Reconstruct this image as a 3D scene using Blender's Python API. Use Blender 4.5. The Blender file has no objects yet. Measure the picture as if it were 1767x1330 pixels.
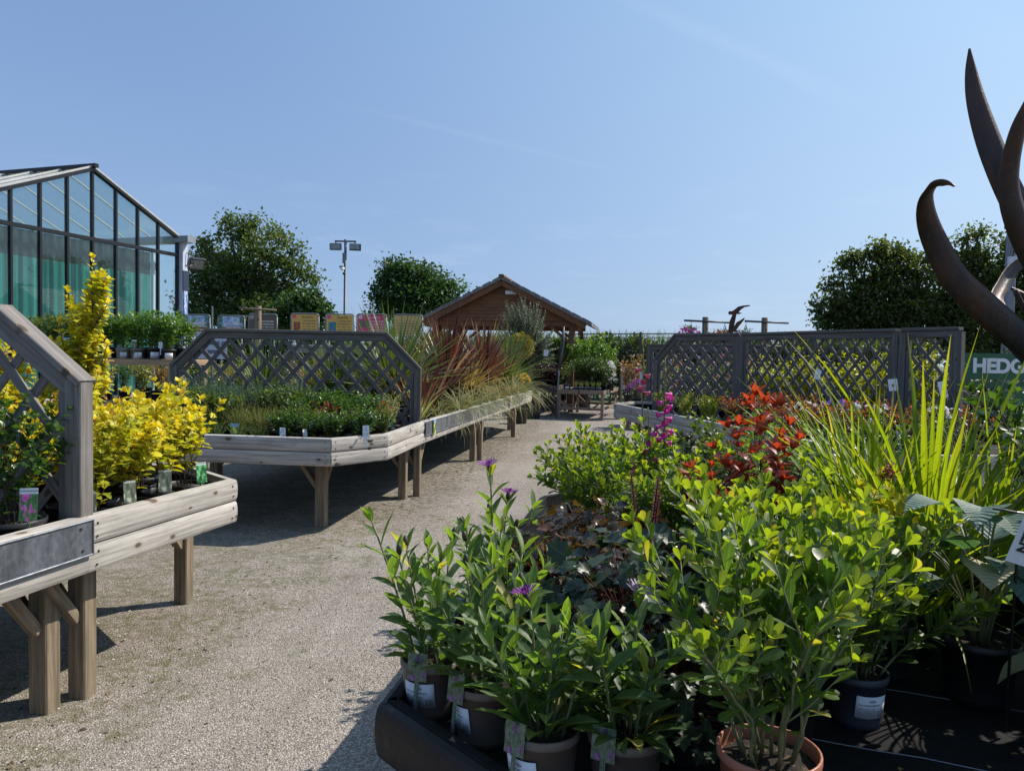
import bpy, math, random
import numpy as np
from mathutils import Vector, Matrix

R = math.radians
S = bpy.context.scene
COL = S.collection
random.seed(7)

# ------------------------------------------------------------------ camera, light, exposure
F, CX, CY, EYE, PITCH, ROLL = 1300.0, 883.5, 665.0, 1.5, R(2.0), R(1.0)
cam = bpy.data.objects.new('camera', bpy.data.cameras.new('camera'))
COL.objects.link(cam)
CAMROT = Matrix.Rotation(math.pi / 2 - PITCH, 3, 'X') @ Matrix.Rotation(ROLL, 3, 'Z')
cam.matrix_world = Matrix.Translation((0, 0, EYE)) @ CAMROT.to_4x4()
cam.data.sensor_width = 36
cam.data.lens = 36 * F / 1767
cam.data.clip_start = 0.05
cam.data.clip_end = 8000
S.camera = cam


def ray(px, py):
    return CAMROT @ Vector(((px - CX) / F, -(py - CY) / F, -1.0))


def at(px, py, Y):          # the point at forward distance Y seen in that direction
    d = ray(px, py)
    return Vector((0, 0, EYE)) + d * (Y / d.y)


def on(px, py, z=0.0):      # the point at height z seen in that direction
    d = ray(px, py)
    return Vector((0, 0, EYE)) + d * ((z - EYE) / d.z)


SUN_AZ, SUN_EL = R(65), R(46)       # azimuth clockwise from +Y
SUNDIR = Vector((math.sin(SUN_AZ) * math.cos(SUN_EL), math.cos(SUN_AZ) * math.cos(SUN_EL), math.sin(SUN_EL)))
sun = bpy.data.objects.new('sun', bpy.data.lights.new('sun', 'SUN'))
COL.objects.link(sun)
sun.data.energy = 4.4
sun.data.angle = R(0.53)
sun.data.color = (1.0, 0.93, 0.82)
sun.rotation_euler = SUNDIR.to_track_quat('Z', 'Y').to_euler()
sun.location = (0, 0, 50)

W = bpy.data.worlds.new('World')
S.world = W
W.use_nodes = True
S.view_settings.view_transform = 'Standard'
S.view_settings.look = 'None'
S.view_settings.exposure = 0.45
S.view_settings.gamma = 1.0


class NT:
    """small node helper"""
    def __init__(s, tree):
        s.t = tree

    def n(s, kind, **kw):
        nd = s.t.nodes.new('ShaderNode' + kind)
        for k, v in kw.items():
            if k == 'i':
                for kk, vv in v.items():
                    s.set(nd, kk, vv)
            else:
                setattr(nd, k, v)
        return nd

    def set(s, nd, key, v):
        sock = nd.inputs[key]
        if isinstance(v, bpy.types.NodeSocket):
            s.t.links.new(v, sock)
        else:
            if isinstance(v, (tuple, list)) and len(v) == 3 and sock.type == 'RGBA':
                v = (*v, 1)
            sock.default_value = v

    def math(s, op, a, b=0.0, c=None, clamp=False):
        nd = s.n('Math', operation=op, use_clamp=clamp)
        s.set(nd, 0, a)
        s.set(nd, 1, b)
        if c is not None:
            s.set(nd, 2, c)
        return nd.outputs[0]

    def vmath(s, op, a, b):
        nd = s.n('VectorMath', operation=op)
        s.set(nd, 0, a)
        s.set(nd, 1, b)
        return nd.outputs['Value'] if op in ('DOT_PRODUCT', 'LENGTH', 'DISTANCE') else nd.outputs[0]

    def mix(s, f, a, b, blend='MIX'):
        nd = s.n('Mix', data_type='RGBA', blend_type=blend)
        s.set(nd, 0, f)
        s.set(nd, 6, a)
        s.set(nd, 7, b)
        return nd.outputs[2]

    def step(s, v, lo, hi, a=0.0, b=1.0):
        nd = s.n('MapRange')
        s.set(nd, 0, v)
        for k, x in zip((1, 2, 3, 4), (lo, hi, a, b)):
            s.set(nd, k, x)
        return nd.outputs[0]

    def noise(s, vec, scale, detail=3, rough=.55):
        nd = s.n('TexNoise', i={'Scale': scale, 'Detail': detail, 'Roughness': rough})
        if vec is not None:
            s.set(nd, 'Vector', vec)
        return nd.outputs[0]

    def scaled(s, vec, sc):
        return s.vmath('MULTIPLY', vec, sc)


def sky():
    t = NT(W.node_tree)
    W.node_tree.nodes.clear()
    st = t.n('TexSky', sky_type='NISHITA', sun_disc=False, sun_elevation=SUN_EL, sun_rotation=SUN_AZ,
             altitude=30, air_density=1.0, dust_density=0.9, ozone_density=2.2)
    d = t.n('TexCoord').outputs['Generated']

    def trail(a, b, width, fade, seed):
        va, vb = ray(*a).normalized(), ray(*b).normalized()
        nrm = va.cross(vb).normalized()
        mid = (va + vb).normalized()
        wob = t.math('MULTIPLY', t.math('SUBTRACT', t.noise(t.scaled(d, (9, 9, 9)), 2.0 + seed, 3), .5), width * 1.2)
        dist = t.math('ABSOLUTE', t.math('ADD', t.vmath('DOT_PRODUCT', d, tuple(nrm)), wob))
        m = t.step(dist, width, 0)
        along = t.step(t.vmath('DOT_PRODUCT', d, tuple(mid)), mid.dot(va) - .002, mid.dot(va) + .035)
        return t.math('MULTIPLY', t.math('MULTIPLY', m, along), fade)
    c = t.math('ADD', trail((1020, -30), (1520, 195), .013, .13, 1), trail((560, 172), (1130, 312), .005, .07, 2))
    c = t.math('ADD', c, trail((1180, 372), (1420, 402), .004, .06, 3))
    sep = t.n('SeparateXYZ', i={0: d})
    z = sep.outputs[2]
    band = t.math('MULTIPLY', t.step(z, .015, .07), t.step(z, .26, .12))
    cl = t.step(t.noise(t.scaled(d, (3.2, 3.2, 16)), 3.1, 6, .62), .53, .78)
    c = t.math('ADD', c, t.math('MULTIPLY', t.math('MULTIPLY', band, cl), .13), clamp=True)
    near = t.math('POWER', t.step(t.vmath('DOT_PRODUCT', d, tuple(SUNDIR)), .2, .8), 1.8)
    low = t.mix(near, (2.1, 3.1, 4.85, 1), (4.3, 5.5, 6.8, 1))
    high = t.mix(near, (1.3, 2.25, 4.2, 1), (2.75, 4.3, 6.2, 1))
    col = t.mix(.85, st.outputs[0], t.mix(t.step(z, .03, .45), low, high))
    col = t.mix(c, col, (5.6, 6.2, 7.2, 1))
    bg = t.n('Background', i={'Color': col, 'Strength': 0.112})
    out = t.n('OutputWorld')
    t.t.links.new(bg.outputs[0], out.inputs[0])


sky()

# ------------------------------------------------------------------ materials


def newmat(name):
    m = bpy.data.materials.new(name)
    m.use_nodes = True
    t = NT(m.node_tree)
    b = m.node_tree.nodes['Principled BSDF']
    return m, t, b


def outnode(m):
    return m.node_tree.nodes['Material Output']


def bump(t, b, h, strength=.3, dist=.01):
    nd = t.n('Bump', i={'Height': h, 'Strength': strength, 'Distance': dist})
    t.set(b, 'Normal', nd.outputs[0])


def attr(t):
    nd = t.n('Attribute', attribute_name='at')
    return nd


def plain(name, c, rough=.6, metal=0., var=.12, scale=30., bmp=0., spec=.5, coord='Object'):
    m, t, b = newmat(name)
    v = t.n('TexCoord').outputs[coord]
    n1 = t.noise(v, scale, 5, .6)
    n2 = t.noise(v, scale * .17, 3)
    k = t.math('ADD', t.math('MULTIPLY', n1, .6), t.math('MULTIPLY', n2, .4))
    lo = tuple(x * (1 - var * 2) for x in c)
    hi = tuple(min(1, x * (1 + var * 2)) for x in c)
    t.set(b, 'Base Color', t.mix(t.step(k, .32, .68), lo, hi))
    t.set(b, 'Roughness', t.step(n1, .3, .7, rough - .08, rough + .08))
    b.inputs['Metallic'].default_value = metal
    b.inputs['Specular IOR Level'].default_value = spec
    if bmp:
        bump(t, b, n1, bmp, .004)
    return m


def wood(name, lo, hi, knots=.5, stain=(.16, .15, .10), grain=1.0, stainamt=.45):
    m, t, b = newmat(name)
    a = attr(t).outputs['Vector']
    g = t.noise(t.scaled(a, (2.2, 55, 55)), grain, 6, .65)
    f = t.noise(t.scaled(a, (9, 260, 260)), grain, 3, .6)
    s = t.noise(t.scaled(a, (3, 7, 7)), 1.0, 4, .6)
    col = t.mix(t.step(g, .34, .66), lo, hi)
    col = t.mix(t.math('MULTIPLY', t.step(f, .58, .72), .45), col, tuple(x * .45 for x in lo))
    col = t.mix(t.math('MULTIPLY', t.step(s, .5, .75), stainamt), col, stain)
    h = t.math('ADD', t.math('MULTIPLY', g, .6), t.math('MULTIPLY', f, .5))
    if knots:
        vo = t.n('TexVoronoi', voronoi_dimensions='2D', i={'Vector': t.scaled(a, (4.2, 8.0, 0)), 'Scale': 1.0, 'Randomness': 1.0})
        dd = t.math('ADD', t.math('DIVIDE', vo.outputs['Distance'], t.step(t.n('SeparateColor', i={0: vo.outputs['Color']}).outputs[1], 0, 1, .45, 1.25)), t.math('MULTIPLY', t.math('SUBTRACT', g, .5), .06))
        sel = t.math('GREATER_THAN', t.n('SeparateColor', i={0: vo.outputs['Color']}).outputs[0], 1 - knots)
        ring = t.math('MULTIPLY', t.step(dd, .23, .12), sel)
        core = t.math('MULTIPLY', t.step(dd, .120, .080), sel)
        col = t.mix(t.math('MULTIPLY', ring, .35), col, (.30, .21, .13, 1))
        col = t.mix(t.math('MULTIPLY', core, .8), col, (.05, .035, .025, 1))
        h = t.math('SUBTRACT', h, t.math('MULTIPLY', core, .4))
    t.set(b, 'Base Color', col)
    b.inputs['Roughness'].default_value = .78
    b.inputs['Specular IOR Level'].default_value = .3
    bump(t, b, h, .5, .004)
    return m


def leafmat(name, c1, c2, tint=(1.9, 1.9, .7), trans=.42, rough=.42, young=None, yamt=.8, edge=None, ethr=.6,
            dead=None, vein=.18, spec=.45, veins=0.0, tipc=None, blem=.55):
    """at = (along the leaf, |across|, random per leaf, position on the stem)"""
    m, t, b = newmat(name)
    sp = t.n('SeparateColor', i={0: attr(t).outputs['Color']})
    al = attr(t).outputs['Alpha']
    u, s, r = sp.outputs[0], sp.outputs[1], sp.outputs[2]
    col = t.mix(r, c1, c2)
    if young:
        col = t.mix(t.math('MULTIPLY', t.math('POWER', al, 2.0), yamt), col, young)
    if dead:
        col = t.mix(t.math('MULTIPLY', t.math('GREATER_THAN', r, 1 - dead[1]), .9), col, dead[0])
    if tipc:
        col = t.mix(t.step(u, .7, 1.0, 0, .8), col, tipc)
    pn = t.noise(t.n('TexCoord').outputs['Object'], 60, 3)
    oc = t.n('TexCoord').outputs['Object']
    if blem:
        bl = t.math('MULTIPLY', t.step(t.noise(oc, 75, 4, .7), .66, .72), t.step(t.noise(oc, 9, 2), .45, .6))
        rim = t.math('MULTIPLY', t.step(t.math('ADD', s, t.math('MULTIPLY', pn, .5)), 1.18, 1.32), t.math('GREATER_THAN', r, .72))
        col = t.mix(t.math('MULTIPLY', t.math('MAXIMUM', bl, rim), blem), col, (.22, .13, .05, 1))
    if edge:
        f = t.step(t.math('ADD', s, t.math('MULTIPLY', t.math('SUBTRACT', pn, .5), .35)), ethr - .06, ethr + .06)
        col = t.mix(f, col, edge)
    col = t.mix(t.math('MULTIPLY', t.step(s, .12, .02), vein), col, tuple(min(1, x * 2.2 + .05) for x in c2))
    col = t.mix(.35, col, t.mix(pn, (.45, .45, .45, 1), (1.5, 1.5, 1.5, 1)), 'MULTIPLY')
    t.set(b, 'Base Color', col)
    t.set(b, 'Roughness', t.step(pn, .3, .7, rough - .07, rough + .1))
    b.inputs['Specular IOR Level'].default_value = spec
    if veins:
        ph = t.math('SINE', t.math('MULTIPLY', t.math('SUBTRACT', t.math('MULTIPLY', u, 1.0), t.math('MULTIPLY', s, .25)), veins))
        bump(t, b, ph, .5, .004)
    tr = t.n('BsdfTranslucent', i={'Color': t.mix(1.0, col, (*tint, 1), 'MULTIPLY')})
    mx = t.n('MixShader', i={0: trans, 1: b.outputs[0], 2: tr.outputs[0]})
    t.t.links.new(mx.outputs[0], outnode(m).inputs[0])
    return m


def glassmat(name, tint, refl=1.0, base=.0):
    m, t, b = newmat(name)
    bf = t.n('NewGeometry').outputs['Backfacing']
    fr = t.n('Fresnel', i={'IOR': t.step(bf, 0, 1, 1.5, 1 / 1.5)})
    tr = t.n('BsdfTransparent', i={'Color': tint})
    gl = t.n('BsdfGlossy', i={'Color': (.95, .98, 1), 'Roughness': .015})
    di = t.n('BsdfDiffuse', i={'Color': (.55, .62, .62)})
    dm = t.n('MixShader', i={0: base, 1: tr.outputs[0], 2: di.outputs[0]})
    mx = t.n('MixShader', i={0: t.math('MULTIPLY', fr.outputs[0], refl, clamp=True), 1: dm.outputs[0], 2: gl.outputs[0]})
    t.t.links.new(mx.outputs[0], outnode(m).inputs[0])
    return m


def gravelmat():
    m, t, b = newmat('gravel')
    p = t.n('NewGeometry').outputs['Position']
    v1 = t.n('TexVoronoi', i={'Vector': p, 'Scale': 128.0})
    v2 = t.n('TexVoronoi', i={'Vector': p, 'Scale': 150.0})
    r1 = t.n('SeparateColor', i={0: v1.outputs['Color']}).outputs[0]
    r2 = t.n('SeparateColor', i={0: v1.outputs['Color']}).outputs[1]
    r3 = t.n('SeparateColor', i={0: v2.outputs['Color']}).outputs[0]
    col = t.mix(r1, (.125, .108, .100, 1), (.50, .44, .405, 1))
    col = t.mix(t.math('MULTIPLY', t.math('GREATER_THAN', r2, .86), .8), col, (.62, .56, .48, 1))
    col = t.mix(t.math('MULTIPLY', t.math('LESS_THAN', r2, .16), .75), col, (.09, .075, .06, 1))
    col = t.mix(t.math('MULTIPLY', r3, .25), col, (.36, .27, .19, 1))
    gap = t.step(v1.outputs['Distance'], .35, .75)
    col = t.mix(t.math('MULTIPLY', gap, .6), col, (.07, .06, .045, 1))
    big = t.noise(p, .55, 5, .6)
    mid = t.noise(p, 3.5, 5, .65)
    fine = t.noise(p, 16, 4, .7)
    col = t.mix(t.step(big, .35, .7, .0, .30), col, (.25, .20, .15, 1))
    col = t.mix(t.step(big, .60, .36, .0, .25), col, (.50, .46, .40, 1))
    # moss in loose patches beside the left beds
    sx = t.n('SeparateXYZ', i={0: p})
    x, y = sx.outputs[0], sx.outputs[1]
    side = t.step(t.math('SUBTRACT', x, t.math('MULTIPLY', y, .165)), -1.55, -2.35)
    mo = t.math('MULTIPLY', t.step(t.math('ADD', mid, t.math('MULTIPLY', side, .20)), .605, .71), t.step(fine, .40, .60))
    col = t.mix(t.math('MULTIPLY', mo, .7), col, (.10, .10, .03, 1))
    # dark leaf crumbs along the foot of the long bed
    ed = t.math('ABSOLUTE', t.math('SUBTRACT', t.math('SUBTRACT', x, t.math('MULTIPLY', y, .165)), -2.32))
    cr = t.math('MULTIPLY', t.math('MULTIPLY', t.step(ed, .5, .1), t.step(fine, .50, .58)), t.step(y, 6.5, 7.5))
    col = t.mix(t.math('MULTIPLY', cr, .8), col, (.05, .038, .028, 1))
    lat = t.math('SUBTRACT', x, t.math('MULTIPLY', y, .165))
    cv = t.n('CombineXYZ', i={0: t.math('MULTIPLY', lat, 2.4), 1: t.math('MULTIPLY', y, .22)})
    trk = t.noise(cv.outputs[0], 1.0, 4, .55)
    col = t.mix(t.step(trk, .50, .68, 0, .34), col, (.17, .15, .125, 1))
    damp = t.noise(t.scaled(p, (1, .6, 1)), 1.1, 6, .68)
    col = t.mix(t.step(damp, .60, .70, 0, .38), col, (.10, .085, .068, 1))
    # pale scuffs
    sc = t.math('MULTIPLY', t.step(t.noise(t.scaled(p, (1.4, .5, 1)), 1.6, 5, .7), .69, .75), t.step(fine, .42, .55))
    col = t.mix(t.math('MULTIPLY', sc, .5), col, (.50, .46, .40, 1))
    t.set(b, 'Base Color', col)
    b.inputs['Roughness'].default_value = .85
    b.inputs['Specular IOR Level'].default_value = .25
    h = t.math('SUBTRACT', 1.0, v1.outputs['Distance'])
    bump(t, b, t.math('ADD', h, t.math('MULTIPLY', r1, .5)), .9, .006)
    return m


def soilmat():
    m, t, b = newmat('compost')
    p = t.n('TexCoord').outputs['Object']
    n = t.noise(p, 120, 5, .75)
    ch = t.n('TexVoronoi', i={'Vector': p, 'Scale': 70.0})
    col = t.mix(t.step(n, .35, .7), (.010, .008, .006, 1), (.055, .038, .026, 1))
    col = t.mix(t.math('MULTIPLY', t.math('GREATER_THAN', t.n('SeparateColor', i={0: ch.outputs['Color']}).outputs[0], .9), .7), col, (.16, .10, .06, 1))
    t.set(b, 'Base Color', col)
    b.inputs['Roughness'].default_value = .95
    bump(t, b, n, 1.0, .01)
    return m


def stickermat(name, bgc, ink, rows=26., barcode=True):
    """white pot sticker: at = (u, v, seed)"""
    m, t, b = newmat(name)
    sp = t.n('SeparateXYZ', i={0: attr(t).outputs['Vector']})
    u, v = sp.outputs[0], sp.outputs[1]
    line = t.math('GREATER_THAN', t.math('FRACT', t.math('MULTIPLY', v, 13.0)), .52)
    word = t.math('GREATER_THAN', t.noise(t.scaled(attr(t).outputs['Vector'], (rows, 13, 0)), 1.0, 2), .46)
    area = t.math('MULTIPLY', t.math('MULTIPLY', t.math('GREATER_THAN', v, .14), t.math('LESS_THAN', v, .50)),
                  t.math('MULTIPLY', t.math('GREATER_THAN', u, .07), t.math('LESS_THAN', u, .66 if barcode else .93)))
    ink1 = t.math('MULTIPLY', t.math('MULTIPLY', line, word), area)
    bar = t.math('GREATER_THAN', t.noise(t.scaled(attr(t).outputs['Vector'], (60, .1, 0)), 1.0, 1), .5)
    ba = t.math('MULTIPLY', t.math('MULTIPLY', t.math('GREATER_THAN', u, .72), t.math('LESS_THAN', u, .93)),
                t.math('MULTIPLY', t.math('GREATER_THAN', v, .10), t.math('LESS_THAN', v, .36)))
    ti = t.math('MULTIPLY', t.math('MULTIPLY', t.math('GREATER_THAN', v, .585), t.math('LESS_THAN', v, .645)),
                t.math('MULTIPLY', t.math('MULTIPLY', t.math('GREATER_THAN', u, .07), t.math('LESS_THAN', u, .78)),
                       t.math('GREATER_THAN', t.noise(t.scaled(attr(t).outputs['Vector'], (34, 5, 0)), 1.0, 1), .42)))
    lx = t.math('MULTIPLY', t.math('SUBTRACT', u, .5), 1.0)
    ly = t.math('MULTIPLY', t.math('SUBTRACT', v, .80), 1.7)
    lg = t.math('LESS_THAN', t.math('SQRT', t.math('ADD', t.math('MULTIPLY', lx, lx), t.math('MULTIPLY', ly, ly))), .13)
    k = t.math('MAXIMUM', t.math('MAXIMUM', ink1, ti), t.math('MULTIPLY', bar, ba) if barcode else 0.0)
    k = t.math('MAXIMUM', k, t.math('MULTIPLY', lg, .75))
    t.set(b, 'Base Color', t.mix(t.math('MULTIPLY', k, .8), bgc, ink))
    b.inputs['Roughness'].default_value = .5
    return m


def tagmat(name, leafc, flowerc, head=(.75, .75, .75), hthr=.8, amount=.5, scale=7., dark=False):
    """picture card: photo of a flower among leaves under a plain head strip"""
    m, t, b = newmat(name)
    av = attr(t).outputs['Vector']
    v = t.n('SeparateXYZ', i={0: av}).outputs[1]
    n = t.noise(av, scale, 4, .6)
    wv = t.vmath('ADD', av, t.vmath('MULTIPLY', t.n('TexNoise', i={'Vector': av, 'Scale': scale * .9, 'Detail': 3.0}).outputs[1], (.45, .45, 0)))
    vo = t.n('TexVoronoi', i={'Vector': wv, 'Scale': scale * .42})
    col = t.mix(t.step(n, .35, .65), tuple(x * .3 for x in leafc), leafc)
    col = t.mix(t.step(vo.outputs['Distance'], amount, amount - .18), col, t.mix(t.step(n, .4, .65), flowerc, tuple(min(1, x * 1.6 + .12) for x in flowerc)))
    col = t.mix(t.math('GREATER_THAN', v, hthr), col, head)
    ln = t.math('MULTIPLY', t.math('GREATER_THAN', v, hthr + .07), t.math('LESS_THAN', v, hthr + .11))
    col = t.mix(t.math('MULTIPLY', ln, .7), col, (.1, .1, .1, 1))
    t.set(b, 'Base Color', col)
    b.inputs['Roughness'].default_value = .35
    return m


M = {}
M['wood_grey'] = wood('weathered pine', (.26, .24, .215), (.54, .50, .455), .36, (.16, .145, .125), stainamt=.5)
M['wood_post'] = wood('weathered trellis timber', (.13, .115, .108), (.27, .245, .225), .25, (.10, .095, .08))
M['wood_trellis'] = wood('blue grey trellis timber', (.088, .080, .073), (.18, .165, .15), .15, (.06, .056, .05))
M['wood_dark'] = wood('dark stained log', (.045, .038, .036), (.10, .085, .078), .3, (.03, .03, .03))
M['wood_leg'] = wood('mossy post timber', (.13, .10, .07), (.32, .25, .175), .2, (.09, .085, .045), stainamt=.6)
M['wood_warm'] = wood('sawn larch', (.23, .15, .085), (.46, .32, .20), .3, (.22, .16, .10))
M['wood_red'] = wood('red cedar boarding', (.125, .056, .026), (.25, .112, .055), .3, (.09, .04, .02))
M['wood_bench'] = wood('brown bench timber', (.16, .11, .085), (.33, .24, .18), .3, (.13, .10, .08))
M['gravel'] = gravelmat()
M['soil'] = soilmat()
m, t, b = newmat('grit')
sp = t.n('SeparateColor', i={0: attr(t).outputs['Color']})
t.set(b, 'Base Color', t.mix(t.math('GREATER_THAN', sp.outputs[1], .75), t.mix(sp.outputs[0], (.12, .105, .09, 1), (.46, .42, .37, 1)), (.60, .56, .51, 1)))
b.inputs['Roughness'].default_value = .8
M['grit'] = m
M['field'] = plain('rough grass', (.075, .10, .03), .9, var=.3, scale=.8)
m, t, b = newmat('galvanised sheet')
sv = attr(t).outputs['Vector']
s1 = t.noise(t.scaled(sv, (9, 1.2, 1.2)), 1.0, 4, .65)
s2 = t.noise(t.scaled(sv, (40, 40, 40)), 1.0, 4, .6)
t.set(b, 'Base Color', t.mix(t.step(t.math('ADD', t.math('MULTIPLY', s1, .75), t.math('MULTIPLY', s2, .25)), .36, .64), (.115, .125, .145, 1), (.29, .31, .35, 1)))
b.inputs['Metallic'].default_value = .65
t.set(b, 'Roughness', t.step(s2, .3, .7, .34, .52))
bump(t, b, s1, .06, .01)
M['steel'] = m
M['screw'] = plain('screw heads', (.05, .045, .04), .5, .6)
M['black'] = plain('black fabric membrane', (.008, .008, .009), .8, var=.45, scale=24, bmp=.8, spec=.2)
M['blackwood'] = plain('black coated edge', (.012, .011, .011), .5, var=.3, scale=30, bmp=.5, spec=.35)
M['taupe'] = plain('taupe plastic pot', (.15, .115, .095), .5, var=.06, scale=14)
M['blackpot'] = plain('black plastic pot', (.014, .014, .015), .45, var=.1)
M['greypot'] = plain('slate plastic pot', (.045, .05, .062), .5, var=.08)
M['bluepot'] = plain('blue grey plastic pot', (.10, .12, .16), .5, var=.08)
M['terra'] = plain('terracotta plastic pot', (.34, .125, .075), .48, var=.07, scale=12)
M['palepot'] = plain('pale taupe pot', (.30, .25, .21), .5, var=.06)
M['frame_black'] = plain('black glazing frame', (.012, .012, .014), .35, .2)
M['alu'] = plain('bright aluminium bar', (.46, .45, .42), .4, .0)
M['alu_grey'] = plain('grey aluminium', (.30, .31, .33), .4, .5)
M['glass'] = glassmat('clear glazing', (.86, .93, .92, 1), .8, .02)
M['roofglass'] = glassmat('roof glazing', (.88, .93, .95, 1), .8, .05)
M['white'] = plain('white paint', (.72, .73, .75), .5, var=.04)
M['banner'] = plain('pale blue banner', (.50, .54, .66), .6, var=.1, scale=3)
M['blue'] = plain('blue panel', (.05, .12, .35), .5)
M['galv'] = plain('galvanised steel', (.17, .185, .21), .5, .4, var=.08)
M['polegrey'] = plain('mid grey steel', (.085, .10, .12), .5, .3)
M['darkmetal'] = plain('dark grey steel', (.055, .06, .068), .45, .4)
m, t, b = newmat('bronzed steel')
rc = t.n('TexCoord').outputs['Object']
r1 = t.noise(t.scaled(rc, (5, 5, 2.2)), 1.0, 6, .7)
r2 = t.noise(rc, 38, 5, .7)
rcol = t.mix(t.step(r1, .38, .66), (.026, .024, .028, 1), (.095, .044, .030, 1))
rcol = t.mix(t.math('MULTIPLY', t.step(r2, .55, .75), .55), rcol, (.15, .085, .06, 1))
t.set(b, 'Base Color', rcol)
b.inputs['Metallic'].default_value = .35
t.set(b, 'Roughness', t.step(r2, .3, .7, .42, .66))
bump(t, b, t.math('ADD', r2, t.math('MULTIPLY', r1, 1.5)), .35, .006)
M['rust'] = m
M['rusty'] = plain('rusted sheet steel', (.085, .038, .022), .6, .4, var=.35, scale=14, bmp=.2)
M['tile'] = plain('slate roof tiles', (.16, .15, .145), .6, var=.2, scale=12, bmp=.3)
M['slab'] = plain('concrete', (.34, .33, .31), .8, var=.1, scale=5)
M['stem_green'] = plain('green stems', (.075, .11, .03), .5, var=.2)
M['stem_pale'] = plain('pale green stems', (.16, .17, .075), .5, var=.2)
M['stem_brown'] = plain('brown stems', (.075, .045, .028), .7, var=.25)
M['stem_red'] = plain('dark red stems', (.11, .022, .018), .5, var=.2)
M['bark'] = plain('tree bark', (.075, .06, .045), .9, var=.3, scale=8, bmp=.6)
M['sticker'] = stickermat('pot sticker', (.72, .74, .78, 1), (.06, .06, .07, 1))
M['tag_white'] = stickermat('white plant tag', (.70, .76, .84, 1), (.05, .05, .06, 1), 20., False)
M['tag_pink'] = tagmat('pink flower card', (.10, .28, .06), (.62, .07, .33), (.72, .72, .74), .82, .5, 6.)
M['tag_purple'] = tagmat('purple flower card', (.16, .24, .15), (.10, .015, .12), (.22, .30, .20), 2, .42, 5.)
M['tag_yellow'] = tagmat('yellow flower card', (.12, .30, .08), (.70, .62, .08), (.25, .45, .70), .78, .5, 6.)
M['tag_rose'] = tagmat('pale pink flower card', (.40, .42, .30), (.62, .32, .36), (.62, .62, .64), .8, .5, 5.)
M['tag_clear'] = tagmat('clear plant sleeve', (.20, .23, .17), (.34, .36, .26), (.45, .48, .42), .90, .3, 4.)
M['tag_green'] = tagmat('green leaf card', (.05, .24, .08), (.10, .35, .12), (.55, .65, .60), .86, .5, 6.)

# foliage
M['gold'] = leafmat('golden foliage', (.30, .36, .028), (.72, .62, .035), (1.2, 1.22, .5), .38, .42, young=(.84, .66, .045), yamt=.85, dead=((.50, .24, .12), .03))
M['lime'] = leafmat('lime foliage', (.20, .26, .02), (.36, .36, .03), (1.7, 1.6, .6), .42, .42)
M['golddark'] = leafmat('green gold foliage', (.22, .25, .02), (.42, .42, .025), (1.6, 1.5, .5), .4, .42)
M['glossy'] = leafmat('glossy green foliage', (.030, .070, .018), (.055, .11, .025), (2.0, 2.2, .7), .30, .28, young=(.10, .17, .03), yamt=.6)
M['mid'] = leafmat('mid green foliage', (.035, .075, .016), (.08, .13, .025), (2.0, 2.0, .7), .36, .42, young=(.13, .17, .03))
M['fresh'] = leafmat('fresh green foliage', (.07, .16, .025), (.14, .24, .04), (2.0, 1.9, .6), .42, .42)
M['bright'] = leafmat('bright glaucous foliage', (.036, .085, .020), (.075, .135, .026), (2.7, 2.6, .45), .48, .42, young=(.17, .22, .028), yamt=.9, vein=.3, dead=((.28, .25, .06), .03))
M['grey'] = leafmat('greyish lance foliage', (.045, .088, .034), (.085, .14, .052), (2.6, 2.6, .55), .46, .48, young=(.13, .20, .045), vein=.4, dead=((.30, .27, .08), .04))
M['bronze'] = leafmat('bronze foliage', (.030, .022, .016), (.075, .052, .022), (2.6, 2.0, .6), .28, .30, dead=((.14, .05, .02), .12), vein=.3, spec=.6)
M['darkgreen'] = leafmat('deep green lobed foliage', (.016, .032, .015), (.032, .055, .024), (2.0, 2.2, .8), .25, .4)
M['red'] = leafmat('red foliage', (.12, .018, .014), (.25, .044, .021), (2.0, 1.3, .8), .40, .42, young=(.36, .07, .025), vein=.2)
M['redgreen'] = leafmat('red tipped foliage', (.07, .075, .02), (.13, .08, .025), (1.9, 1.6, .7), .36, .4, young=(.36, .08, .03), yamt=1.)
M['grassy'] = leafmat('lime grass blades', (.10, .18, .014), (.20, .27, .02), (2.1, 1.9, .4), .5, .42, dead=((.36, .30, .12), .05), tipc=(.22, .19, .04, 1))
M['grassgreen'] = leafmat('green blades', (.05, .11, .02), (.11, .18, .035), (2.0, 1.9, .6), .4, .45, dead=((.34, .30, .16), .08))
M['cordgreen'] = leafmat('green sword leaves', (.045, .085, .03), (.10, .15, .045), (1.8, 1.8, .7), .32, .4, edge=(.26, .27, .12), ethr=.8)
M['cordred'] = leafmat('maroon sword leaves', (.050, .018, .018), (.105, .034, .028), (1.9, 1.3, 1.0), .28, .34, edge=(.22, .10, .08), ethr=.82, dead=((.33, .24, .14), .08))
M['cordstripe'] = leafmat('striped sword leaves', (.13, .11, .03), (.22, .17, .05), (1.7, 1.5, .8), .34, .42, edge=(.46, .38, .14), ethr=.5, dead=((.30, .10, .07), .2))
M['carex'] = leafmat('straw striped sedge', (.24, .25, .10), (.50, .46, .25), (1.3, 1.3, .9), .30, .5, edge=(.12, .15, .04), ethr=.4, dead=((.36, .18, .10), .2))
M['heather'] = leafmat('olive heather', (.11, .14, .03), (.22, .225, .055), (1.6, 1.6, .6), .3, .6)
M['rosemary'] = leafmat('blue green needles', (.045, .095, .058), (.095, .16, .095), (1.6, 1.8, .9), .28, .55)
M['rustheath'] = leafmat('rusty heath tips', (.16, .075, .03), (.24, .13, .05), (1.5, 1.3, .8), .3, .6)
M['laurel'] = leafmat('bright laurel leaves', (.06, .13, .022), (.12, .21, .04), (2.0, 2.0, .6), .36, .32)
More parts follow.
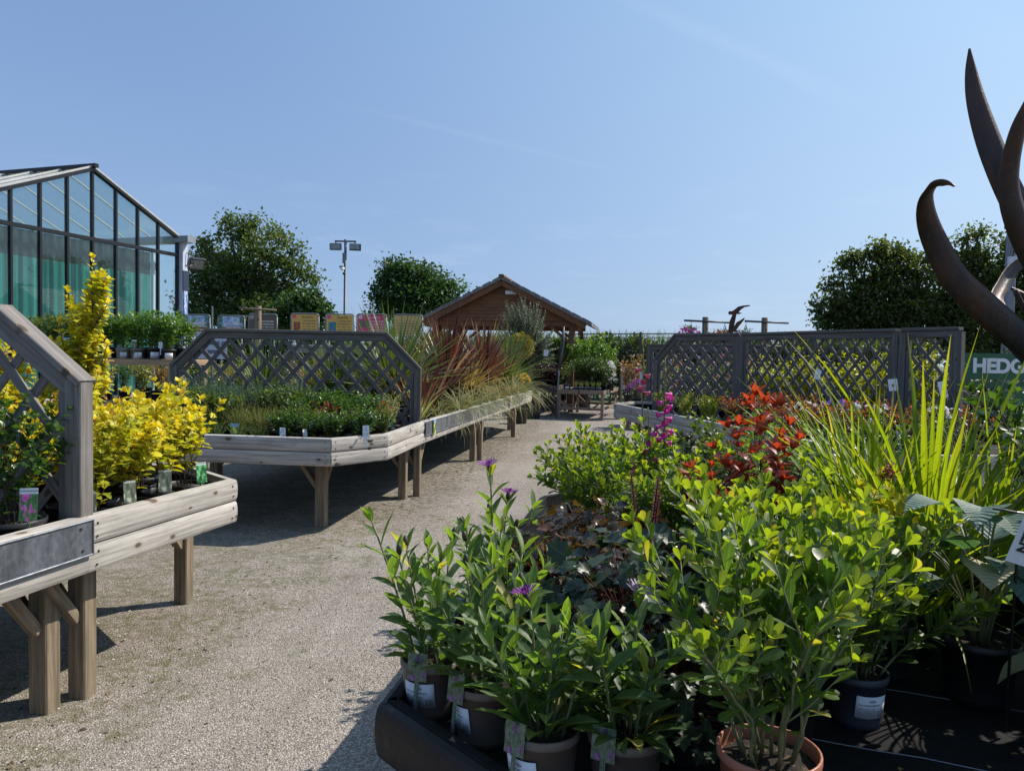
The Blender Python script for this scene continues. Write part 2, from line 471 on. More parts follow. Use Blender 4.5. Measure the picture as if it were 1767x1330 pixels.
M['hosta'] = leafmat('blue hosta leaves', (.060, .115, .095), (.10, .16, .125), (1.7, 2.1, .6), .30, .48, veins=75., edge=(.14, .21, .12), ethr=.86, dead=((.40, .36, .22), .12))
M['variegated'] = leafmat('cream edged foliage', (.06, .10, .025), (.10, .14, .03), (1.8, 1.7, .8), .34, .4, edge=(.52, .50, .20), ethr=.45)
M['olive'] = leafmat('silver olive leaves', (.085, .105, .075), (.20, .23, .18), (1.4, 1.5, .8), .26, .5)
M['tree1'] = leafmat('ash tree leaves', (.055, .085, .020), (.100, .145, .042), (1.9, 1.9, .7), .36, .5, vein=0)
M['tree2'] = leafmat('dark tree leaves', (.028, .066, .020), (.062, .120, .034), (1.8, 1.9, .7), .34, .45, vein=0)
M['tree3'] = leafmat('hawthorn leaves', (.032, .052, .014), (.095, .130, .038), (2.1, 2.0, .6), .46, .42, vein=0)
M['hedge'] = leafmat('clipped hedge leaves', (.030, .055, .014), (.075, .105, .025), (1.9, 1.9, .6), .3, .5, vein=0)
M['ball'] = leafmat('golden conifer sprays', (.16, .14, .015), (.36, .29, .03), (1.3, 1.2, .6), .3, .6, vein=0)
M['purple_leaf'] = leafmat('purple foliage', (.028, .014, .018), (.055, .028, .030), (2.2, 1.4, 1.2), .26, .4)
M['litter'] = leafmat('dry leaf litter', (.05, .035, .02), (.20, .14, .07), (1.2, 1.1, .8), .15, .8)
M['orange_leaf'] = leafmat('orange tinted foliage', (.20, .13, .04), (.36, .20, .07), (1.5, 1.3, .6), .34, .5)
for nm, c in dict(violet=(.30, .05, .36), lilac=(.38, .22, .55), pink=(.68, .09, .42), rose=(.62, .13, .22), yellow=(.80, .60, .03),
                  white=(.78, .78, .74), coral=(.60, .15, .09), crimson=(.15, .018, .035), bud=(.060, .050, .026), mauve=(.45, .30, .50), rust=(.30, .07, .05)).items():
    M['f_' + nm] = leafmat(nm + ' petals', tuple(x * .75 for x in c), c, (1.5, 1.4, 1.5), .34 if nm != 'bud' else .05, .5, vein=.0)

# ------------------------------------------------------------------ mesh building


class MB:
    def __init__(s):
        s.V, s.A, s.F, s.n = [], [], [], 0

    def add(s, v, faces, at=None):
        v = np.asarray(v, float).reshape(-1, 3)
        if at is None:
            at = np.zeros((len(v), 4))
        at = np.asarray(at, float)
        if at.shape[1] == 3:
            at = np.hstack([at, np.ones((len(at), 1))])
        s.V.append(v)
        s.A.append(at)
        by = {}
        if isinstance(faces, np.ndarray):
            s.F.append(faces + s.n)
        else:
            for f in faces:
                by.setdefault(len(f), []).append(f)
            for k in by:
                s.F.append(np.array(by[k], int) + s.n)
        s.n += len(v)
        return s

    def beam(s, p0, p1, w, h, up=(0, 0, 1), c=.004, seed=None):
        """timber of section w x h from p0 to p1 with eased edges"""
        p0, p1 = np.array(p0, float), np.array(p1, float)
        d = p1 - p0
        L = np.linalg.norm(d)
        d /= L
        up = np.array(up, float)
        if abs(d @ up) > .95:
            up = np.array((0, 1., 0))
        x = np.cross(d, up)
        x /= np.linalg.norm(x)
        z = np.cross(x, d)
        c = min(c, w * .3, h * .3)
        a, b = w / 2, h / 2
        sec = [(-a + c, -b), (a - c, -b), (a, -b + c), (a, b - c), (a - c, b), (-a + c, b), (-a, b - c), (-a, -b + c)]
        v, q = [], []
        o = (random.random() * 40 if seed is None else seed)
        for e, l in ((p0, 0), (p1, L)):
            for (i, j) in sec:
                v.append(e + x * i + z * j)
                q.append((l + o, i + o, j + o * .7, 1))
        f = [(k, (k + 1) % 8, 8 + (k + 1) % 8, 8 + k) for k in range(8)]
        f += [tuple(range(7, -1, -1)), tuple(range(8, 16))]
        return s.add(v, f, q)

    def box(s, c, sz):
        c = np.array(c, float)
        h = np.array((0, sz[1] / 2, 0))
        return s.beam(c - h, c + h, sz[0], sz[2])

    def log(s, p0, p1, out, zc, h, depth=.022, t=.03):
        """log lap rail: flat back, bulging face towards 'out'"""
        p0, p1, out = (np.array((*q[:2], 0.0)) for q in (p0, p1, out))
        L = np.linalg.norm(p1 - p0)
        n = 9
        sec = [(-t, -h / 2), (-t, h / 2)]
        for k in range(n):
            a = math.pi / 2 - math.pi * k / (n - 1)
            sec.append((depth * math.cos(a) ** .55 if math.cos(a) > 1e-6 else 0, h / 2 * math.sin(a) * .995))
        m = len(sec)
        o = random.random() * 40
        v, q = [], []
        for e, l in ((p0, 0), (p1, L)):
            g = 0
            for i, (a, b) in enumerate(sec):
                v.append(e + out * a + np.array((0, 0, zc + b)))
                q.append((l + o, b + o, o * .7 + a * .3, 1))
        f = [(k, m + k, m + (k + 1) % m, (k + 1) % m) for k in range(m)]
        f += [tuple(range(m)), tuple(range(2 * m - 1, m - 1, -1))]
        return s.add(v, f, q)

    def tube(s, pts, rad, n=5, at=None, cap=True):
        pts = np.asarray(pts, float)
        m = len(pts)
        rad = np.broadcast_to(np.asarray(rad, float), (m,))
        T = np.gradient(pts, axis=0)
        T /= np.linalg.norm(T, axis=1)[:, None] + 1e-9
        ref = np.array((0.31, 0.95, 0.05))
        X = np.cross(T, ref)
        X /= np.linalg.norm(X, axis=1)[:, None] + 1e-9
        Y = np.cross(T, X)
        a = np.arange(n) * 2 * math.pi / n
        v = pts[:, None, :] + rad[:, None, None] * (np.cos(a)[None, :, None] * X[:, None, :] + np.sin(a)[None, :, None] * Y[:, None, :])
        i = np.arange(m - 1)[:, None] * n
        j = np.arange(n)[None, :]
        k = (j + 1) % n
        f = np.stack([i + j, i + k, i + n + k, i + n + j], -1).reshape(-1, 4)
        l = np.concatenate([[0], np.cumsum(np.linalg.norm(np.diff(pts, axis=0), axis=1))])
        q = np.zeros((m, n, 4))
        q[..., 0] = l[:, None]
        q[..., 1] = np.cos(a)[None, :] * .05
        q[..., 2] = np.sin(a)[None, :] * .05
        q[..., 3] = 1
        s.add(v.reshape(-1, 3), f, q.reshape(-1, 4))
        if cap:
            s.F.append(np.array([list(range(s.n - n, s.n))]))
            s.F.append(np.array([list(range(s.n - m * n + n - 1, s.n - m * n - 1, -1))]))
        return s

    def lathe(s, prof, n=28, c=(0, 0, 0), a0=0., a1=None, closed=True):
        prof = np.asarray(prof, float)
        m = len(prof)
        a = a0 + np.arange(n) * 2 * math.pi / n
        v = np.zeros((m, n, 3))
        v[..., 0] = prof[:, 0, None] * np.cos(a) + c[0]
        v[..., 1] = prof[:, 0, None] * np.sin(a) + c[1]
        v[..., 2] = prof[:, 1, None] + c[2]
        i = np.arange(m - 1)[:, None] * n
        j = np.arange(n)[None, :]
        k = (j + 1) % n
        f = np.stack([i + j, i + k, i + n + k, i + n + j], -1).reshape(-1, 4)
        q = np.zeros((m * n, 4))
        q[:, :3] = v.reshape(-1, 3)
        return s.add(v.reshape(-1, 3), f, q)

    def prism(s, poly, z0, z1):
        n = len(poly)
        v = [(p[0], p[1], z0) for p in poly] + [(p[0], p[1], z1) for p in poly]
        f = [tuple(range(n - 1, -1, -1)), tuple(range(n, 2 * n))]
        f += [(k, (k + 1) % n, n + (k + 1) % n, n + k) for k in range(n)]
        q = [(a, b, c, 1) for a, b, c in v]
        return s.add(v, f, q)

    def card(s, c, right, up, w, h, t=.002, bow=0.):
        """thin card with its own (u, v) in at; thickness t, bowed by bow radians about its upright axis"""
        c, right, up = np.array(c, float), np.array(right, float), np.array(up, float)
        right /= np.linalg.norm(right)
        up /= np.linalg.norm(up)
        nrm = np.cross(right, up)
        k = 9 if bow else 2
        o = random.random() * 30
        v, q, f = [], [], []
        for side in (1, -1):
            for j in (0, 1):
                for i in range(k):
                    u = i / (k - 1)
                    if bow:
                        r = w / bow
                        a = (u - .5) * bow
                        p = c + right * (r * math.sin(a)) + nrm * (r * (math.cos(a) - 1))
                    else:
                        p = c + right * ((u - .5) * w)
                    v.append(p + up * ((j - .5) * h) + nrm * side * t / 2)
                    q.append((u, j, o, 1))
        for i in range(k - 1):
            f.append((i, i + 1, k + i + 1, k + i))
            f.append((2 * k + i + 1, 2 * k + i, 3 * k + i, 3 * k + i + 1))
            f.append((2 * k + i, 2 * k + i + 1, i + 1, i))
            f.append((k + i, k + i + 1, 3 * k + i + 1, 3 * k + i))
        f.append((2 * k, 0, k, 3 * k))
        f.append((k - 1, 3 * k - 1, 4 * k - 1, 2 * k - 1))
        return s.add(v, f, q)

    def mesh(s, name, mat, smooth=False):
        me = bpy.data.meshes.new(name)
        V = np.concatenate(s.V)
        A = np.concatenate(s.A)
        me.vertices.add(len(V))
        me.vertices.foreach_set('co', V.ravel())
        li = np.concatenate([f.ravel() for f in s.F])
        lt = np.concatenate([np.full(len(f), f.shape[1]) for f in s.F])
        ls = np.concatenate([[0], np.cumsum(lt)[:-1]])
        me.loops.add(len(li))
        me.loops.foreach_set('vertex_index', li.astype(np.int32))
        me.polygons.add(len(lt))
        me.polygons.foreach_set('loop_start', ls.astype(np.int32))
        me.polygons.foreach_set('use_smooth', np.full(len(lt), bool(smooth)))
        at_ = me.attributes.new('at', 'FLOAT_COLOR', 'POINT')
        at_.data.foreach_set('color', A.astype(np.float32).ravel())
        me.update(calc_edges=True)
        me.validate()
        me.materials.append(mat if not isinstance(mat, str) else M[mat])
        return me

    def obj(s, name, mat, parent=None, smooth=False, loc=None, label=None):
        o = bpy.data.objects.new(name, s.mesh(name, mat, smooth))
        COL.objects.link(o)
        if parent is not None:
            o.parent = parent
        if loc is not None:
            o.location = loc
        if label:
            o['label'] = label
        return o


def link(name, me, parent=None, loc=None):
    o = bpy.data.objects.new(name, me)
    COL.objects.link(o)
    o.parent = parent
    if loc is not None:
        o.location = loc
    return o


def tag(o, label, cat, group=None):
    o['label'] = label
    o['category'] = cat
    if group:
        o['group'] = group
    return o


def thing(name, label, cat, loc=(0, 0, 0), rz=0., group=None, scale=1.):
    o = bpy.data.objects.new(name, None)
    o.empty_display_size = .1
    COL.objects.link(o)
    o.location = loc
    o.rotation_euler = (0, 0, rz)
    o.scale = (scale, scale, scale)
    return tag(o, label, cat, group)


def structure(name, mb, mat):
    o = mb.obj(name, mat)
    o['kind'] = 'structure'
    return o


def unit(v):
    v = np.asarray(v, float)
    return v / (np.linalg.norm(v, axis=-1, keepdims=True) + 1e-12)


# ------------------------------------------------------------------ leaves
def tm_rows(prof):
    """prof: list of (t, half width) -> template of verts (t, s) and faces"""
    T, Sx, Fc = [], [], []
    for t, w in prof:
        T += [t, t, t]
        Sx += [-w, 0, w]
    for i in range(len(prof) - 1):
        a = i * 3
        Fc += [(a, a + 1, a + 4, a + 3), (a + 1, a + 2, a + 5, a + 4)]
    return np.array(T), np.array(Sx), np.array(Fc)


def tm_fan(pts, c=.4):
    """pts: right half of the outline from base (t, s) to tip"""
    half = [p for p in pts]
    out = half + [(t, -s) for t, s in reversed(half[1:-1])]
    T = np.array([c] + [p[0] for p in out])
    Sx = np.array([0] + [p[1] for p in out])
    n = len(out)
    Fc = np.array([(0, 1 + k, 1 + (k + 1) % n) for k in range(n)])
    return T, Sx, Fc


TM = dict(
    lance=tm_rows([(0, .04), (.12, .45), (.3, .85), (.5, 1), (.7, .8), (.88, .38), (1, .02)]),
    ovate=tm_rows([(0, .05), (.12, .62), (.3, 1), (.5, .95), (.72, .62), (.9, .22), (1, .01)]),
    obov=tm_rows([(0, .06), (.2, .30), (.45, .72), (.68, 1), (.84, .92), (.95, .55), (1, .05)]),
    small=tm_rows([(0, .1), (.35, 1), (.7, .8), (1, .03)]),
    blade=tm_rows([(0, .7), (.15, .95), (.32, 1), (.5, .92), (.66, .75), (.82, .45), (1, .02)]),
    sword=tm_rows([(0, .6), (.25, 1), (.55, .85), (.8, .5), (1, .03)]),
    needle=(np.array([0, .45, .45, 1.]), np.array([0, -1, 1, 0.]), np.array([(0, 2, 3, 1)])),
    tree=(np.array([0, .45, .5, .45, 1.]), np.array([0, -1, 0, 1, 0.]), np.array([(0, 2, 4, 1), (0, 3, 4, 2)])),
    lobed=tm_fan([(0, 0), (.05, .35), (.25, .62), (.42, .98), (.52, .62), (.60, .46), (.72, .55), (.86, .30), (1, 0)], .38),
    palm=tm_fan([(.06, 0), (-.06, .42), (.12, .82), (.22, .62), (.38, 1.0), (.52, .66), (.72, .74), (.76, .36), (1, 0)], .3),
    petal=tm_rows([(0, .12), (.4, .3), (.75, .8), (1, .5)]),
)


def leaves(mb, P, D, N, L, Wd, tm, bend, fold, rnd, young=None, wave=0.):
    T, Sx, Fc = TM[tm] if isinstance(tm, str) else tm
    P, D, N = np.asarray(P, float), unit(D), np.asarray(N, float)
    N = unit(N - D * (D * N).sum(1, keepdims=True))
    n = len(P)
    L, Wd, bend, fold, rnd = (np.broadcast_to(np.asarray(q, float), (n,)) for q in (L, Wd, bend, fold, rnd))
    young = np.zeros(n) if young is None else np.broadcast_to(np.asarray(young, float), (n,))
    X = np.cross(D, N)
    b = np.where(np.abs(bend) < 1e-3, 1e-3, bend)[:, None]
    a = b * T[None]
    al = np.sin(a) / b * L[:, None]
    dn = (1 - np.cos(a)) / b * L[:, None]
    nl = N[:, None, :] * np.cos(a)[..., None] + D[:, None, :] * np.sin(a)[..., None]
    sw = Sx[None] * Wd[:, None] / 2
    lift = np.abs(sw) * fold[:, None]
    if wave:
        ph = np.arange(n)[:, None] * 1.7
        lift = lift + wave * Wd[:, None] * np.sin(T[None] * 9 + ph) * np.abs(Sx[None])
    v = P[:, None, :] + D[:, None, :] * al[..., None] - N[:, None, :] * dn[..., None] + X[:, None, :] * sw[..., None] + nl * lift[..., None]
    k = len(T)
    f = (np.arange(n)[:, None, None] * k + Fc[None]).reshape(-1, Fc.shape[1])
    q = np.zeros((n, k, 4))
    q[..., 0] = T
    mx = max(1e-6, np.abs(Sx).max())
    q[..., 1] = np.abs(Sx) / mx
    q[..., 2] = rnd[:, None]
    q[..., 3] = young[:, None]
    mb.add(v.reshape(-1, 3), f, q.reshape(-1, 4))
    return mb


def bez(a, b, c, n):
    t = np.linspace(0, 1, n)[:, None]
    return (1 - t) ** 2 * a + 2 * t * (1 - t) * b + t * t * c


def along(curve, ts):
    m = len(curve) - 1
    x = np.clip(ts * m, 0, m - 1e-6)
    i = x.astype(int)
    f = (x - i)[:, None]
    return curve[i] * (1 - f) + curve[i + 1] * f, unit(curve[i + 1] - curve[i])


def dress(lf, rng, curve, npl, tm, L, Wd, t0=.2, ang=58, pairs=False, bend=.4, fold=.25, tip=3, wave=0., shrink=.45, upw=.3):
    """leaves along one stem"""
    ts = np.linspace(t0, 1, npl) + rng.normal(0, .25 / npl, npl)
    ts = np.clip(ts, 0, 1)
    P, T = along(curve, ts)
    k = np.arange(npl)
    phi = (k // 2 * math.pi / 2 + (k % 2) * math.pi) if pairs else k * 2.39996
    phi = phi + rng.uniform(0, 6.28) + rng.normal(0, .25, npl)
    ref = np.array((.3, .9, .1))
    X = unit(np.cross(T, ref))
    Y = np.cross(T, X)
    rad = X * np.cos(phi)[:, None] + Y * np.sin(phi)[:, None]
    an = np.radians(ang * (1 - .45 * ts ** 3) * rng.uniform(.8, 1.2, npl))
    D = T * np.cos(an)[:, None] + rad * np.sin(an)[:, None]
    N = T + np.array((0, 0, upw)) + rng.normal(0, .18, (npl, 3))
    sz = rng.uniform(.72, 1.12, npl) * (1 - shrink * ts ** 4)
    leaves(lf, P, D, N, L * sz, Wd * sz, tm, bend * rng.uniform(.3, 1.6, npl), fold * rng.uniform(.5, 1.4, npl), rng.random(npl), ts ** 1.5 * rng.uniform(.6, 1, npl), wave)
    if tip:
        phi = np.arange(tip) * 6.283 / tip + rng.uniform(0, 6)
        P = np.repeat(curve[-1:], tip, 0)
        T = np.repeat(unit(curve[-1:] - curve[-2:-1]), tip, 0)
        X = unit(np.cross(T, ref))
        Y = np.cross(T, X)
        rad = X * np.cos(phi)[:, None] + Y * np.sin(phi)[:, None]
        D = T * .85 + rad * .55
        leaves(lf, P, D, -rad + T * .3, L * .6 * rng.uniform(.7, 1.1, tip), Wd * .62, tm, .2, fold, rng.random(tip), np.ones(tip), wave)


def shrub(seed, H, Rr, nst, npl, tm, L, Wd, r0=.04, t0=.2, ang=58, pairs=False, nb=3, bl=.35, bend=.4, fold=.25, srad=.003,
          tip=3, wave=0., shape=.6, lean=0., minh=.75, bnpl=None, upw=.3):
    rng = np.random.default_rng(seed)
    st, lf = MB(), MB()
    for i in range(nst):
        az = i * 2.39996 + rng.uniform(-.4, .4)
        rho = math.sqrt((i + .5) / nst) * rng.uniform(.85, 1.1)
        hh = math.sqrt(max(.05, 1 - (rho * shape) ** 2)) * rng.uniform(minh, 1.06)
        e = np.array((Rr * rho * math.cos(az) + lean, Rr * rho * math.sin(az), H * hh))
        b = np.array((r0 * rho * math.cos(az), r0 * rho * math.sin(az), 0))
        c = bez(b, np.array((e[0] * .35, e[1] * .35, H * hh * .55)), e, 9)
        c[1:-1] += rng.normal(0, .012 * H, (7, 3))
        st.tube(c, np.linspace(srad, srad * .35, 9), 5)
        dress(lf, rng, c, npl, tm, L, Wd, t0, ang, pairs, bend, fold, tip, wave, upw=upw)
        for k in range(nb):
            tb = rng.uniform(max(.25, t0), .85)
            p, T = along(c, np.array([tb]))
            a2 = rng.uniform(0, 6.283)
            d = unit(T[0] + np.array((math.cos(a2), math.sin(a2), .25)) * .9)
            ln = H * bl * rng.uniform(.6, 1.1) * (1.1 - .5 * tb)
            c2 = bez(p[0], p[0] + d * ln * .5, p[0] + d * ln + np.array((0, 0, ln * .25)), 6)
            st.tube(c2, np.linspace(srad * .6, srad * .25, 6), 4)
            dress(lf, rng, c2, bnpl or max(4, int(npl * .55)), tm, L * .92, Wd * .92, .12, ang, pairs, bend, fold, tip, wave, upw=upw)
    return st, lf


def mound(seed, H, Rr, n, tm, L, Wd, fold=.2, bend=.5, wave=.05, srad=.0015, fill=.5):
    """leaves on long stalks that make a dome"""
    rng = np.random.default_rng(seed)
    st, lf = MB(), MB()
    az = np.arange(n) * 2.39996 + rng.normal(0, .3, n)
    rho = np.sqrt((np.arange(n) + .5) / n)
    sh = rng.uniform(fill, 1.05, n)
    z = H * np.sqrt(np.clip(1 - (rho * .92) ** 2, .03, 1)) * sh
    P = np.stack([Rr * rho * np.cos(az), Rr * rho * np.sin(az), z], 1)
    rad = np.stack([np.cos(az), np.sin(az), np.zeros(n)], 1)
    D = rad + np.array((0, 0, 1.)) * rng.uniform(-.55, .35, n)[:, None] + rng.normal(0, .3, (n, 3))
    N = np.array((0, 0, 1.)) + rad * .5 + rng.normal(0, .35, (n, 3))
    s = rng.uniform(.6, 1.15, n)
    leaves(lf, P, D, N, L * s, Wd * s, tm, bend * rng.uniform(.2, 1.5, n), fold * rng.uniform(.3, 1.5, n), rng.random(n), rho, wave)
    for i in range(0, n, 2):
        st.tube(bez(np.array((0, 0, 0.)) + rad[i] * .02, P[i] * (.35, .35, .6), P[i], 5), srad, 4, cap=False)
    return st, lf


def tuft(seed, n, L, Wd, tilt=(5, 60), bend=(.3, 1.4), r0=.04, tm='blade', fold=.3, power=1., z0=0., up=0.):
    """blades out of one crown"""
    rng = np.random.default_rng(seed)
    lf = MB()
    az = np.arange(n) * 2.39996 + rng.normal(0, .4, n)
    u = rng.random(n) ** power
    ti = np.radians(tilt[0] + (tilt[1] - tilt[0]) * u)
    rad = np.stack([np.cos(az), np.sin(az), np.zeros(n)], 1)
    upv = np.array((0, 0, 1.))
    D = rad * np.sin(ti)[:, None] + upv * np.cos(ti)[:, None]
    N = -rad * np.cos(ti)[:, None] + upv * np.sin(ti)[:, None] + rng.normal(0, .25, (n, 3))
    P = rad * (r0 * np.sqrt(rng.random(n)))[:, None] + upv * (z0 + up * rng.random(n))[:, None]
    s = rng.uniform(.55, 1.08, n)
    be = bend[0] + (bend[1] - bend[0]) * (u * .6 + rng.random(n) * .4)
    leaves(lf, P, D, N, L * s, Wd * rng.uniform(.7, 1.1, n), tm, be, fold, rng.random(n), rng.random(n))
    return lf


def spiky(seed, H, Rr, nst, npl, L, Wd, tm='needle', ang=55):
    """heath like shrublet: many thin upright shoots of needles"""
    rng = np.random.default_rng(seed)
    lf = MB()
    for i in range(nst):
        az = i * 2.39996
        rho = math.sqrt((i + .5) / nst)
        e = np.array((Rr * rho * math.cos(az), Rr * rho * math.sin(az), H * math.sqrt(max(.1, 1 - .5 * rho * rho)) * rng.uniform(.7, 1.1)))
        e[:2] += rng.normal(0, .012, 2)
        c = bez(e * (.15, .15, 0), e * (.5, .5, .5), e, 6)
        lf.tube(c, .0012, 3, cap=False)
        dress(lf, rng, c, npl, tm, L, Wd, .15, ang, False, .2, .1, 0)
    return lf


# ------------------------------------------------------------------ pots
POT = {}


def pot_parts(kind, r, h):
    """(pot mesh, soil mesh) for a pot of rim radius r, height h"""
    key = (kind, round(r, 3), round(h, 3))
    if key in POT:
        return POT[key]
    mb = MB()
    rb = r * .80
    lip = min(.022, h * .14)
    prof = [(0, .004), (rb * .86, .004), (rb * .90, 0), (rb, .0), (rb + (r * .95 - rb) * .12, h * .12), (r * .935, h - lip), (r * .99, h - lip), (r, h - lip * .8), (r, h - .002), (r - .003, h),
            (r - .006, h - .002), (r * .925, h - lip), (r * .90, h * .80), (rb * .8, h * .5)]
    mb.lathe(prof, 32)
    sm = MB()
    n = 20
    rng = np.random.default_rng(int(r * 1e4))
    rr = r * .905
    a = np.arange(n) * 2 * math.pi / n
    v = [(0, 0, h * .86 + .006)]
    for f in (.35, .7, 1):
        for k in a:
            v.append((rr * f * math.cos(k), rr * f * math.sin(k), h * .86 + rng.normal(0, .003)))
    fc = [(0, 1 + k, 1 + (k + 1) % n) for k in range(n)]
    for q in range(2):
        for k in range(n):
            b0, b1 = 1 + q * n, 1 + (q + 1) * n
            fc.append((b0 + k, b1 + k, b1 + (k + 1) % n, b0 + (k + 1) % n))
    sm.add(v, fc)
    POT[key] = (mb.mesh('pot', kind, True), sm.mesh('soil', 'soil', True))
    return POT[key]


_sticker = {}


def sticker_mesh(r, h, w, ht):
    key = (round(r, 3), round(h, 3))
    if key not in _sticker:
        mb = MB()
        rm = r * .885 + .0025
        mb.card((0, -rm - .001, h * .47), (1, 0, 0), (0, -.16, 1), w, ht, .0006, bow=w / rm)
        _sticker[key] = mb.mesh('pot_label', 'sticker', True)
    return _sticker[key]


_cards = {}


def card_mesh(kind, w, h):
    key = (kind, w, h)
    if key not in _cards:
        mb = MB()
        mb.card((0, 0, h * .5 + .03), (1, 0, 0), (0, .12, 1), w, h, .0012)
        mb.card((0, -.006, .0), (1, 0, 0), (0, .12, 1), w * .22, .09, .0012)
        _cards[key] = mb.mesh('plant_tag', kind)
    return _cards[key]


def plant(name, label, cat, loc, group, parts, pot=('blackpot', .085, .16), rz=None, scale=1., sticker=None, card=None, zoff=None):
    """a potted plant: parts = [(part name, mesh)], sticker = rz of the pot label, card = (kind, w, h, x, y, rz)"""
    t = thing(name, label, cat, loc, random.uniform(0, 6.28) if rz is None else rz, group, scale)
    z = 0
    if pot:
        pm, sm = pot_parts(*pot)
        link('pot', pm, t)
        link('soil', sm, t)
        z = pot[2] * .86
    for nm, me in parts:
        link(nm, me, t, (0, 0, z if zoff is None else zoff))
    if sticker is not None and pot:
        o = link('pot_label', sticker_mesh(pot[1], pot[2], pot[1] * 1.05, pot[2] * .45), t)
        o.rotation_euler = (0, 0, sticker - t.rotation_euler.z)
    if card:
        o = link('plant_tag', card_mesh(*card[:3]), t)
        c, s = math.cos(-t.rotation_euler.z), math.sin(-t.rotation_euler.z)
        x, y = card[3], card[4]
        o.location = ((x * c - y * s) / scale, (x * s + y * c) / scale, z - (.045 if card[0] == 'tag_purple' else 0))
        o.rotation_euler = (0, 0, card[5] - t.rotation_euler.z)
    return t


def sl(pair, stem='stem_green', leaf='mid', names=('stems', 'foliage')):
    st, lf = pair
    return [(names[0], st.mesh('stems', stem, True)), (names[1], lf.mesh('foliage', leaf, True))]


def fl(lf, leaf):
    return [('foliage', lf.mesh('foliage', leaf, True))]


def text_mesh(body, size, mat, offset=.0, extrude=.001, space=1.):
    cu = bpy.data.curves.new('text', 'FONT')
    cu.body = body
    cu.size = size
    cu.align_x = 'CENTER'
    cu.align_y = 'CENTER'
    cu.offset = offset
    cu.extrude = extrude
    cu.space_character = space
    o = bpy.data.objects.new('text', cu)
    COL.objects.link(o)
    bpy.context.view_layer.update()
    me = bpy.data.meshes.new_from_object(o.evaluated_get(bpy.context.evaluated_depsgraph_get()))
    bpy.data.objects.remove(o)
    me.materials.clear()
    me.materials.append(M[mat])
    return me




# ================================================================== SETTING
mb = MB()
mb.add([(-2500, -300, -.02), (2500, -300, -.02), (2500, 4000, -.02), (-2500, 4000, -.02)], [(0, 1, 2, 3)])
structure('ground', mb, 'field')
mb = MB()
mb.add([(-40, -8, 0), (40, -8, 0), (40, 27, 0), (-40, 27, 0)], [(0, 1, 2, 3)])
structure('gravel_yard', mb, 'gravel')


def V3(p, z):
    return np.array((p[0], p[1], z), float)


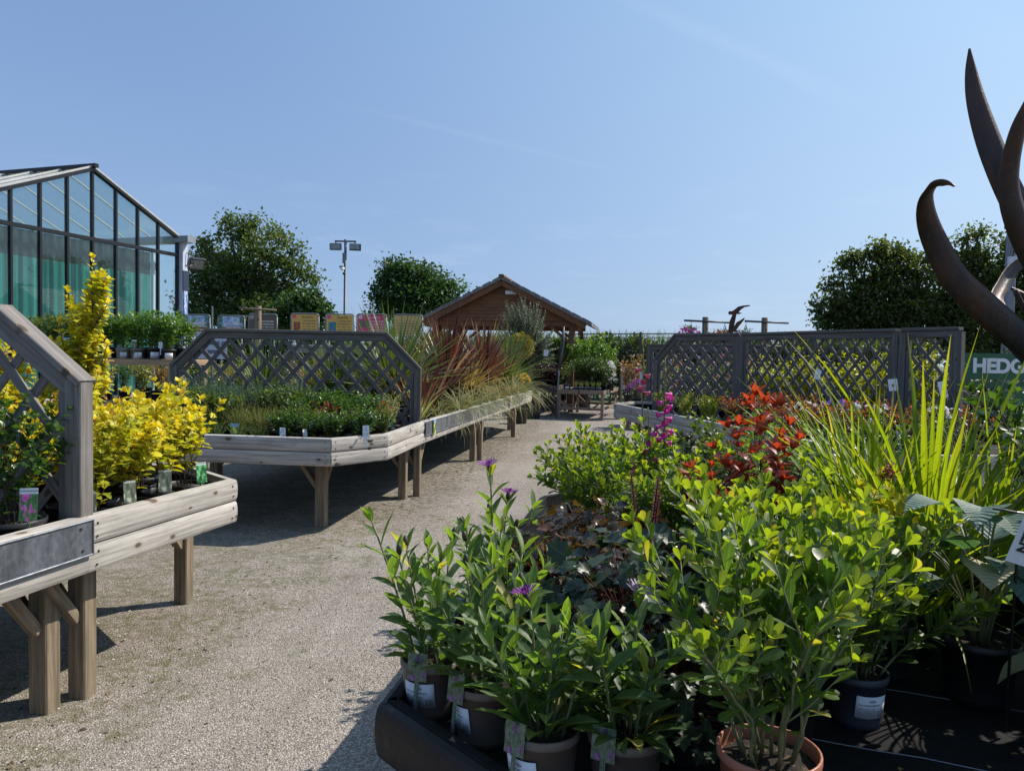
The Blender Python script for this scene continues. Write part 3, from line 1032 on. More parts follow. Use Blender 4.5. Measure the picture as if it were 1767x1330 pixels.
# ------------------------------------------------------------------ glasshouse
def greenhouse():
    g = thing('greenhouse', 'tall glazed greenhouse with black bars, teal blinds inside and a pitched glass roof', 'greenhouse', (-9.98, 22.4, 0))
    t = np.array((-.304, -.953))
    nrm = np.array((.953, -.304))
    E0, ZT, ZE, ZA, HW = .35, 4.40, 4.88, 6.15, 3.0

    def P(s, z, off=0.):
        q = t * s + nrm * off
        return np.array((q[0], q[1], z))

    def top(s):
        return ZE + (1 - abs(s - HW) / HW) * (ZA - ZE)
    MB().beam(P(0, .17), P(2 * HW, .17), .12, .34, c=.01).obj('plinth', 'slab', g)
    for k in range(9):
        s = k * .75
        MB().beam(P(s, E0), P(s, top(s)), .065, .09, up=(*nrm, 0)).obj('mullion', 'frame_black', g)
    MB().beam(P(0, ZT, .004), P(2 * HW, ZT, .004), .085, .10).obj('transom', 'frame_black', g)
    for a, b in ((0, HW), (HW, 2 * HW)):
        r = MB().beam(P(a, top(a) + .03, .02), P(b, top(b) + .03, .02), .13, .08).obj('rafter', 'frame_black', g)
        MB().beam(P(a, top(a) + .11, .03), P(b, top(b) + .11, .03), .055, .05).obj('capping', 'alu', r)
    for k in range(8):
        a, b = k * .75 + .033, k * .75 + .717
        for lo, f in (((E0, E0), lambda s: ZT - .05), ((ZT + .05,) * 2, lambda s: top(s) - .02)):
            v = [P(a, lo[0]), P(b, lo[1]), P(b, f(b)), P(a, f(a))]
            v2 = [x - np.array((*nrm, 0)) * .008 for x in v]
            MB().add(v + v2, [(0, 1, 2, 3), (7, 6, 5, 4), (0, 4, 5, 1), (1, 5, 6, 2), (2, 6, 7, 3), (3, 7, 4, 0)]).obj('glass_pane', 'glass', g)
    # the two roof slopes run back from the gable
    D = 15.0
    for s0, s1 in ((0, HW), (2 * HW, HW)):
        v = [P(s0, ZE + .06, .0), P(s1, ZA + .06, .0), P(s1, ZA + .06, -D), P(s0, ZE + .06, -D)]
        v2 = [x - np.array((0, 0, .01)) for x in v]
        MB().add(v + v2, [(0, 1, 2, 3), (7, 6, 5, 4), (0, 4, 5, 1), (1, 5, 6, 2), (2, 6, 7, 3), (3, 7, 4, 0)]).obj('roof_pane', 'roofglass', g)
        for k in range(1, 16):
            MB().beam(P(s0, ZE + .09, -k * .98), P(s1, ZA + .09, -k * .98), .04, .05).obj('roof_bar', 'alu', g)
    MB().beam(P(HW, ZA + .12, .16), P(HW, ZA + .12, -D), .12, .10).obj('ridge', 'frame_black', g)
    for s in (-.10, 2 * HW + .1):
        MB().beam(P(s, ZE - .02, .45), P(s, ZE - .02, -D), .34, .20, c=.02).obj('gutter', 'alu_grey', g)
    # inside: teal shade blinds hanging behind the gable, a pale post and the far wall
    rng = np.random.default_rng(3)
    n = 150
    ss = np.linspace(.72, 2 * HW - .05, n)
    off = -.28 + .03 * np.sin(ss * 13) + .02 * np.sin(ss * 31 + 1)
    v = [P(a, .05, b) for a, b in zip(ss, off)] + [P(a, ZT - .02, b) for a, b in zip(ss, off)]
    q = [(a, 0, 0, 1) for a in ss] + [(a, ZT, 0, 1) for a in ss]
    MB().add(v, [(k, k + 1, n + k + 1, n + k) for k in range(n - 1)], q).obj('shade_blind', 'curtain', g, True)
    MB().beam(P(.62, .05, -.30), P(.62, ZT, -.30), .09, .09).obj('inner_post', 'white', g)
    MB().beam(P(0.1, ZT - .35, -.62), P(2 * HW - .1, ZT - .35, -.62), .05, .22).obj('inner_rail', 'darkgreenpaint', g)
    MB().beam(P(0, 2.2, -D), P(2 * HW, 2.2, -D), .1, 4.4).obj('rear_wall', 'teal_wall', g)
    MB().beam(P(2 * HW, 2.2, -.1), P(2 * HW, 2.2, -D), .1, 4.4).obj('side_wall', 'teal_wall', g)
    MB().beam(P(0, 2.2, -2.2), P(0, 2.2, -D), .08, 4.4).obj('side_wall', 'dimglass', g)
    MB().beam(P(HW, .02, -.2), P(HW, .02, -D), 2 * HW, .04).obj('inner_floor', 'slab', g)
    # corner post with a hanging banner and the floodlight bracketed to it
    c = MB().beam(P(-.17, 0, .06), P(-.17, ZE - .1, .06), .22, .2, up=(*nrm, 0), c=.01).obj('corner_post', 'banner', g)
    MB().beam(P(-.17, 1.75, .175), P(-.17, 3.35, .175), .17, .02, up=(*nrm, 0)).obj('banner_panel', 'bannerprint', c)
    MB().beam(P(-.17, 3.36, .172), P(-.17, 3.95, .172), .235, .03, up=(*nrm, 0)).obj('dark_sleeve', 'blue_dark', c)
    f = MB()
    cpos = P(-.62, 4.22, .18)
    ax = unit(np.array((.50, -.60, -.55)))
    sx = unit(np.cross(ax, (0, 0, 1)))
    f.beam(cpos - ax * .06, cpos + ax * .05, .46, .36, up=np.cross(sx, ax), c=.02)
    for k in range(7):
        f.beam(cpos - ax * .12 + sx * (.06 * (k - 3)), cpos - ax * .055 + sx * (.06 * (k - 3)), .012, .26, up=np.cross(sx, ax))
    fo = f.obj('floodlight', 'darkmetal', g)
    MB().beam(cpos + ax * .0505, cpos + ax * .056, .38, .28, up=np.cross(sx, ax), c=.01).obj('lens', 'lens', fo)
    MB().tube([P(-.17, 4.12, .15), P(-.3, 4.10, .2), cpos - ax * .08], .022, 8).obj('bracket', 'darkmetal', g)
    MB().tube(bez(P(-.2, 4.1, .2), P(-.25, 4.95, .25), P(-.42, 4.32, .2), 9), .012, 6).obj('cable', 'frame_black', g, True)


m, t, b = newmat('curtain')
sx = t.n('SeparateXYZ', i={0: attr(t).outputs['Vector']})
st = t.noise(t.scaled(attr(t).outputs['Vector'], (5, .25, 1)), 1.0, 4, .7)
pn = t.math('GREATER_THAN', t.math('FRACT', t.math('MULTIPLY', sx.outputs[0], .9)), .93)
cc = t.mix(t.step(st, .35, .65), (.012, .18, .16, 1), (.03, .38, .33, 1))
cc = t.mix(t.math('MULTIPLY', pn, .5), cc, (.25, .5, .47, 1))
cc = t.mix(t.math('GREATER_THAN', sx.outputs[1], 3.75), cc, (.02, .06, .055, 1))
t.set(b, 'Base Color', cc)
b.inputs['Roughness'].default_value = .6
tr = t.n('BsdfTranslucent', i={'Color': cc})
mx = t.n('MixShader', i={0: .35, 1: b.outputs[0], 2: tr.outputs[0]})
t.t.links.new(mx.outputs[0], outnode(m).inputs[0])
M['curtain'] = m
M['teal_wall'] = plain('teal rear wall', (.04, .20, .18), .6, var=.15, scale=2)
M['darkgreenpaint'] = plain('dark rail paint', (.012, .05, .045), .5)
M['dimglass'] = plain('dim inner side', (.10, .115, .12), .25, var=.25, scale=.8)
M['blue_dark'] = plain('dark blue sleeve', (.02, .03, .07), .5)
M['lens'] = plain('floodlight glass', (.20, .21, .22), .12, .3, var=.3, scale=8)
m, t, b = newmat('banner print')
bn = t.noise(t.scaled(attr(t).outputs['Vector'], (5, 22, 1)), 1.0, 4, .7)
t.set(b, 'Base Color', t.mix(t.step(bn, .46, .54), (.05, .14, .42, 1), (.58, .62, .72, 1)))
M['bannerprint'] = m
greenhouse()


# ------------------------------------------------------------------ timber gable shelter
def shelter():
    o = at(866, 480, 22)
    e = np.array((.986, -.168))
    p = np.array((.168, .986))
    g = thing('gable_shelter', 'open timber shelter with brown boarded gable and slate tiled pitched roof', 'shelter', (o.x, o.y, 0))
    ZA, ZE, HW, D = o.z, 2.62, 2.42, 3.8

    def P(u, z, d=0.):
        q = e * u + p * d
        return np.array((q[0], q[1], z))
    sl_ = (ZA - ZE) / HW
    for d in (0.25, D - .3):
        for u in (-1, 1):
            po = MB().beam(P(u * 2.05, 0, d), P(u * 2.05, 2.52, d), .15, .15, up=(*p, 0)).obj('post', 'wood_red', g)
            MB().beam(P(u * 2.05, 1.95, d), P(u * 1.38, 2.50, d), .10, .08).obj('brace', 'wood_red', po)
            MB().beam(P(u * 2.05, 1.95, d + (.1 if d < 1 else -.1)), P(u * 2.05, 2.5, d + (.62 if d < 1 else -.62)), .10, .08).obj('brace', 'wood_red', po)
    for d in (.25, D - .3):
        MB().beam(P(-2.2, 2.54, d), P(2.2, 2.54, d), .10, .16).obj('tie_beam', 'wood_red', g)
    for u in (-1, 1):
        MB().beam(P(u * 2.05, 2.57, .36), P(u * 2.05, 2.57, D - .42), .13, .18).obj('wall_plate', 'wood_red', g)
    for d in (.18, D - .25):
        mb = MB()
        n = 11
        for k in range(n):
            za, zb = 2.62 + k * (ZA - 2.74) / n, 2.62 + (k + 1) * (ZA - 2.74) / n
            w0 = (ZA - .10 - za) / sl_
            w1 = (ZA - .10 - zb) / sl_
            v = [P(-w0, za, d - .02), P(w0, za, d - .02), P(w1, zb, d), P(-w1, zb, d), P(-w0, za, d + .03), P(w0, za, d + .03), P(w1, zb, d + .03), P(-w1, zb, d + .03)]
            q = [(x[0] + k * 3.3, x[2] * .6, k * 1.7, 1) for x in v]
            mb.add(v, [(0, 1, 2, 3), (7, 6, 5, 4), (0, 4, 5, 1), (1, 5, 6, 2), (2, 6, 7, 3), (3, 7, 4, 0)], q)
        mb.obj('gable_boarding', 'wood_red', g)
    for u in (-1, 1):
        MB().beam(P(u * .015, ZA - .12, -.03), P(u * (HW + .05), ZE - .14, -.03), .05, .20).obj('bargeboard', 'wood_red', g)
        v = []
        for uu, z in ((u * .0, ZA + .04), (u * (HW + .22), ZE - .06)):
            v += [P(uu, z, -.10), P(uu, z, D + .1)]
        v += [x - np.array((0, 0, .085)) for x in v]
        q = [(x[0], x[1], x[2], 1) for x in v]
        r = MB().add(v, [(0, 1, 3, 2), (6, 7, 5, 4), (0, 2, 6, 4), (2, 3, 7, 6), (3, 1, 5, 7), (1, 0, 4, 5)], q).obj('roof', 'tile', g)
        rows = MB()
        for k in range(9):
            f0 = (k + .5) / 9
            z0 = ZA + .055 + (ZE - .10 - ZA) * f0
            rows.beam(P(u * (HW + .22) * f0, z0, -.09), P(u * (HW + .22) * f0, z0, D + .09), .27, .03, up=(*(e * u * math.sin(.48)), math.cos(.48)))
        rows.obj('tile_course', 'tile', r)
    MB().beam(P(0, ZA + .06, -.12), P(0, ZA + .06, D + .12), .16, .09, c=.03).obj('ridge_cap', 'wood_red', g)
    MB().beam(P(.10, ZA - .40, .10), P(.42, ZA - .40, .10), .10, .12, c=.03).obj('gable_lamp', 'white', g)


shelter()


# ------------------------------------------------------------------ trees
def tree(name, label, Y, blobs, foot, mat, dens, leaf, seed, group=None, sig=.34, per=22, thick=.22, dz=.8, fork=.35):
    """blobs: crown masses as (x, y, half width, half height, forward offset) seen from the yard; each gets its own true size and depth"""
    rng = np.random.default_rng(seed)
    base = at(foot, 640, Y)
    g = thing(name, label, 'tree', (base.x, base.y, 0), group=group)
    b0 = np.array((base.x, base.y, 0))
    k = Y / F
    lf, st = MB(), MB()
    cs = []
    for (px, py, rx, rz, dy) in blobs:
        c = np.array(at(px, py, Y + dy)) - b0
        rad = np.array((rx * k, rx * k * dz, rz * k))
        cs.append((c, rad))
        n = max(6, int(dens * rad[0] * rad[1] * rad[2] ** .9 * 4))
        u = unit(rng.normal(0, 1, (n, 3)))
        cc = c + u * rad * (rng.random(n) ** .42)[:, None]
        cc = cc[cc[:, 2] > .35]
        n = len(cc)
        P = np.repeat(cc, per, 0) + rng.normal(0, sig, (n * per, 3)) * np.repeat(rng.uniform(.5, 1.25, n), per)[:, None] * (1, 1, .7)
        D = rng.normal(0, 1, (n * per, 3)) + np.repeat(unit(cc - c), per, 0) * .8 - (0, 0, .25)
        N = np.array((0, 0, 1.)) + rng.normal(0, .6, (n * per, 3))
        rr = np.repeat(rng.random(n), per) * .6 + rng.random(n * per) * .4
        s = rng.uniform(.6, 1.25, n * per)
        leaves(lf, P, D, N, leaf * s, leaf * .62 * s, 'tree', .3, .3, rr, rr)
        for q in cc[::9]:
            st.tube(bez(c * (.75, .75, .8), (c + q) / 2, q, 4), np.linspace(thick * .16, .01, 4), 4, cap=False)
    top = max(c[2] for c, r in cs)
    hf = top * fork
    st.tube([(0, 0, -.1), (0, 0, hf * .5), (.02, 0, hf)], (thick * 1.25, thick, thick * .9), 10)
    for c, rad in cs:
        st.tube(bez(np.array((0, 0, hf * .9)), np.array((c[0] * .3, c[1] * .3, (hf + c[2]) * .55)), c, 7), np.linspace(thick * .62, thick * .12, 7), 6)
    st.obj('trunk', 'bark', g, True)
    lf.obj('crown', mat, g)
    return g


tree('deciduous_tree', 'tall loose green tree with sky gaps, behind the greenhouse corner', 44,
     [(415, 402, 34, 26, 0), (372, 438, 36, 26, 1), (460, 432, 38, 26, -1), (505, 462, 30, 22, 0), (345, 485, 34, 30, 0), (410, 480, 62, 36, 0), (480, 505, 46, 30, 1),
      (360, 535, 52, 34, 0), (440, 545, 62, 34, -1), (395, 378, 10, 8, 0), (430, 386, 14, 10, 0), (525, 470, 12, 14, 0), (352, 418, 8, 10, 0), (336, 455, 8, 10, 0), (470, 400, 9, 9, 0), (488, 412, 8, 9, 0), (512, 432, 8, 9, 0), (538, 478, 7, 9, 0)], 415, 'tree1', 8.8, .25, 11, sig=.36, thick=.22, per=30)
tree('deciduous_tree', 'low dark layered tree between the tall tree and the lamp post', 40,
     [(520, 512, 36, 16, 0), (540, 540, 32, 20, 0), (500, 548, 36, 26, 1), (555, 566, 22, 16, 0)], 520, 'tree2', 16.0, .26, 12, per=28, sig=.28, thick=.20)
tree('deciduous_tree', 'round dark green tree left of the shelter roof', 58,
     [(690, 472, 36, 24, 0), (728, 486, 40, 24, 0), (665, 498, 28, 26, 0), (712, 515, 58, 34, 0), (766, 500, 30, 18, 0), (755, 528, 36, 26, 0), (662, 530, 22, 18, 0)], 705, 'tree2', 9.0, .30, 13, per=30, sig=.42, thick=.22)
for (bl, ft, sd, lab) in (
        ([(1462, 520, 40, 38, 0), (1440, 548, 34, 32, 0), (1478, 474, 22, 28, 0), (1500, 545, 46, 36, 0), (1474, 452, 8, 14, 0), (1425, 568, 22, 22, 0), (1470, 592, 60, 24, 0), (1474, 440, 6, 11, 0), (1497, 446, 7, 10, 0), (1432, 492, 8, 13, 0), (1414, 528, 8, 14, 0), (1450, 462, 6, 12, 0)], 1468, 21, 'bushy dark hawthorn tree, farthest from the steel flower sculpture'),
        ([(1545, 480, 44, 34, 0), (1520, 455, 20, 20, 0), (1555, 452, 22, 18, 0), (1560, 540, 56, 42, 0), (1513, 440, 6, 10, 0), (1549, 440, 9, 9, 0), (1590, 475, 26, 30, 0), (1605, 530, 36, 44, 0), (1510, 500, 36, 34, 0), (1560, 595, 60, 26, 0), (1527, 434, 7, 11, 0), (1549, 434, 8, 10, 0), (1572, 440, 7, 13, 0), (1598, 446, 8, 12, 0), (1512, 430, 5, 9, 0)], 1550, 22, 'middle dark hawthorn tree of the row beyond the wire fence'),
        ([(1640, 470, 40, 36, 1), (1680, 440, 30, 28, 0), (1650, 540, 60, 42, 0), (1690, 425, 18, 16, 0), (1700, 500, 44, 50, 0), (1712, 470, 26, 30, 0), (1730, 545, 40, 40, 0), (1660, 598, 62, 28, 0), (1668, 408, 8, 12, 0), (1690, 402, 8, 10, 0), (1640, 432, 8, 12, 0), (1622, 440, 6, 12, 0)], 1660, 23, 'dark hawthorn tree seen behind the curled steel blade'),
        ([(1765, 450, 42, 40, 0), (1800, 420, 36, 30, 0), (1780, 530, 66, 50, 0), (1735, 415, 14, 12, 0), (1770, 600, 70, 30, 0)], 1790, 24, 'dark hawthorn tree behind the grey camera pole')):
    tree('hawthorn_tree', lab, 33, bl, ft, 'tree3', 19.0, .20, sd, 'hawthorns beyond the fence', sig=.25, per=28, thick=.16, fork=.3)


def hedge(label, p0, p1, w, h, mat, seed, leaf=.10, dens=420, group=None, z0=0.):
    rng = np.random.default_rng(seed)
    p0, p1 = np.array((*p0, z0), float), np.array((*p1, z0), float)
    g = thing('hedge', label, 'hedge', p0, group=group)
    d = p1 - p0
    L = np.linalg.norm(d)
    x = d / L
    y = np.array((-x[1], x[0], 0))
    lf, tw = MB(), MB()
    n = int(dens * L)
    u = rng.random(n)
    hh = h * (1 + .05 * np.sin(u * L * 1.7) + .04 * np.sin(u * L * 4.1 + 2))
    v = rng.uniform(-.5, .5, n) * w
    zz = rng.random(n) ** .65 * hh * rng.uniform(.92, 1.04, n)
    P = x * (u * L)[:, None] + y * v[:, None] + np.array((0, 0, 1)) * zz[:, None]
    rr = rng.random(n)
    leaves(lf, P, rng.normal(0, 1, (n, 3)) + (0, 0, .3), rng.normal(0, .6, (n, 3)) + (0, 0, 1), leaf * rng.uniform(.6, 1.3, n), leaf * .6, 'tree', .3, .3, rr, rr)
    for k in range(int(L * 3)):
        a = x * (k / 3.) + y * rng.normal(0, w * .15)
        tw.tube([a, a + (0, 0, h * .45), a + np.array((*rng.normal(0, .15, 2), h * .9))], (.03, .022, .008), 4, cap=False)
    lf.obj('foliage', mat, g)
    tw.obj('stems', 'bark', g)
    return g


hedge('long clipped field hedge beyond the wire fence', (-4, 31), (16, 29), 1.6, 2.35, 'hedge', 5, .22, 1300)
hedge('dark low hedge behind the row of sign boards', (-16, 33), (-4.2, 31), 1.4, 2.2, 'darkgreen', 6, .22, 1100)
# seed heads and tall grass along the crest of the field hedge
rng = np.random.default_rng(8)
n = 2600
u = rng.random(n)
P = np.stack([-4 + 20 * u, 30.9 - 2 * u + rng.normal(0, .4, n), 1.9 + rng.random(n) * .4], 1)
lfm = MB()
leaves(lfm, P, np.stack([rng.normal(0, .22, n), rng.normal(0, .2, n), np.ones(n)], 1), rng.normal(0, 1, (n, 3)), rng.uniform(.3, .65, n), .022, 'sword', .6, .1, rng.random(n))
gr = lfm.obj('tall_grass', 'grassgreen')
gr['kind'] = 'stuff'


# ------------------------------------------------------------------ wire fence
def wire_fence():
    a, b = np.array((1.75, 23.3, 0)), np.array((11.2, 16.6, 0))
    g = thing('wire_fence', 'thin green wire mesh fence with a top rail behind the display beds', 'fence', a)
    L = np.linalg.norm(b - a)
    x = (b - a) / L
    Z = np.array((0, 0, 1.))
    ht = 2.30
    k = int(L / 2.4)
    for i in range(k + 1):
        q = x * min(L, i * 2.4)
        MB().beam(q, q + Z * (ht + .05), .06, .06).obj('fence_post', 'darkmetal', g)
    for i in range(k):
        mb = MB()
        for j in range(1, 40):
            q = x * (i * 2.4 + j * .06)
            mb.beam(q + Z * .05, q + Z * ht, .006, .006, c=.001)
        for z in (.1, .5, .95, 1.4, 1.85, 2.18, 2.3):
            mb.beam(x * (i * 2.4 + .03) + Z * z, x * (i * 2.4 + 2.37) + Z * z, .012, .014 if z < 2.3 else .03, c=.001)
        mb.obj('mesh_panel', 'darkmetal', g)


wire_fence()


# ------------------------------------------------------------------ yard lamp and camera pole
def lamp_post():
    b = at(594, 640, 30)
    top = at(594, 413, 30).z
    g = thing('lamp_post', 'slim grey lamp post with two floodlights on a crossbar against the sky', 'lamp post', (b.x, b.y, 0))
    MB().tube([(0, 0, 0), (0, 0, 1.1), (0, 0, 1.15), (0, 0, top)], (.10, .10, .06, .05), 14).obj('pole', 'polegrey', g, True)
    MB().beam((-.42, 0, top - .08), (.42, 0, top - .08), .06, .06).obj('crossbar', 'darkmetal', g)
    for sx, tilt in ((-.38, 0.), (.38, .5)):
        mb = MB()
        mb.beam((sx - .22, -.02, top - .30), (sx + .22, -.02 + tilt * .2, top - .30), .20, .26, c=.03)
        for q in range(6):
            mb.beam((sx - .19 + q * .075, .1, top - .30), (sx - .19 + q * .075, .16, top - .30), .012, .2)
        f = mb.obj('floodlight', 'darkmetal', g)
        MB().beam((sx - .19, -.125, top - .31), (sx + .19, -.125 + tilt * .1, top - .31), .02, .2).obj('lens', 'lens', f)
        MB().beam((sx, 0, top - .19), (sx, 0, top - .05), .04, .04).obj('hanger', 'darkmetal', f)
    MB().beam((-.03, -.10, top - .95), (-.03, -.10, top - .55), .11, .09).obj('control_box', 'galv', g)
    c = MB().tube([(-.06, -.05, top - 1.15), (-.06, -.2, top - 1.18), (-.06, -.34, top - 1.2)], (.055, .06, .055), 10).obj('camera_body', 'white', g, True)
    MB().lathe([(0, 0), (.05, .02), (.07, .07), (.05, .1), (0, .1)], 12, (-.02, -.1, top - 1.42)).obj('dome', 'frame_black', c, True)
    MB().tube([(-.06, -.05, top - 1.08), (-.2, -.12, top - 1.1)], .04, 8).obj('camera_body', 'galv', g, True)


lamp_post()


def camera_pole():
    b = at(1733, 640, 15)
    z = lambda y: at(1733, y, 15).z
    g = thing('camera_pole', 'grey pole with junction boxes and a cable in front of the hawthorns', 'pole', (b.x, b.y, 0))
    MB().beam((0, 0, 0), (0.04, 0, z(388)), .16, .12, c=.02).obj('pole', 'galv', g)
    MB().beam((.02, -.10, z(462)), (.02, -.10, z(444)), .17, .09).obj('junction_box', 'banner', g)
    MB().tube([(-.08, -.1, z(404)), (-.02, -.13, z(402)), (.08, -.12, z(402))], (.05, .055, .05), 10).obj('camera_body', 'banner', g, True)
    MB().tube([(.10, -.03, 0), (.11, -.03, 1.5), (.10, -.03, z(360))], .022, 8).obj('conduit', 'galv', g, True)
    MB().tube(bez(np.array((.14, -.1, z(410))), np.array((-.12, -.12, z(450))), np.array((.10, -.1, z(482))), 10), .012, 6).obj('cable', 'frame_black', g, True)
    MB().beam((-.06, 0, z(388)), (.10, 0, z(388)), .18, .16, c=.02).obj('bracket', 'darkmetal', g)


camera_pole()


# ------------------------------------------------------------------ picture boards on posts
def signmat(name, bgc, head, ink, pic=None, picbox=(.06, .36, .05, .66), rows=7, rowx=.42, sky=False):
    m, t, b = newmat(name)
    sp = t.n('SeparateXYZ', i={0: attr(t).outputs['Vector']})
    u, v = sp.outputs[0], sp.outputs[1]
    av = attr(t).outputs['Vector']

    def inside(a, lo, hi):
        return t.math('MULTIPLY', t.math('GREATER_THAN', a, lo), t.math('LESS_THAN', a, hi))
    col = bgc
    if sky:
        n = t.noise(t.scaled(av, (4, 5, 1)), 1.5, 4, .7)
        col = t.mix(t.step(v, .40, .55), t.mix(n, (.10, .04, .03, 1), (.32, .15, .10, 1)), t.mix(t.step(n, .4, .6), (.08, .25, .55, 1), (.55, .62, .68, 1)))
        g = t.math('MULTIPLY', t.math('GREATER_THAN', t.math('ABSOLUTE', t.math('SUBTRACT', u, .5)), .34), t.math('GREATER_THAN', n, .47))
        col = t.mix(g, col, (.05, .14, .04, 1))
    word = t.math('GREATER_THAN', t.noise(t.scaled(av, (22, rows * 2, 0)), 1.0, 2), .44)
    ln = t.math('GREATER_THAN', t.math('FRACT', t.math('MULTIPLY', v, float(rows))), .55)
    area = t.math('MULTIPLY', inside(u, rowx, .93), inside(v, .06, .72))
    col = t.mix(t.math('MULTIPLY', t.math('MULTIPLY', word, ln), t.math('MULTIPLY', area, .8)), col, ink)
    if pic:
        n = t.noise(t.scaled(av, (7, 7, 0)), 1.0, 3)
        k = t.math('MULTIPLY', inside(u, picbox[0], picbox[1]), inside(v, picbox[2], picbox[3]))
        col = t.mix(k, col, t.mix(t.step(n, .4, .6), pic[0], pic[1]))
    if head:
        col = t.mix(t.math('MULTIPLY', inside(u, .03, .17), inside(v, .80, .97)), col, head)
    t.set(b, 'Base Color', col)
    b.inputs['Roughness'].default_value = .4
    return m


def sign(label, px0, px1, ytop, Y, mat, title=None, tcol='blackpot', h=.60, double=False, frame='galv'):
    a, b = at(px0, ytop, Y), at(px1, ytop, Y)
    w = (b - a).length
    c = (a + b) / 2
    g = thing('sign_board', label, 'sign', (c.x, c.y, 0), math.atan2(b.y - a.y, b.x - a.x), 'picture boards above the plant beds')
    zt = c.z
    MB().card((0, -.012, zt - h / 2), (1, 0, 0), (0, 0, 1), w - .05, h - .05, .012).obj('panel', mat, g)

    def ring(off):
        hw, r = w / 2, .07
        pts = []
        for cx, cz, a0 in ((hw - r, zt - r, 0), (-hw + r, zt - r, 90), (-hw + r, zt - h + r, 180), (hw - r, zt - h + r, 270)):
            for k in range(6):
                q = R(a0 + k * 18)
                pts.append((cx + r * math.cos(q), off, cz + r * math.sin(q)))
        pts.append(pts[0])
        return pts
    MB().tube(ring(0), .018, 8).obj('frame', frame, g, True)
    if double:
        p2 = [(x + .10, y + .25, z + .015) for x, y, z in ring(0)]
        MB().tube(p2, .018, 8).obj('rear_frame', frame, g, True)
    for s in (-1, 1):
        MB().tube([(s * w * .38, .03, 0), (s * w * .38, .03, zt - .1)], .022, 8).obj('post', frame, g, True)
    if title:
        o = link('title', text_mesh(title, .085, tcol), g, (.08, -.0215, zt - .105))
        o.rotation_euler = (math.pi / 2, 0, 0)
    return g


M['sg_red'] = signmat('terracotta house board', (.2, .1, .07), None, (.7, .6, .5, 1), rows=6, rowx=.3, sky=True)
M['sg_brown'] = signmat('brown text board', (.10, .075, .065, 1), (.30, .32, .28, 1), (.60, .56, .50, 1), rows=7, rowx=.30)
M['sg_yel1'] = signmat('ochre board with brown picture', (.60, .36, .085, 1), (.60, .08, .12, 1), (.14, .09, .04, 1), ((.10, .05, .03, 1), (.45, .08, .05, 1)), (.08, .33, .0, .62))
M['sg_yel2'] = signmat('ochre board with blue picture', (.60, .36, .085, 1), (.60, .05, .20, 1), (.14, .09, .04, 1), ((.02, .22, .10, 1), (.02, .10, .45, 1)), (.08, .37, .0, .64))
M['sg_pink'] = signmat('pink board with green picture', (.56, .045, .14, 1), (.62, .50, .55, 1), (.75, .55, .60, 1), ((.03, .22, .10, 1), (.30, .05, .12, 1)), (.08, .42, .35, .72))
M['sg_yel3'] = signmat('ochre board with text lines', (.54, .38, .14, 1), None, (.18, .12, .05, 1), rows=8, rowx=.08)
M['sg_white'] = signmat('white board with dark words', (.66, .70, .80, 1), None, (.03, .03, .12, 1), rows=3, rowx=.15)
sign('blue and terracotta picture board beside the greenhouse banner post', 316, 362, 543, 21, 'sg_red')
sign('blue and red picture board with a second empty frame behind', 376, 422, 545, 21, 'sg_red', double=True)
sign('dark brown board with pale text behind the round post', 429, 478, 542, 21, 'sg_brown')
sign('ochre board with a dark brown picture', 502, 550, 541, 21, 'sg_yel1', 'PLANTS', 'blackpot')
sign('ochre board with a green and blue picture', 562, 611, 542, 21, 'sg_yel2', 'PLANTS', 'blackpot')
sign('pink board with a green round picture', 616, 667, 542, 21, 'sg_pink', 'PLANTS', 'white')
sign('ochre board of dark text behind the green sword leaves', 679, 729, 543, 21, 'sg_yel3')


# ------------------------------------------------------------------ hanging basket stands
def basket_stand(label, px, ytop, Y, x0, x1, ybar, hooks, arm_mat, post_mat):
    b = at(px, 640, Y)
    zt, zb = at(px, ytop, Y).z, at(px, ybar, Y).z
    g = thing('basket_stand', label, 'stand', (b.x, b.y, 0), group='round posts with hanging arms')
    k = Y / F
    MB().tube([(0, 0, 0), (0, 0, zt - .01), (0, 0, zt)], (.055, .055, .05), 14).obj('post', post_mat, g, True)
    MB().tube([((x0 - px) * k, -.06, zb + .012), ((x1 - px) * k, -.06, zb - .012)], .018, 8).obj('arm', arm_mat, g, True)
    MB().tube([((x0 - px) * k, .05, zb - .42), ((x1 - px) * k, .05, zb - .43)], .016, 8).obj('arm', arm_mat, g, True)
    for h in hooks:
        mb = MB()
        x = (h - px) * k
        for dx, dy in ((-.11, 0), (.09, .07), (.09, -.07)):
            mb.tube([(x, -.06, zb), (x, -.06, zb - .06), (x + dx, -.06 + dy, zb - .34)], .005, 5)
        mb.obj('hook', 'frame_black', g)
    return g


basket_stand('round post with a slim crossbar in front of the brown sign board', 445, 528, 13, 415, 478, 534, [], 'wood_leg', 'wood_leg')
basket_stand('round post with hanging arms left of the bird sculpture', 1215, 547, 13.6, 1177, 1256, 555, [1189, 1247], 'darkmetal', 'wood_leg')
basket_stand('round post with hanging arms right of the bird sculpture', 1317, 548, 13.6, 1281, 1356, 556, [1283], 'darkmetal', 'wood_leg')


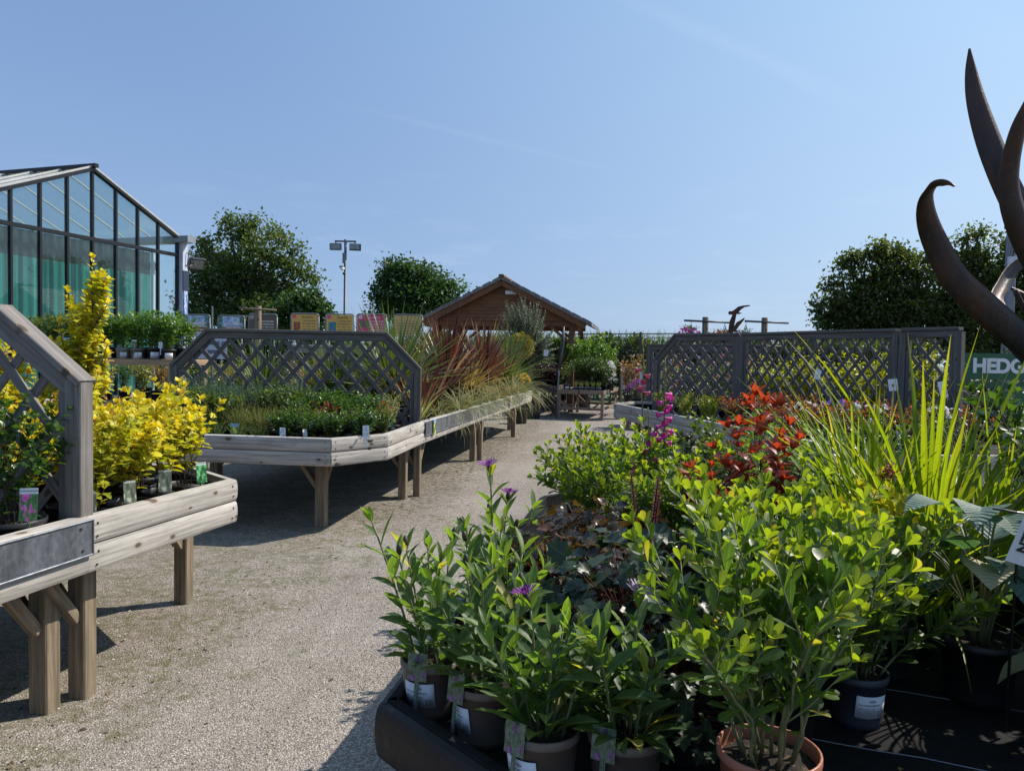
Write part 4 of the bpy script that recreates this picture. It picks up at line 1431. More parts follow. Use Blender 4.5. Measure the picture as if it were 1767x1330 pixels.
def basket(label, px, py, Y, fcol, seed):
    c = at(px, py + 5, Y)
    g = thing('hanging_basket', label, 'basket', c, group='flower baskets on the arms')
    MB().lathe([(.02, -.16), (.09, -.13), (.14, -.06), (.155, 0), (.145, 0), (.12, -.03), (0, -.03)], 18).obj('bowl', 'blackpot', g, True)
    st, lf = shrub(seed, .16, .20, 12, 8, 'small', .035, .024, nb=1, srad=.002)
    lf.obj('foliage', 'mid', g)
    rng = np.random.default_rng(seed)
    fm = MB()
    n = 34
    P = np.stack([rng.normal(0, .11, n), rng.normal(0, .11, n), rng.uniform(.0, .11, n)], 1)
    for q in range(5):
        a = q * 1.257 + rng.uniform(0, 6, n)
        D = np.stack([np.cos(a), np.sin(a) * .6 - .4, np.sin(a) * .7], 1)
        leaves(fm, P, D, np.tile((0, -1., .3), (n, 1)), .03, .028, 'small', .4, .1, rng.random(n))
    fm.obj('blossoms', fcol, g)


basket('pink flower basket hanging left of the round post', 1189, 571, 13.55, 'f_pink', 31)
basket('small orange and white basket hanging next to the birds', 1247, 577, 13.55, 'f_coral', 32)
basket('lilac flower basket hanging under the right post arm', 1283, 577, 13.55, 'f_lilac', 33)


# ------------------------------------------------------------------ two rusted birds
def birds():
    Y = 11.6
    k = Y / F
    b = at(1270, 640, Y)
    g = thing('bird_sculpture', 'rusted steel sculpture of two birds in flight above the trellis', 'sculpture', (b.x, b.y, 0))
    o = np.array((b.x, b.y, 0))

    def flat(name, pts, dy, th=.012):
        w = [np.array(at(x, y, Y)) - o for x, y in pts]
        n = len(w)
        # slight belly: middle of the outline pushed forward so the plate is bent, not flat
        cx = sum(p[0] for p in w) / n
        v = [p + np.array((0, dy + .12 * (p[0] - cx), 0)) for p in w]
        v2 = [p + np.array((0, th, 0)) for p in v]
        q = [(p[0], p[2], 0, 1) for p in v + v2]
        f = [tuple(range(n)), tuple(range(2 * n - 1, n - 1, -1))] + [(i, n + i, n + (i + 1) % n, (i + 1) % n) for i in range(n)]
        return MB().add(v + v2, f, q).obj(name, 'rusty', g)
    flat('upper_bird', [(1256, 540), (1258, 537), (1263, 537), (1268, 534), (1274, 529), (1283, 527), (1295, 526), (1295, 528), (1285, 530), (1278, 535), (1275, 539), (1281, 540), (1276, 542), (1271, 542),
                        (1269, 552), (1266, 566), (1264, 578), (1258, 578), (1257, 566), (1259, 554), (1264, 543), (1258, 543)], 0)
    flat('lower_bird', [(1252, 571), (1256, 568), (1262, 569), (1266, 562), (1270, 556), (1276, 553), (1284, 548), (1283, 552), (1278, 558), (1273, 564), (1269, 570), (1274, 572), (1266, 573), (1258, 574)], -.05)
    MB().tube([(.0, .02, 0), (.0, .02, .9), (-.02, .02, at(1262, 575, Y).z)], .02, 8).obj('stem', 'rusty', g, True)


birds()

# ================================================================== DISPLAY BEDS
def lattice(p0, p1, poly, pitch=.18, w=.034, th=.015, ang=50):
    """crossing slats cut to the panel outline poly given as (along, z)"""
    p0, p1 = np.array((*p0, 0.), float), np.array((*p1, 0.), float)
    x = unit(p1 - p0)
    nrm = np.array((-x[1], x[0], 0))
    mb = MB()
    poly = [np.array(p, float) for p in poly]
    n = len(poly)
    for sgn in (1, -1):
        d = np.array((math.cos(R(ang)), sgn * math.sin(R(ang))))
        m = np.array((-d[1], d[0]))
        pr = [p @ m for p in poly]
        step = pitch * math.sin(R(ang))
        k = math.floor(min(pr) / step)
        while k * step < max(pr):
            c = (k + .5) * step
            hit = []
            for i in range(n):
                a, b = poly[i], poly[(i + 1) % n]
                fa, fb = a @ m - c, b @ m - c
                if fa * fb < 0:
                    hit.append(a + (b - a) * fa / (fa - fb))
            jit = random.gauss(0, .004)
            if len(hit) == 2 and np.linalg.norm(hit[0] - hit[1]) > .08:
                a, b = sorted(hit, key=lambda q: q[0])
                o = nrm * (sgn * (th / 2 + .0006) + random.uniform(-.0004, .0004)) + x * jit
                A = p0 + x * a[0] + (0, 0, a[1]) + o
                B = p0 + x * b[0] + (0, 0, b[1]) + o
                mb.beam(A, B, w * random.uniform(.92, 1.06), th, up=nrm, c=.002)
            k += 1
    return mb


def trellis(parent, p0, p1, z0, zs, zt, cut0, cut1, mat, lat=None, mid=False, pitch=.18, sub=True, pw=.075, slat=.034):
    """a framed trellis screen with cut corners; one part (frame) with its lattice as sub-part"""
    p0, p1 = np.array((p0[0], p0[1], 0.)), np.array((p1[0], p1[1], 0.))
    x = unit(p1 - p0)
    L = np.linalg.norm(p1 - p0)
    Z = np.array((0, 0, 1.))
    P = lambda u, z: p0 + x * u + Z * z
    nrm = np.array((-x[1], x[0], 0))
    mb = MB()
    e = pw / 2
    for u, c in ((0, cut0), (L, cut1)):
        mb.beam(P(u, z0), P(u, zs if c else zt - .03), pw, pw, up=nrm)
        s = 1 if u == 0 else -1
        mb.beam(P(u + s * (e + .022), z0), P(u + s * (e + .022), (zs if c else zt) - .05), .04, .045, up=nrm)
    u0, u1 = (cut0 or 0), L - (cut1 or 0)
    mb.beam(P(u0 - .01, zt), P(u1 + .01, zt), .095, .032, up=Z)
    mb.beam(P(u0, zt - .052), P(u1, zt - .052), .055, .07, up=Z)
    for u, c, s in ((0, cut0, 1), (L, cut1, -1)):
        if c:
            up = unit(np.cross(nrm, P(u + s * c, zt) - P(u, zs)))
            if up[2] < 0:
                up = -up
            mb.beam(P(u - s * e * .9, zs - .015), P(u + s * c, zt), .095, .032, up=up)
            mb.beam(P(u, zs - .055) + 0, P(u + s * (c + .02), zt - .055), .055, .07, up=up)
    mb.beam(P(e, z0 + .06), P(L - e, z0 + .06), .05, .06, up=Z)
    if mid:
        mb.beam(P(L / 2, z0), P(L / 2, zt - .02), .06, .07, up=nrm)
    f = mb.obj('trellis', mat, parent)
    b = .045
    poly = [(b, z0 + .06), (L - b, z0 + .06)]
    poly += [(L - b, zs - .05), (L - cut1 - .01, zt - .07)] if cut1 else [(L - b, zt - .07)]
    poly += [(cut0 + .01, zt - .07), (b, zs - .05)] if cut0 else [(b, zt - .07)]
    lattice(p0[:2], p1[:2], poly, pitch, w=slat).obj('lattice', lat or mat, f)
    return f


def planter(label, outline, sides, legs, floor=.66, zt=.825, zb=.59, logm='wood_grey', legm='wood_leg', steel='steel', group='raised timber beds along the path', name='planter_bed', origin=None):
    o = np.array(outline).mean(0)
    g = thing(name, label, 'planter', (o[0], o[1], 0), group=group)
    pts = [np.array(p, float) - o for p in outline]
    n = len(pts)
    MB().prism(pts, floor - .02, floor).obj('bed_floor', 'black', g)
    cen = np.zeros(2)
    for i in range(n):
        a, b = pts[i], pts[(i + 1) % n]
        d = unit(b - a)
        out = np.array((d[1], -d[0]))
        if out @ ((a + b) / 2 - cen) < 0:
            out = -out
        h = (zt - zb) / 2
        kind = sides[i]
        if kind == 'log':
            for zc in (zb + h / 2, zb + 1.5 * h):
                lr = MB().log(a - d * .006, b + d * .006, out, zc, h * .995).obj('log_rail', logm, g)
                sc = MB()
                for e_ in (a + d * .035, b - d * .035):
                    for zz in (-.028, .026):
                        c = e_ + d * random.uniform(-.006, .006)
                        sc.tube([V3(c + out * .012, zc + zz), V3(c + out * .0235, zc + zz)], .005, 7)
                sc.obj('screws', 'screw', lr)
            MB().beam(V3((a + b) / 2 - out * .045 - d * .02, (zt + zb) / 2 - .01) - V3(d, 0) * np.linalg.norm(b - a) * .49, V3((a + b) / 2 - out * .045 + d * .02, (zt + zb) / 2 - .01) + V3(d, 0) * np.linalg.norm(b - a) * .49, .025, zt - zb - .06).obj('liner', 'black', g)
        elif kind == 'steel':
            L = np.linalg.norm(b - a)
            nb = max(1, round(L / 1.85))
            for k in range(nb):
                p, q = a + d * (L * k / nb + .004), a + d * (L * (k + 1) / nb - .004)
                MB().beam(V3(p - out * .012, zt - .016), V3(q - out * .012, zt - .016), .07, .034, c=.008).obj('top_rail', logm, g)
                MB().log(p, q, out, zb + h / 2, h * .995).obj('log_rail', logm, g)
                MB().beam(V3(p - out * .02, zb + 1.45 * h), V3(q - out * .02, zb + 1.45 * h), .03, h * .9).obj('backing_board', logm, g)
                mb = MB()
                zc, hh = zb + .155, .142
                mb.beam(V3(p + out * .034, zc), V3(q + out * .034, zc), .004, hh, c=.001)
                mb.beam(V3(p + out * .036, zc - hh / 2), V3(q + out * .036, zc - hh / 2), .010, .008, c=.003)
                mb.beam(V3(p + out * .036, zc + hh / 2), V3(q + out * .036, zc + hh / 2), .010, .008, c=.003)
                for e_ in (p + d * .004, q - d * .004):
                    mb.beam(V3(e_ + out * .036, zc - hh / 2), V3(e_ + out * .036, zc + hh / 2), .008, .010, up=V3(out, 0), c=.003)
                s = mb.obj('steel_panel', steel, g)
                sc = MB()
                for f in np.linspace(.05, .95, max(2, int(L / nb / .45))):
                    for zz in (zc - .045, zc + .045):
                        c = p + (q - p) * (f + random.uniform(-.01, .01))
                        sc.tube([V3(c + out * .034, zz), V3(c + out * .0395, zz)], .006, 8)
                sc.obj('screws', 'screw', s)
    for (x, y, w) in legs:
        p = np.array((x, y)) - o
        l = MB().beam((p[0], p[1], 0), (p[0], p[1], zb + .08), w, w * .92, up=(.17, 1, 0), c=.006).obj('leg', legm, g)
        inw = unit(-p) if True else p
        for dd in (np.array((-.985, .17)), np.array((.17, .985))):
            s = 1 if dd @ inw > -.2 else -1
            q = p + dd * s * .22
            pp = p + dd * s * (w * .5)
            MB().beam((pp[0], pp[1], zb - .24), (q[0], q[1], zb - .01), .045, .045, c=.004).obj('brace', legm, l)
    return g, o


# near left bed
out1 = [(-2.36, .25), (-1.735, 3.07), (-1.50, 4.06), (-1.93, 4.52), (-3.45, 4.76), (-3.95, 4.35), (-4.45, 1.0), (-4.7, .3)]
g1, o1 = planter('nearest raised timber bed with a trellis across it, golden shrubs inside',
                 out1, ['steel', 'log', 'log', 'log', 'log', 'steel', 'steel', 'log'],
                 [(-1.93, 3.10, .088), (-1.855, 3.245, .085), (-1.96, 4.50, .085), (-3.5, 4.3, .1), (-3.9, 3.2, .1), (-2.35, 1.2, .1), (-4.2, 1.2, .1)])
trellis(g1, np.array((-4.16, 3.50)) - o1, np.array((-1.775, 3.085)) - o1, .62, 1.385, 1.675, .36, .36, 'wood_post', None, pitch=.20, slat=.040)

# the long bed on the left of the path
out2 = [(-3.40, 6.85), (-2.98, 6.36), (-1.48, 6.17), (-1.10, 6.62), (-.94, 7.96), (.19, 14.95), (.41, 16.30), (.05, 16.80), (-1.75, 17.1), (-2.2, 16.7), (-3.52, 7.85)]
g2, o2 = planter('long raised timber bed with a trellis near its front, full of sword leaved plants',
                 out2, ['log', 'log', 'log', 'log', 'steel', 'log', 'log', 'log', 'log', 'steel', 'log'],
                 [(-1.66, 6.60, .092), (-1.14, 7.95, .085), (-1.01, 8.12, .075), (-.56, 11.0, .085), (-.46, 11.1, .075), (-.04, 15.9, .085), (.04, 14.5, .085), (-2.9, 6.8, .1), (-3.1, 7.9, .1), (-2.5, 11.2, .1), (-2.1, 14.5, .1), (-1.7, 16.6, .1)])
trellis(g2, np.array((-3.47, 7.74)) - o2, np.array((-.995, 7.93)) - o2, .64, 1.385, 1.745, .33, .33, 'wood_trellis', 'wood_trellis', pitch=.185, slat=.042)
trellis(g2, np.array((-3.1, 9.75)) - o2, np.array((-1.75, 9.55)) - o2, .64, 1.3, 1.62, .3, 0, 'wood_grey', 'wood_grey', pitch=.17, slat=.045)

# bed on the right behind the foreground bench
out3 = [(1.65, 12.0), (2.22, 8.96), (2.75, 6.2), (3.3, 5.75), (5.3, 5.95), (5.7, 6.5), (5.2, 12.0), (4.6, 12.6), (2.05, 12.7)]
g3, o3 = planter('raised timber bed on the right with dark log rails and an angled run of trellis',
                 out3, ['log'] * 9, [(1.95, 11.6, .1), (2.36, 10.2, .11), (2.5, 8.9, .1), (2.9, 6.6, .1), (5.2, 6.5, .1), (4.8, 11.8, .1)], logm='wood_grey')
A0, A1, A2, A3 = (2.085, 10.9), (3.03, 10.08), (4.12, 8.10), (4.47, 7.55)
trellis(g3, np.array(A0) - o3, np.array(A1) - o3, .64, 1.53, 1.885, .30, 0, 'wood_trellis', pitch=.17, slat=.042)
trellis(g3, np.array(A1) + (.03, -.06) - o3, np.array(A2) - o3, .64, 1.53, 1.885, 0, 0, 'wood_trellis', pitch=.17)
trellis(g3, np.array(A2) + (.04, -.07) - o3, np.array(A3) - o3, .64, 1.53, 1.885, 0, 0, 'wood_trellis', pitch=.17)

# back lattice fence panel far behind the birds
gl = thing('trellis_panel', 'small far grey trellis panel standing just left of the right hand bed', 'trellis', (2.42, 12.95, 0))
trellis(gl, (.02, .55), (1.9, -.10), .0, 1.5, 1.80, 0, 0, 'wood_trellis', pitch=.16)


# ------------------------------------------------------------------ foreground bench
def bench():
    pts = [(-.30, 2.15), (-.325, 2.01), (.30, 1.29), (.75, 1.02), (2.5, 1.02), (2.9, 1.5), (3.0, 4.6), (2.6, 5.2), (.62, 5.5), (.22, 5.1)]
    o = np.array((1.2, 2.8))
    g = thing('display_bench', 'low wide bench with black fabric top and black log edge in the right foreground', 'bench', (*o, 0))
    P = [np.array(p) - o for p in pts]
    MB().prism(P, .46, .50).obj('membrane_top', 'black', g)
    n = len(P)
    for i in range(n):
        a, b = P[i], P[(i + 1) % n]
        d = unit(b - a)
        out = np.array((d[1], -d[0]))
        if out @ ((a + b) / 2) < 0:
            out = -out
        MB().log(a - d * .008, b + d * .008, out, .49, .155, .030, .03).obj('log_rail', 'blackwood', g)
        MB().beam(V3(a - out * .016, .568), V3(b - out * .016, .568), .030, .012, c=.003).obj('membrane_fold', 'black', g)
    for x, y in ((-.05, 2.15), (.5, 1.35), (.45, 4.9), (2.5, 1.3), (2.6, 4.8), (1.3, 3.2)):
        MB().beam((x - o[0], y - o[1], 0), (x - o[0], y - o[1], .47), .1, .1).obj('leg', 'wood_leg', g)
    s = MB()
    for (a, b) in (((.62, 2.06), (1.62, 1.66)), ((1.02, 2.36), (1.65, 2.10)), ((.05, 2.25), (.60, 2.07))):
        k = 9
        pp = [np.array((a[0] + (b[0] - a[0]) * i / k - o[0], a[1] + (b[1] - a[1]) * i / k + random.gauss(0, .003) - o[1], .5012)) for i in range(k + 1)]
        s.tube(pp, .0016, 4)
    s.obj('seam', 'galv', g)
    # a few fallen leaves and crumbs
    rng = np.random.default_rng(2)
    for q in range(1):
        n = 40
        Pq = np.stack([rng.uniform(-.7, .7, n), rng.uniform(-1.2, .2, n), np.full(n, .503)], 1)
        fm = MB()
        leaves(fm, Pq, np.stack([rng.normal(0, 1, n), rng.normal(0, 1, n), np.zeros(n)], 1), np.tile((0, 0, 1.), (n, 1)), rng.uniform(.008, .03, n), rng.uniform(.004, .014, n), 'small', .5, .2, rng.random(n))
        fm.obj('fallen_leaves', 'orange_leaf', g)


bench()


# ------------------------------------------------------------------ timber tables
def table(label, c, zt, legm, topm, rim=.10, lower=.28, group='timber plant tables', slat=True, braces=True):
    """c: four corners (front left, front right, back right, back left)"""
    o = np.array(c).mean(0)
    g = thing('plant_table', label, 'table', (*o, 0), group=group)
    P = [np.array(p) - o for p in c]
    for i in range(4):
        a, b = P[i], P[(i + 1) % 4]
        MB().beam(V3(a, zt - rim / 2), V3(b, zt - rim / 2), .035, rim).obj('rim_board', topm, g)
    for i in range(4):
        a, b = P[i] * .97, P[(i + 1) % 4] * .97
        MB().beam(V3(a, lower), V3(b, lower), .04, .07).obj('stretcher', legm, g)
    inn = [p * .98 for p in P]
    MB().prism(inn, zt - .055, zt - .035).obj('table_top', 'black', g)
    for i, p in enumerate(P):
        q = p * .955
        l = MB().beam(V3(q, 0), V3(q, zt - .03), .075, .075, up=(.17, 1, 0)).obj('leg', legm, g)
        if braces:
            for j in ((i + 1) % 4, (i - 1) % 4):
                d = unit(P[j] - p)
                MB().beam(V3(q + d * .04, lower + .18), V3(q + d * .22, lower + .02), .035, .05).obj('brace', legm, l)
    return g


table('sawn timber table with a rail below, small heather pots along its front edge', [(1.17, 19.15), (2.27, 18.75), (2.98, 21.3), (1.9, 21.9)], .75, 'wood_bench', 'wood_bench')
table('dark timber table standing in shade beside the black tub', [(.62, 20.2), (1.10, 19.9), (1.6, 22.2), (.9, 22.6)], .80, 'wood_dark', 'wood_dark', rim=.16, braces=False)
table('low timber table with violet and orange plants left of the small far trellis', [(2.55, 16.6), (3.3, 16.3), (3.6, 17.6), (2.8, 17.9)], .55, 'wood_bench', 'wood_bench', lower=.2, braces=False)
table('high sawn larch table carrying the row of laurels by the greenhouse', [(-5.75, 8.6), (-3.78, 8.45), (-3.72, 9.2), (-5.7, 9.4)], 1.43, 'wood_warm', 'wood_warm', rim=.07, lower=.75, braces=False)
table('long sawn larch table behind the trellis, crowded with pale shrubs', [(-6.4, 11.0), (-3.4, 10.7), (-3.2, 12.4), (-6.3, 12.8)], .80, 'wood_warm', 'wood_warm', lower=.3, braces=False)

# black square tub
tb = thing('square_tub', 'black square tub holding the olive tree beyond the long bed', 'tub', (.47, 19.2, 0), .16)
mb = MB()
q = []
for r, z in ((.21, 0), (.275, .44), (.29, .44), (.29, .48), (.262, .48), (.25, .36)):
    q.append([(s[0] * r, s[1] * r, z) for s in ((-1, -1), (1, -1), (1, 1), (-1, 1))])
v = [p for row in q for p in row]
f = [(i * 4 + k, i * 4 + (k + 1) % 4, i * 4 + 4 + (k + 1) % 4, i * 4 + 4 + k) for i in range(5) for k in range(4)] + [(3, 2, 1, 0)]
mb.add(v, f, [(p[0], p[2], 0, 1) for p in v]).obj('tub_body', 'blackpot', tb)
MB().prism([(-.25, -.25), (.25, -.25), (.25, .25), (-.25, .25)], .36, .40).obj('soil', 'soil', tb)


# ------------------------------------------------------------------ steel flower sculpture
def steel_flower():
    Y = 3.2
    base = np.array((2.75, 3.3, 0))
    g = thing('steel_flower', 'tall bronzed steel flower sculpture of curled pointed blades', 'sculpture', base)

    def blade(pts, th=.010, cup=.25):
        """pts: (x, y, forward distance, half width in m, twist) down the middle of the blade"""
        c = np.array([np.array(at(p[0], p[1], p[2])) - base for p in pts])
        hw = np.array([p[3] for p in pts])
        tw = np.array([p[4] for p in pts])
        # refine
        n = 40
        s0 = np.linspace(0, 1, len(pts))
        s1 = np.linspace(0, 1, n)

        def sm(a):
            a = np.asarray(a, float)
            out = np.empty((n,) + a.shape[1:])
            for i, s in enumerate(s1):
                x = s * (len(pts) - 1)
                k = min(int(x), len(pts) - 2)
                f = x - k
                p0, p1, p2, p3 = a[max(k - 1, 0)], a[k], a[k + 1], a[min(k + 2, len(a) - 1)]
                out[i] = .5 * ((2 * p1) + (-p0 + p2) * f + (2 * p0 - 5 * p1 + 4 * p2 - p3) * f * f + (-p0 + 3 * p1 - 3 * p2 + p3) * f ** 3)
            return out
        c, hw, tw = sm(c), np.maximum(sm(hw), .0015), sm(tw)
        T = unit(np.gradient(c, axis=0))
        view = unit(c + base - np.array((0, 0, EYE)))
        X = unit(np.cross(T, np.tile((0.25, 1., .05), (n, 1))))
        Yv = np.cross(X, T)
        X, Yv = X * np.cos(tw)[:, None] + Yv * np.sin(tw)[:, None], Yv * np.cos(tw)[:, None] - X * np.sin(tw)[:, None]
        sec = [(-1, 0), (-.55, -.75), (0, -1), (.55, -.75), (1, 0)]
        v = []
        for off in (0, 1):
            for i in range(n):
                for (a, b) in sec:
                    v.append(c[i] + X[i] * hw[i] * a + Yv[i] * (hw[i] * cup * b + (off * th * (1 - .75 * abs(a)))))
        m = 5
        f = []
        for i in range(n - 1):
            for k in range(m - 1):
                a = i * m + k
                f.append((a, a + 1, a + m + 1, a + m))
                b = n * m + a
                f.append((b + m, b + m + 1, b + 1, b))
            for k in (0, m - 1):
                a = i * m + k
                b = n * m + a
                f.append((a, a + m, b + m, b) if k == 0 else (b, b + m, a + m, a))
        v = np.array(v)
        q = np.hstack([v * (1, 1, 1), np.ones((len(v), 1))])
        return MB().add(v, f, q).obj('blade', 'rust', g, True)
    k = Y / F
    blade([(1673, 84, 3.3, .004, 0), (1676, 125, 3.3, .024, 0), (1685, 175, 3.28, .039, 0), (1706, 243, 3.25, .050, 0), (1735, 315, 3.22, .054, 0), (1776, 400, 3.22, .056, 0), (1822, 500, 3.24, .056, 0), (1868, 625, 3.3, .05, 0)])
    blade([(1800, 120, 2.9, .006, 0), (1778, 175, 2.95, .022, .2), (1757, 225, 3.0, .032, .2), (1744, 280, 3.05, .036, .1), (1741, 325, 3.08, .040, 0), (1752, 375, 3.1, .046, 0), (1780, 440, 3.15, .05, 0), (1830, 520, 3.2, .05, 0), (1872, 630, 3.3, .04, 0)], cup=.45)
    blade([(1646, 322, 2.78, .003, 1.2), (1636, 316, 2.80, .010, 1.15), (1622, 316, 2.84, .018, 1.0), (1608, 324, 2.90, .024, .7), (1597, 345, 2.98, .034, .3), (1600, 380, 3.05, .043, .1), (1617, 425, 3.1, .050, 0), (1648, 480, 3.12, .055, 0), (1698, 530, 3.14, .062, 0),
           (1744, 570, 3.18, .062, 0), (1806, 619, 3.22, .062, 0), (1868, 680, 3.3, .06, 0)])
    blade([(1822, 425, 3.9, .004, 0), (1785, 442, 3.85, .022, .3), (1752, 462, 3.8, .034, .3), (1732, 490, 3.7, .036, .2), (1722, 525, 3.55, .034, 0), (1760, 600, 3.4, .04, 0), (1870, 690, 3.3, .04, 0)], cup=-.5)
    blade([(1745, 497, 3.45, .006, 0), (1770, 515, 3.42, .02, 0), (1800, 550, 3.4, .03, 0), (1872, 680, 3.3, .04, 0)], cup=.5)
    blade([(1890, 60, 3.4, .004, 0), (1905, 150, 3.4, .04, 0), (1912, 260, 3.38, .06, 0), (1905, 400, 3.35, .066, 0), (1880, 640, 3.3, .05, 0)])
    blade([(2010, 320, 3.2, .004, 0), (2015, 380, 3.2, .03, 0), (1985, 480, 3.22, .055, 0), (1930, 580, 3.25, .07, 0), (1876, 680, 3.3, .05, 0)])
    j = np.array(at(1872, 665, 3.3)) - base
    MB().tube([(0, 0, 0), (0, 0, .6), (j[0], j[1], j[2] - .1), (j[0], j[1], j[2] + .1)], (.06, .05, .045, .07), 14).obj('stem', 'rust', g, True)
    MB().lathe([(0, 0), (.28, 0), (.28, .015), (.07, .02), (.06, .05), (0, .05)], 28).obj('base_plate', 'rust', g, True)
    mb = MB()
    mb.tube(bez(np.array(at(1752, 500, 3.3)) - base, np.array(at(1762, 540, 3.3)) - base, j, 10), (.012, .012, .012, .012, .012, .012, .012, .012, .012, .012), 8)
    mb.obj('rod', 'rust', g, True)


steel_flower()


# ------------------------------------------------------------------ green HEDGING boards
def hedging():
    Y = 8.6
    a, b = at(1653, 632, Y), at(1900, 635, Y)
    w = (b - a).length
    k = Y / F
    c = (a + b) / 2
    g = thing('sign_board', 'green board with white letters HEDGING half hidden by a steel blade', 'sign', (c.x, c.y, 0), math.atan2(b.y - a.y, b.x - a.x))
    zc = c.z
    MB().card((0, 0, zc), (1, 0, 0), (0, 0, 1), w, .30, .012).obj('panel', 'hedgegreen', g)
    MB().card((-.0, -.014, zc - .21), (1, 0, 0), (0, 0, 1), w * .92, .075, .004).obj('lower_strip', 'hedgedark', g)
    MB().card((.16, 0, zc - .36), (1, 0, 0), (0, 0, 1), w * .78, .17, .012).obj('lower_panel', 'hedgegreen', g)
    for s in (-.42, .42):
        MB().beam((s * w, .04, 0), (s * w, .04, zc + .1), .06, .06).obj('post', 'wood_leg', g)
    o = link('lettering', text_mesh('HEDGING', .222, 'white', .0095, .003, .97), g)
    wd = max(v.co.x for v in o.data.vertices) - min(v.co.x for v in o.data.vertices)
    o.location = (-w / 2 + .165 + wd / 2, -.0095, zc)
    o.rotation_euler = (math.pi / 2, 0, 0)
    ar = MB()
    v = [(-w / 2 + .03, -.0075, zc + .07), (-w / 2 + .03, -.0075, zc + .04), (-w / 2 + .10, -.0075, zc), (-w / 2 + .03, -.0075, zc - .04), (-w / 2 + .03, -.0075, zc - .07), (-w / 2 + .135, -.0075, zc)]
    v2 = [(x, y - .002, z) for x, y, z in v]
    ar.add(v2 + v, [(0, 1, 2, 5), (2, 3, 4, 5)] + [(i, 6 + i, 6 + (i + 1) % 6, (i + 1) % 6) for i in range(6)])
    ar.obj('arrow_mark', 'hedgelight', g)


M['hedgegreen'] = plain('sign green', (.012, .10, .042), .4, var=.05, scale=3)
M['hedgedark'] = plain('sign dark green', (.012, .08, .035), .4)
M['hedgelight'] = plain('sign light green', (.08, .30, .12), .4)
hedging()

# ================================================================== PLANTS
PRIM = {}


def variants(key, makers):
    PRIM[key] = makers
    return makers


def pick(key):
    return random.choice(PRIM[key])


def blossoms(P, col, size, n=5, seed=1, up=.6, tm='small', w=.9):
    """open flowers at points P"""
    rng = np.random.default_rng(seed)
    fm = MB()
    P = np.asarray(P, float)
    m = len(P)
    tilt = rng.normal(0, .5, (m, 3)) + (0, -.2, up)
    Z = unit(tilt)
    X = unit(np.cross(Z, (.3, .9, .1)))
    Y = np.cross(Z, X)
    o = rng.uniform(0, 6, m)
    for q in range(n):
        a = o + q * 6.2832 / n
        D = X * np.cos(a)[:, None] + Y * np.sin(a)[:, None] + Z * .35
        leaves(fm, P, D, Z, size * .5 * rng.uniform(.8, 1.1, m), size * .5 * w, tm, -.3, .15, rng.random(m))
    return fm


def tips(seed, n, H, Rr, flat=.7):
    rng = np.random.default_rng(seed)
    a = rng.uniform(0, 6.28, n)
    r = np.sqrt(rng.random(n))
    z = H * np.sqrt(np.clip(1 - (r * flat) ** 2, .05, 1)) * rng.uniform(.8, 1.08, n)
    return np.stack([Rr * r * np.cos(a), Rr * r * np.sin(a), z], 1)


def sqpot():
    return ('blackpot', .105, .16)


# ---- golden shrubs of the nearest bed
variants('gold', [sl(shrub(100 + k, .56, .20, 7, 16, 'lobed', .072, .066, r0=.03, t0=.20, nb=4, bl=.34, bend=.5, fold=.22, srad=.0035, ang=66, wave=.05, shape=.5), 'stem_brown', 'gold') for k in range(3)])
variants('goldtall', [sl(shrub(110 + k, .85, .24, 8, 24, 'lobed', .068, .062, r0=.03, t0=.16, nb=4, bl=.26, bend=.5, fold=.22, srad=.004, ang=66, wave=.05, shape=.5), 'stem_brown', 'gold') for k in range(2)])
variants('goldlime', [sl(shrub(116 + k, .50, .19, 7, 15, 'lobed', .060, .056, r0=.03, t0=.12, nb=3, bl=.34, bend=.5, fold=.22, srad=.0035, ang=66, wave=.05, shape=.5), 'stem_brown', 'golddark') for k in range(2)])
column = sl(shrub(120, 1.22, .15, 5, 48, 'lobed', .062, .058, r0=.03, t0=.08, nb=13, bl=.17, bend=.5, fold=.22, srad=.006, ang=70, wave=.05, shape=.25, minh=.55), 'stem_brown', 'gold')

bp = np.array((.222, .975))          # along the near bed
bn = np.array((-.975, .222))         # into it
b0 = np.array((-1.735, 3.07))
row_names = ['beside the trellis post', 'second from the trellis post', 'third from the trellis post', 'at the bed end above the log tip']
for i, u in enumerate((.18, .42, .66, .89)):
    p = b0 + bp * u + bn * (.15 + (.05 if i == 3 else 0))
    plant('golden_shrub', 'golden leaved shrub in the front row, ' + row_names[i], 'shrub', (*p, .66), 'golden shrubs in black pots', pick('goldlime') if i == 0 else pick('gold'), sqpot(), scale=(.88, .92, .98, .96)[i],
          card=('tag_clear' if i < 3 else 'tag_green', .06, .11, *((.05, -.09) if i < 3 else (.10, -.02)), (.5, .9, .6, .9)[i]))
k = 0
spots = [(.10, .42), (.36, .44), (.62, .42), (.86, .46), (.16, .70), (.48, .72), (.80, .74), (1.05, .60), (.10, 1.0), (.45, 1.02), (.80, 1.0), (1.1, .95), (.2, 1.35), (.6, 1.4), (1.0, 1.35), (.25, 1.75), (.7, 1.8), (1.2, 1.8), (.35, 2.15), (.8, 2.2)]
for (u, v) in spots:
    p = b0 + bp * u + bn * v
    tall = v > .6 and u < .75
    plant('golden_shrub', ('taller golden shrub' if tall else 'golden shrub') + ' of the nearest bed standing in row %s behind the front row' % {0: 'one', 1: 'two', 2: 'three', 3: 'four', 4: 'five', 5: 'six'}[min(5, int((v - .4) / .29))],
          'shrub', (*p, .66), 'golden shrubs massed in the nearest bed', pick('goldtall') if tall else pick('gold'), sqpot(), scale=random.uniform(.84, .98) * (.92 if not tall else .95))
    k += 1
p = at(150, 700, 3.72)
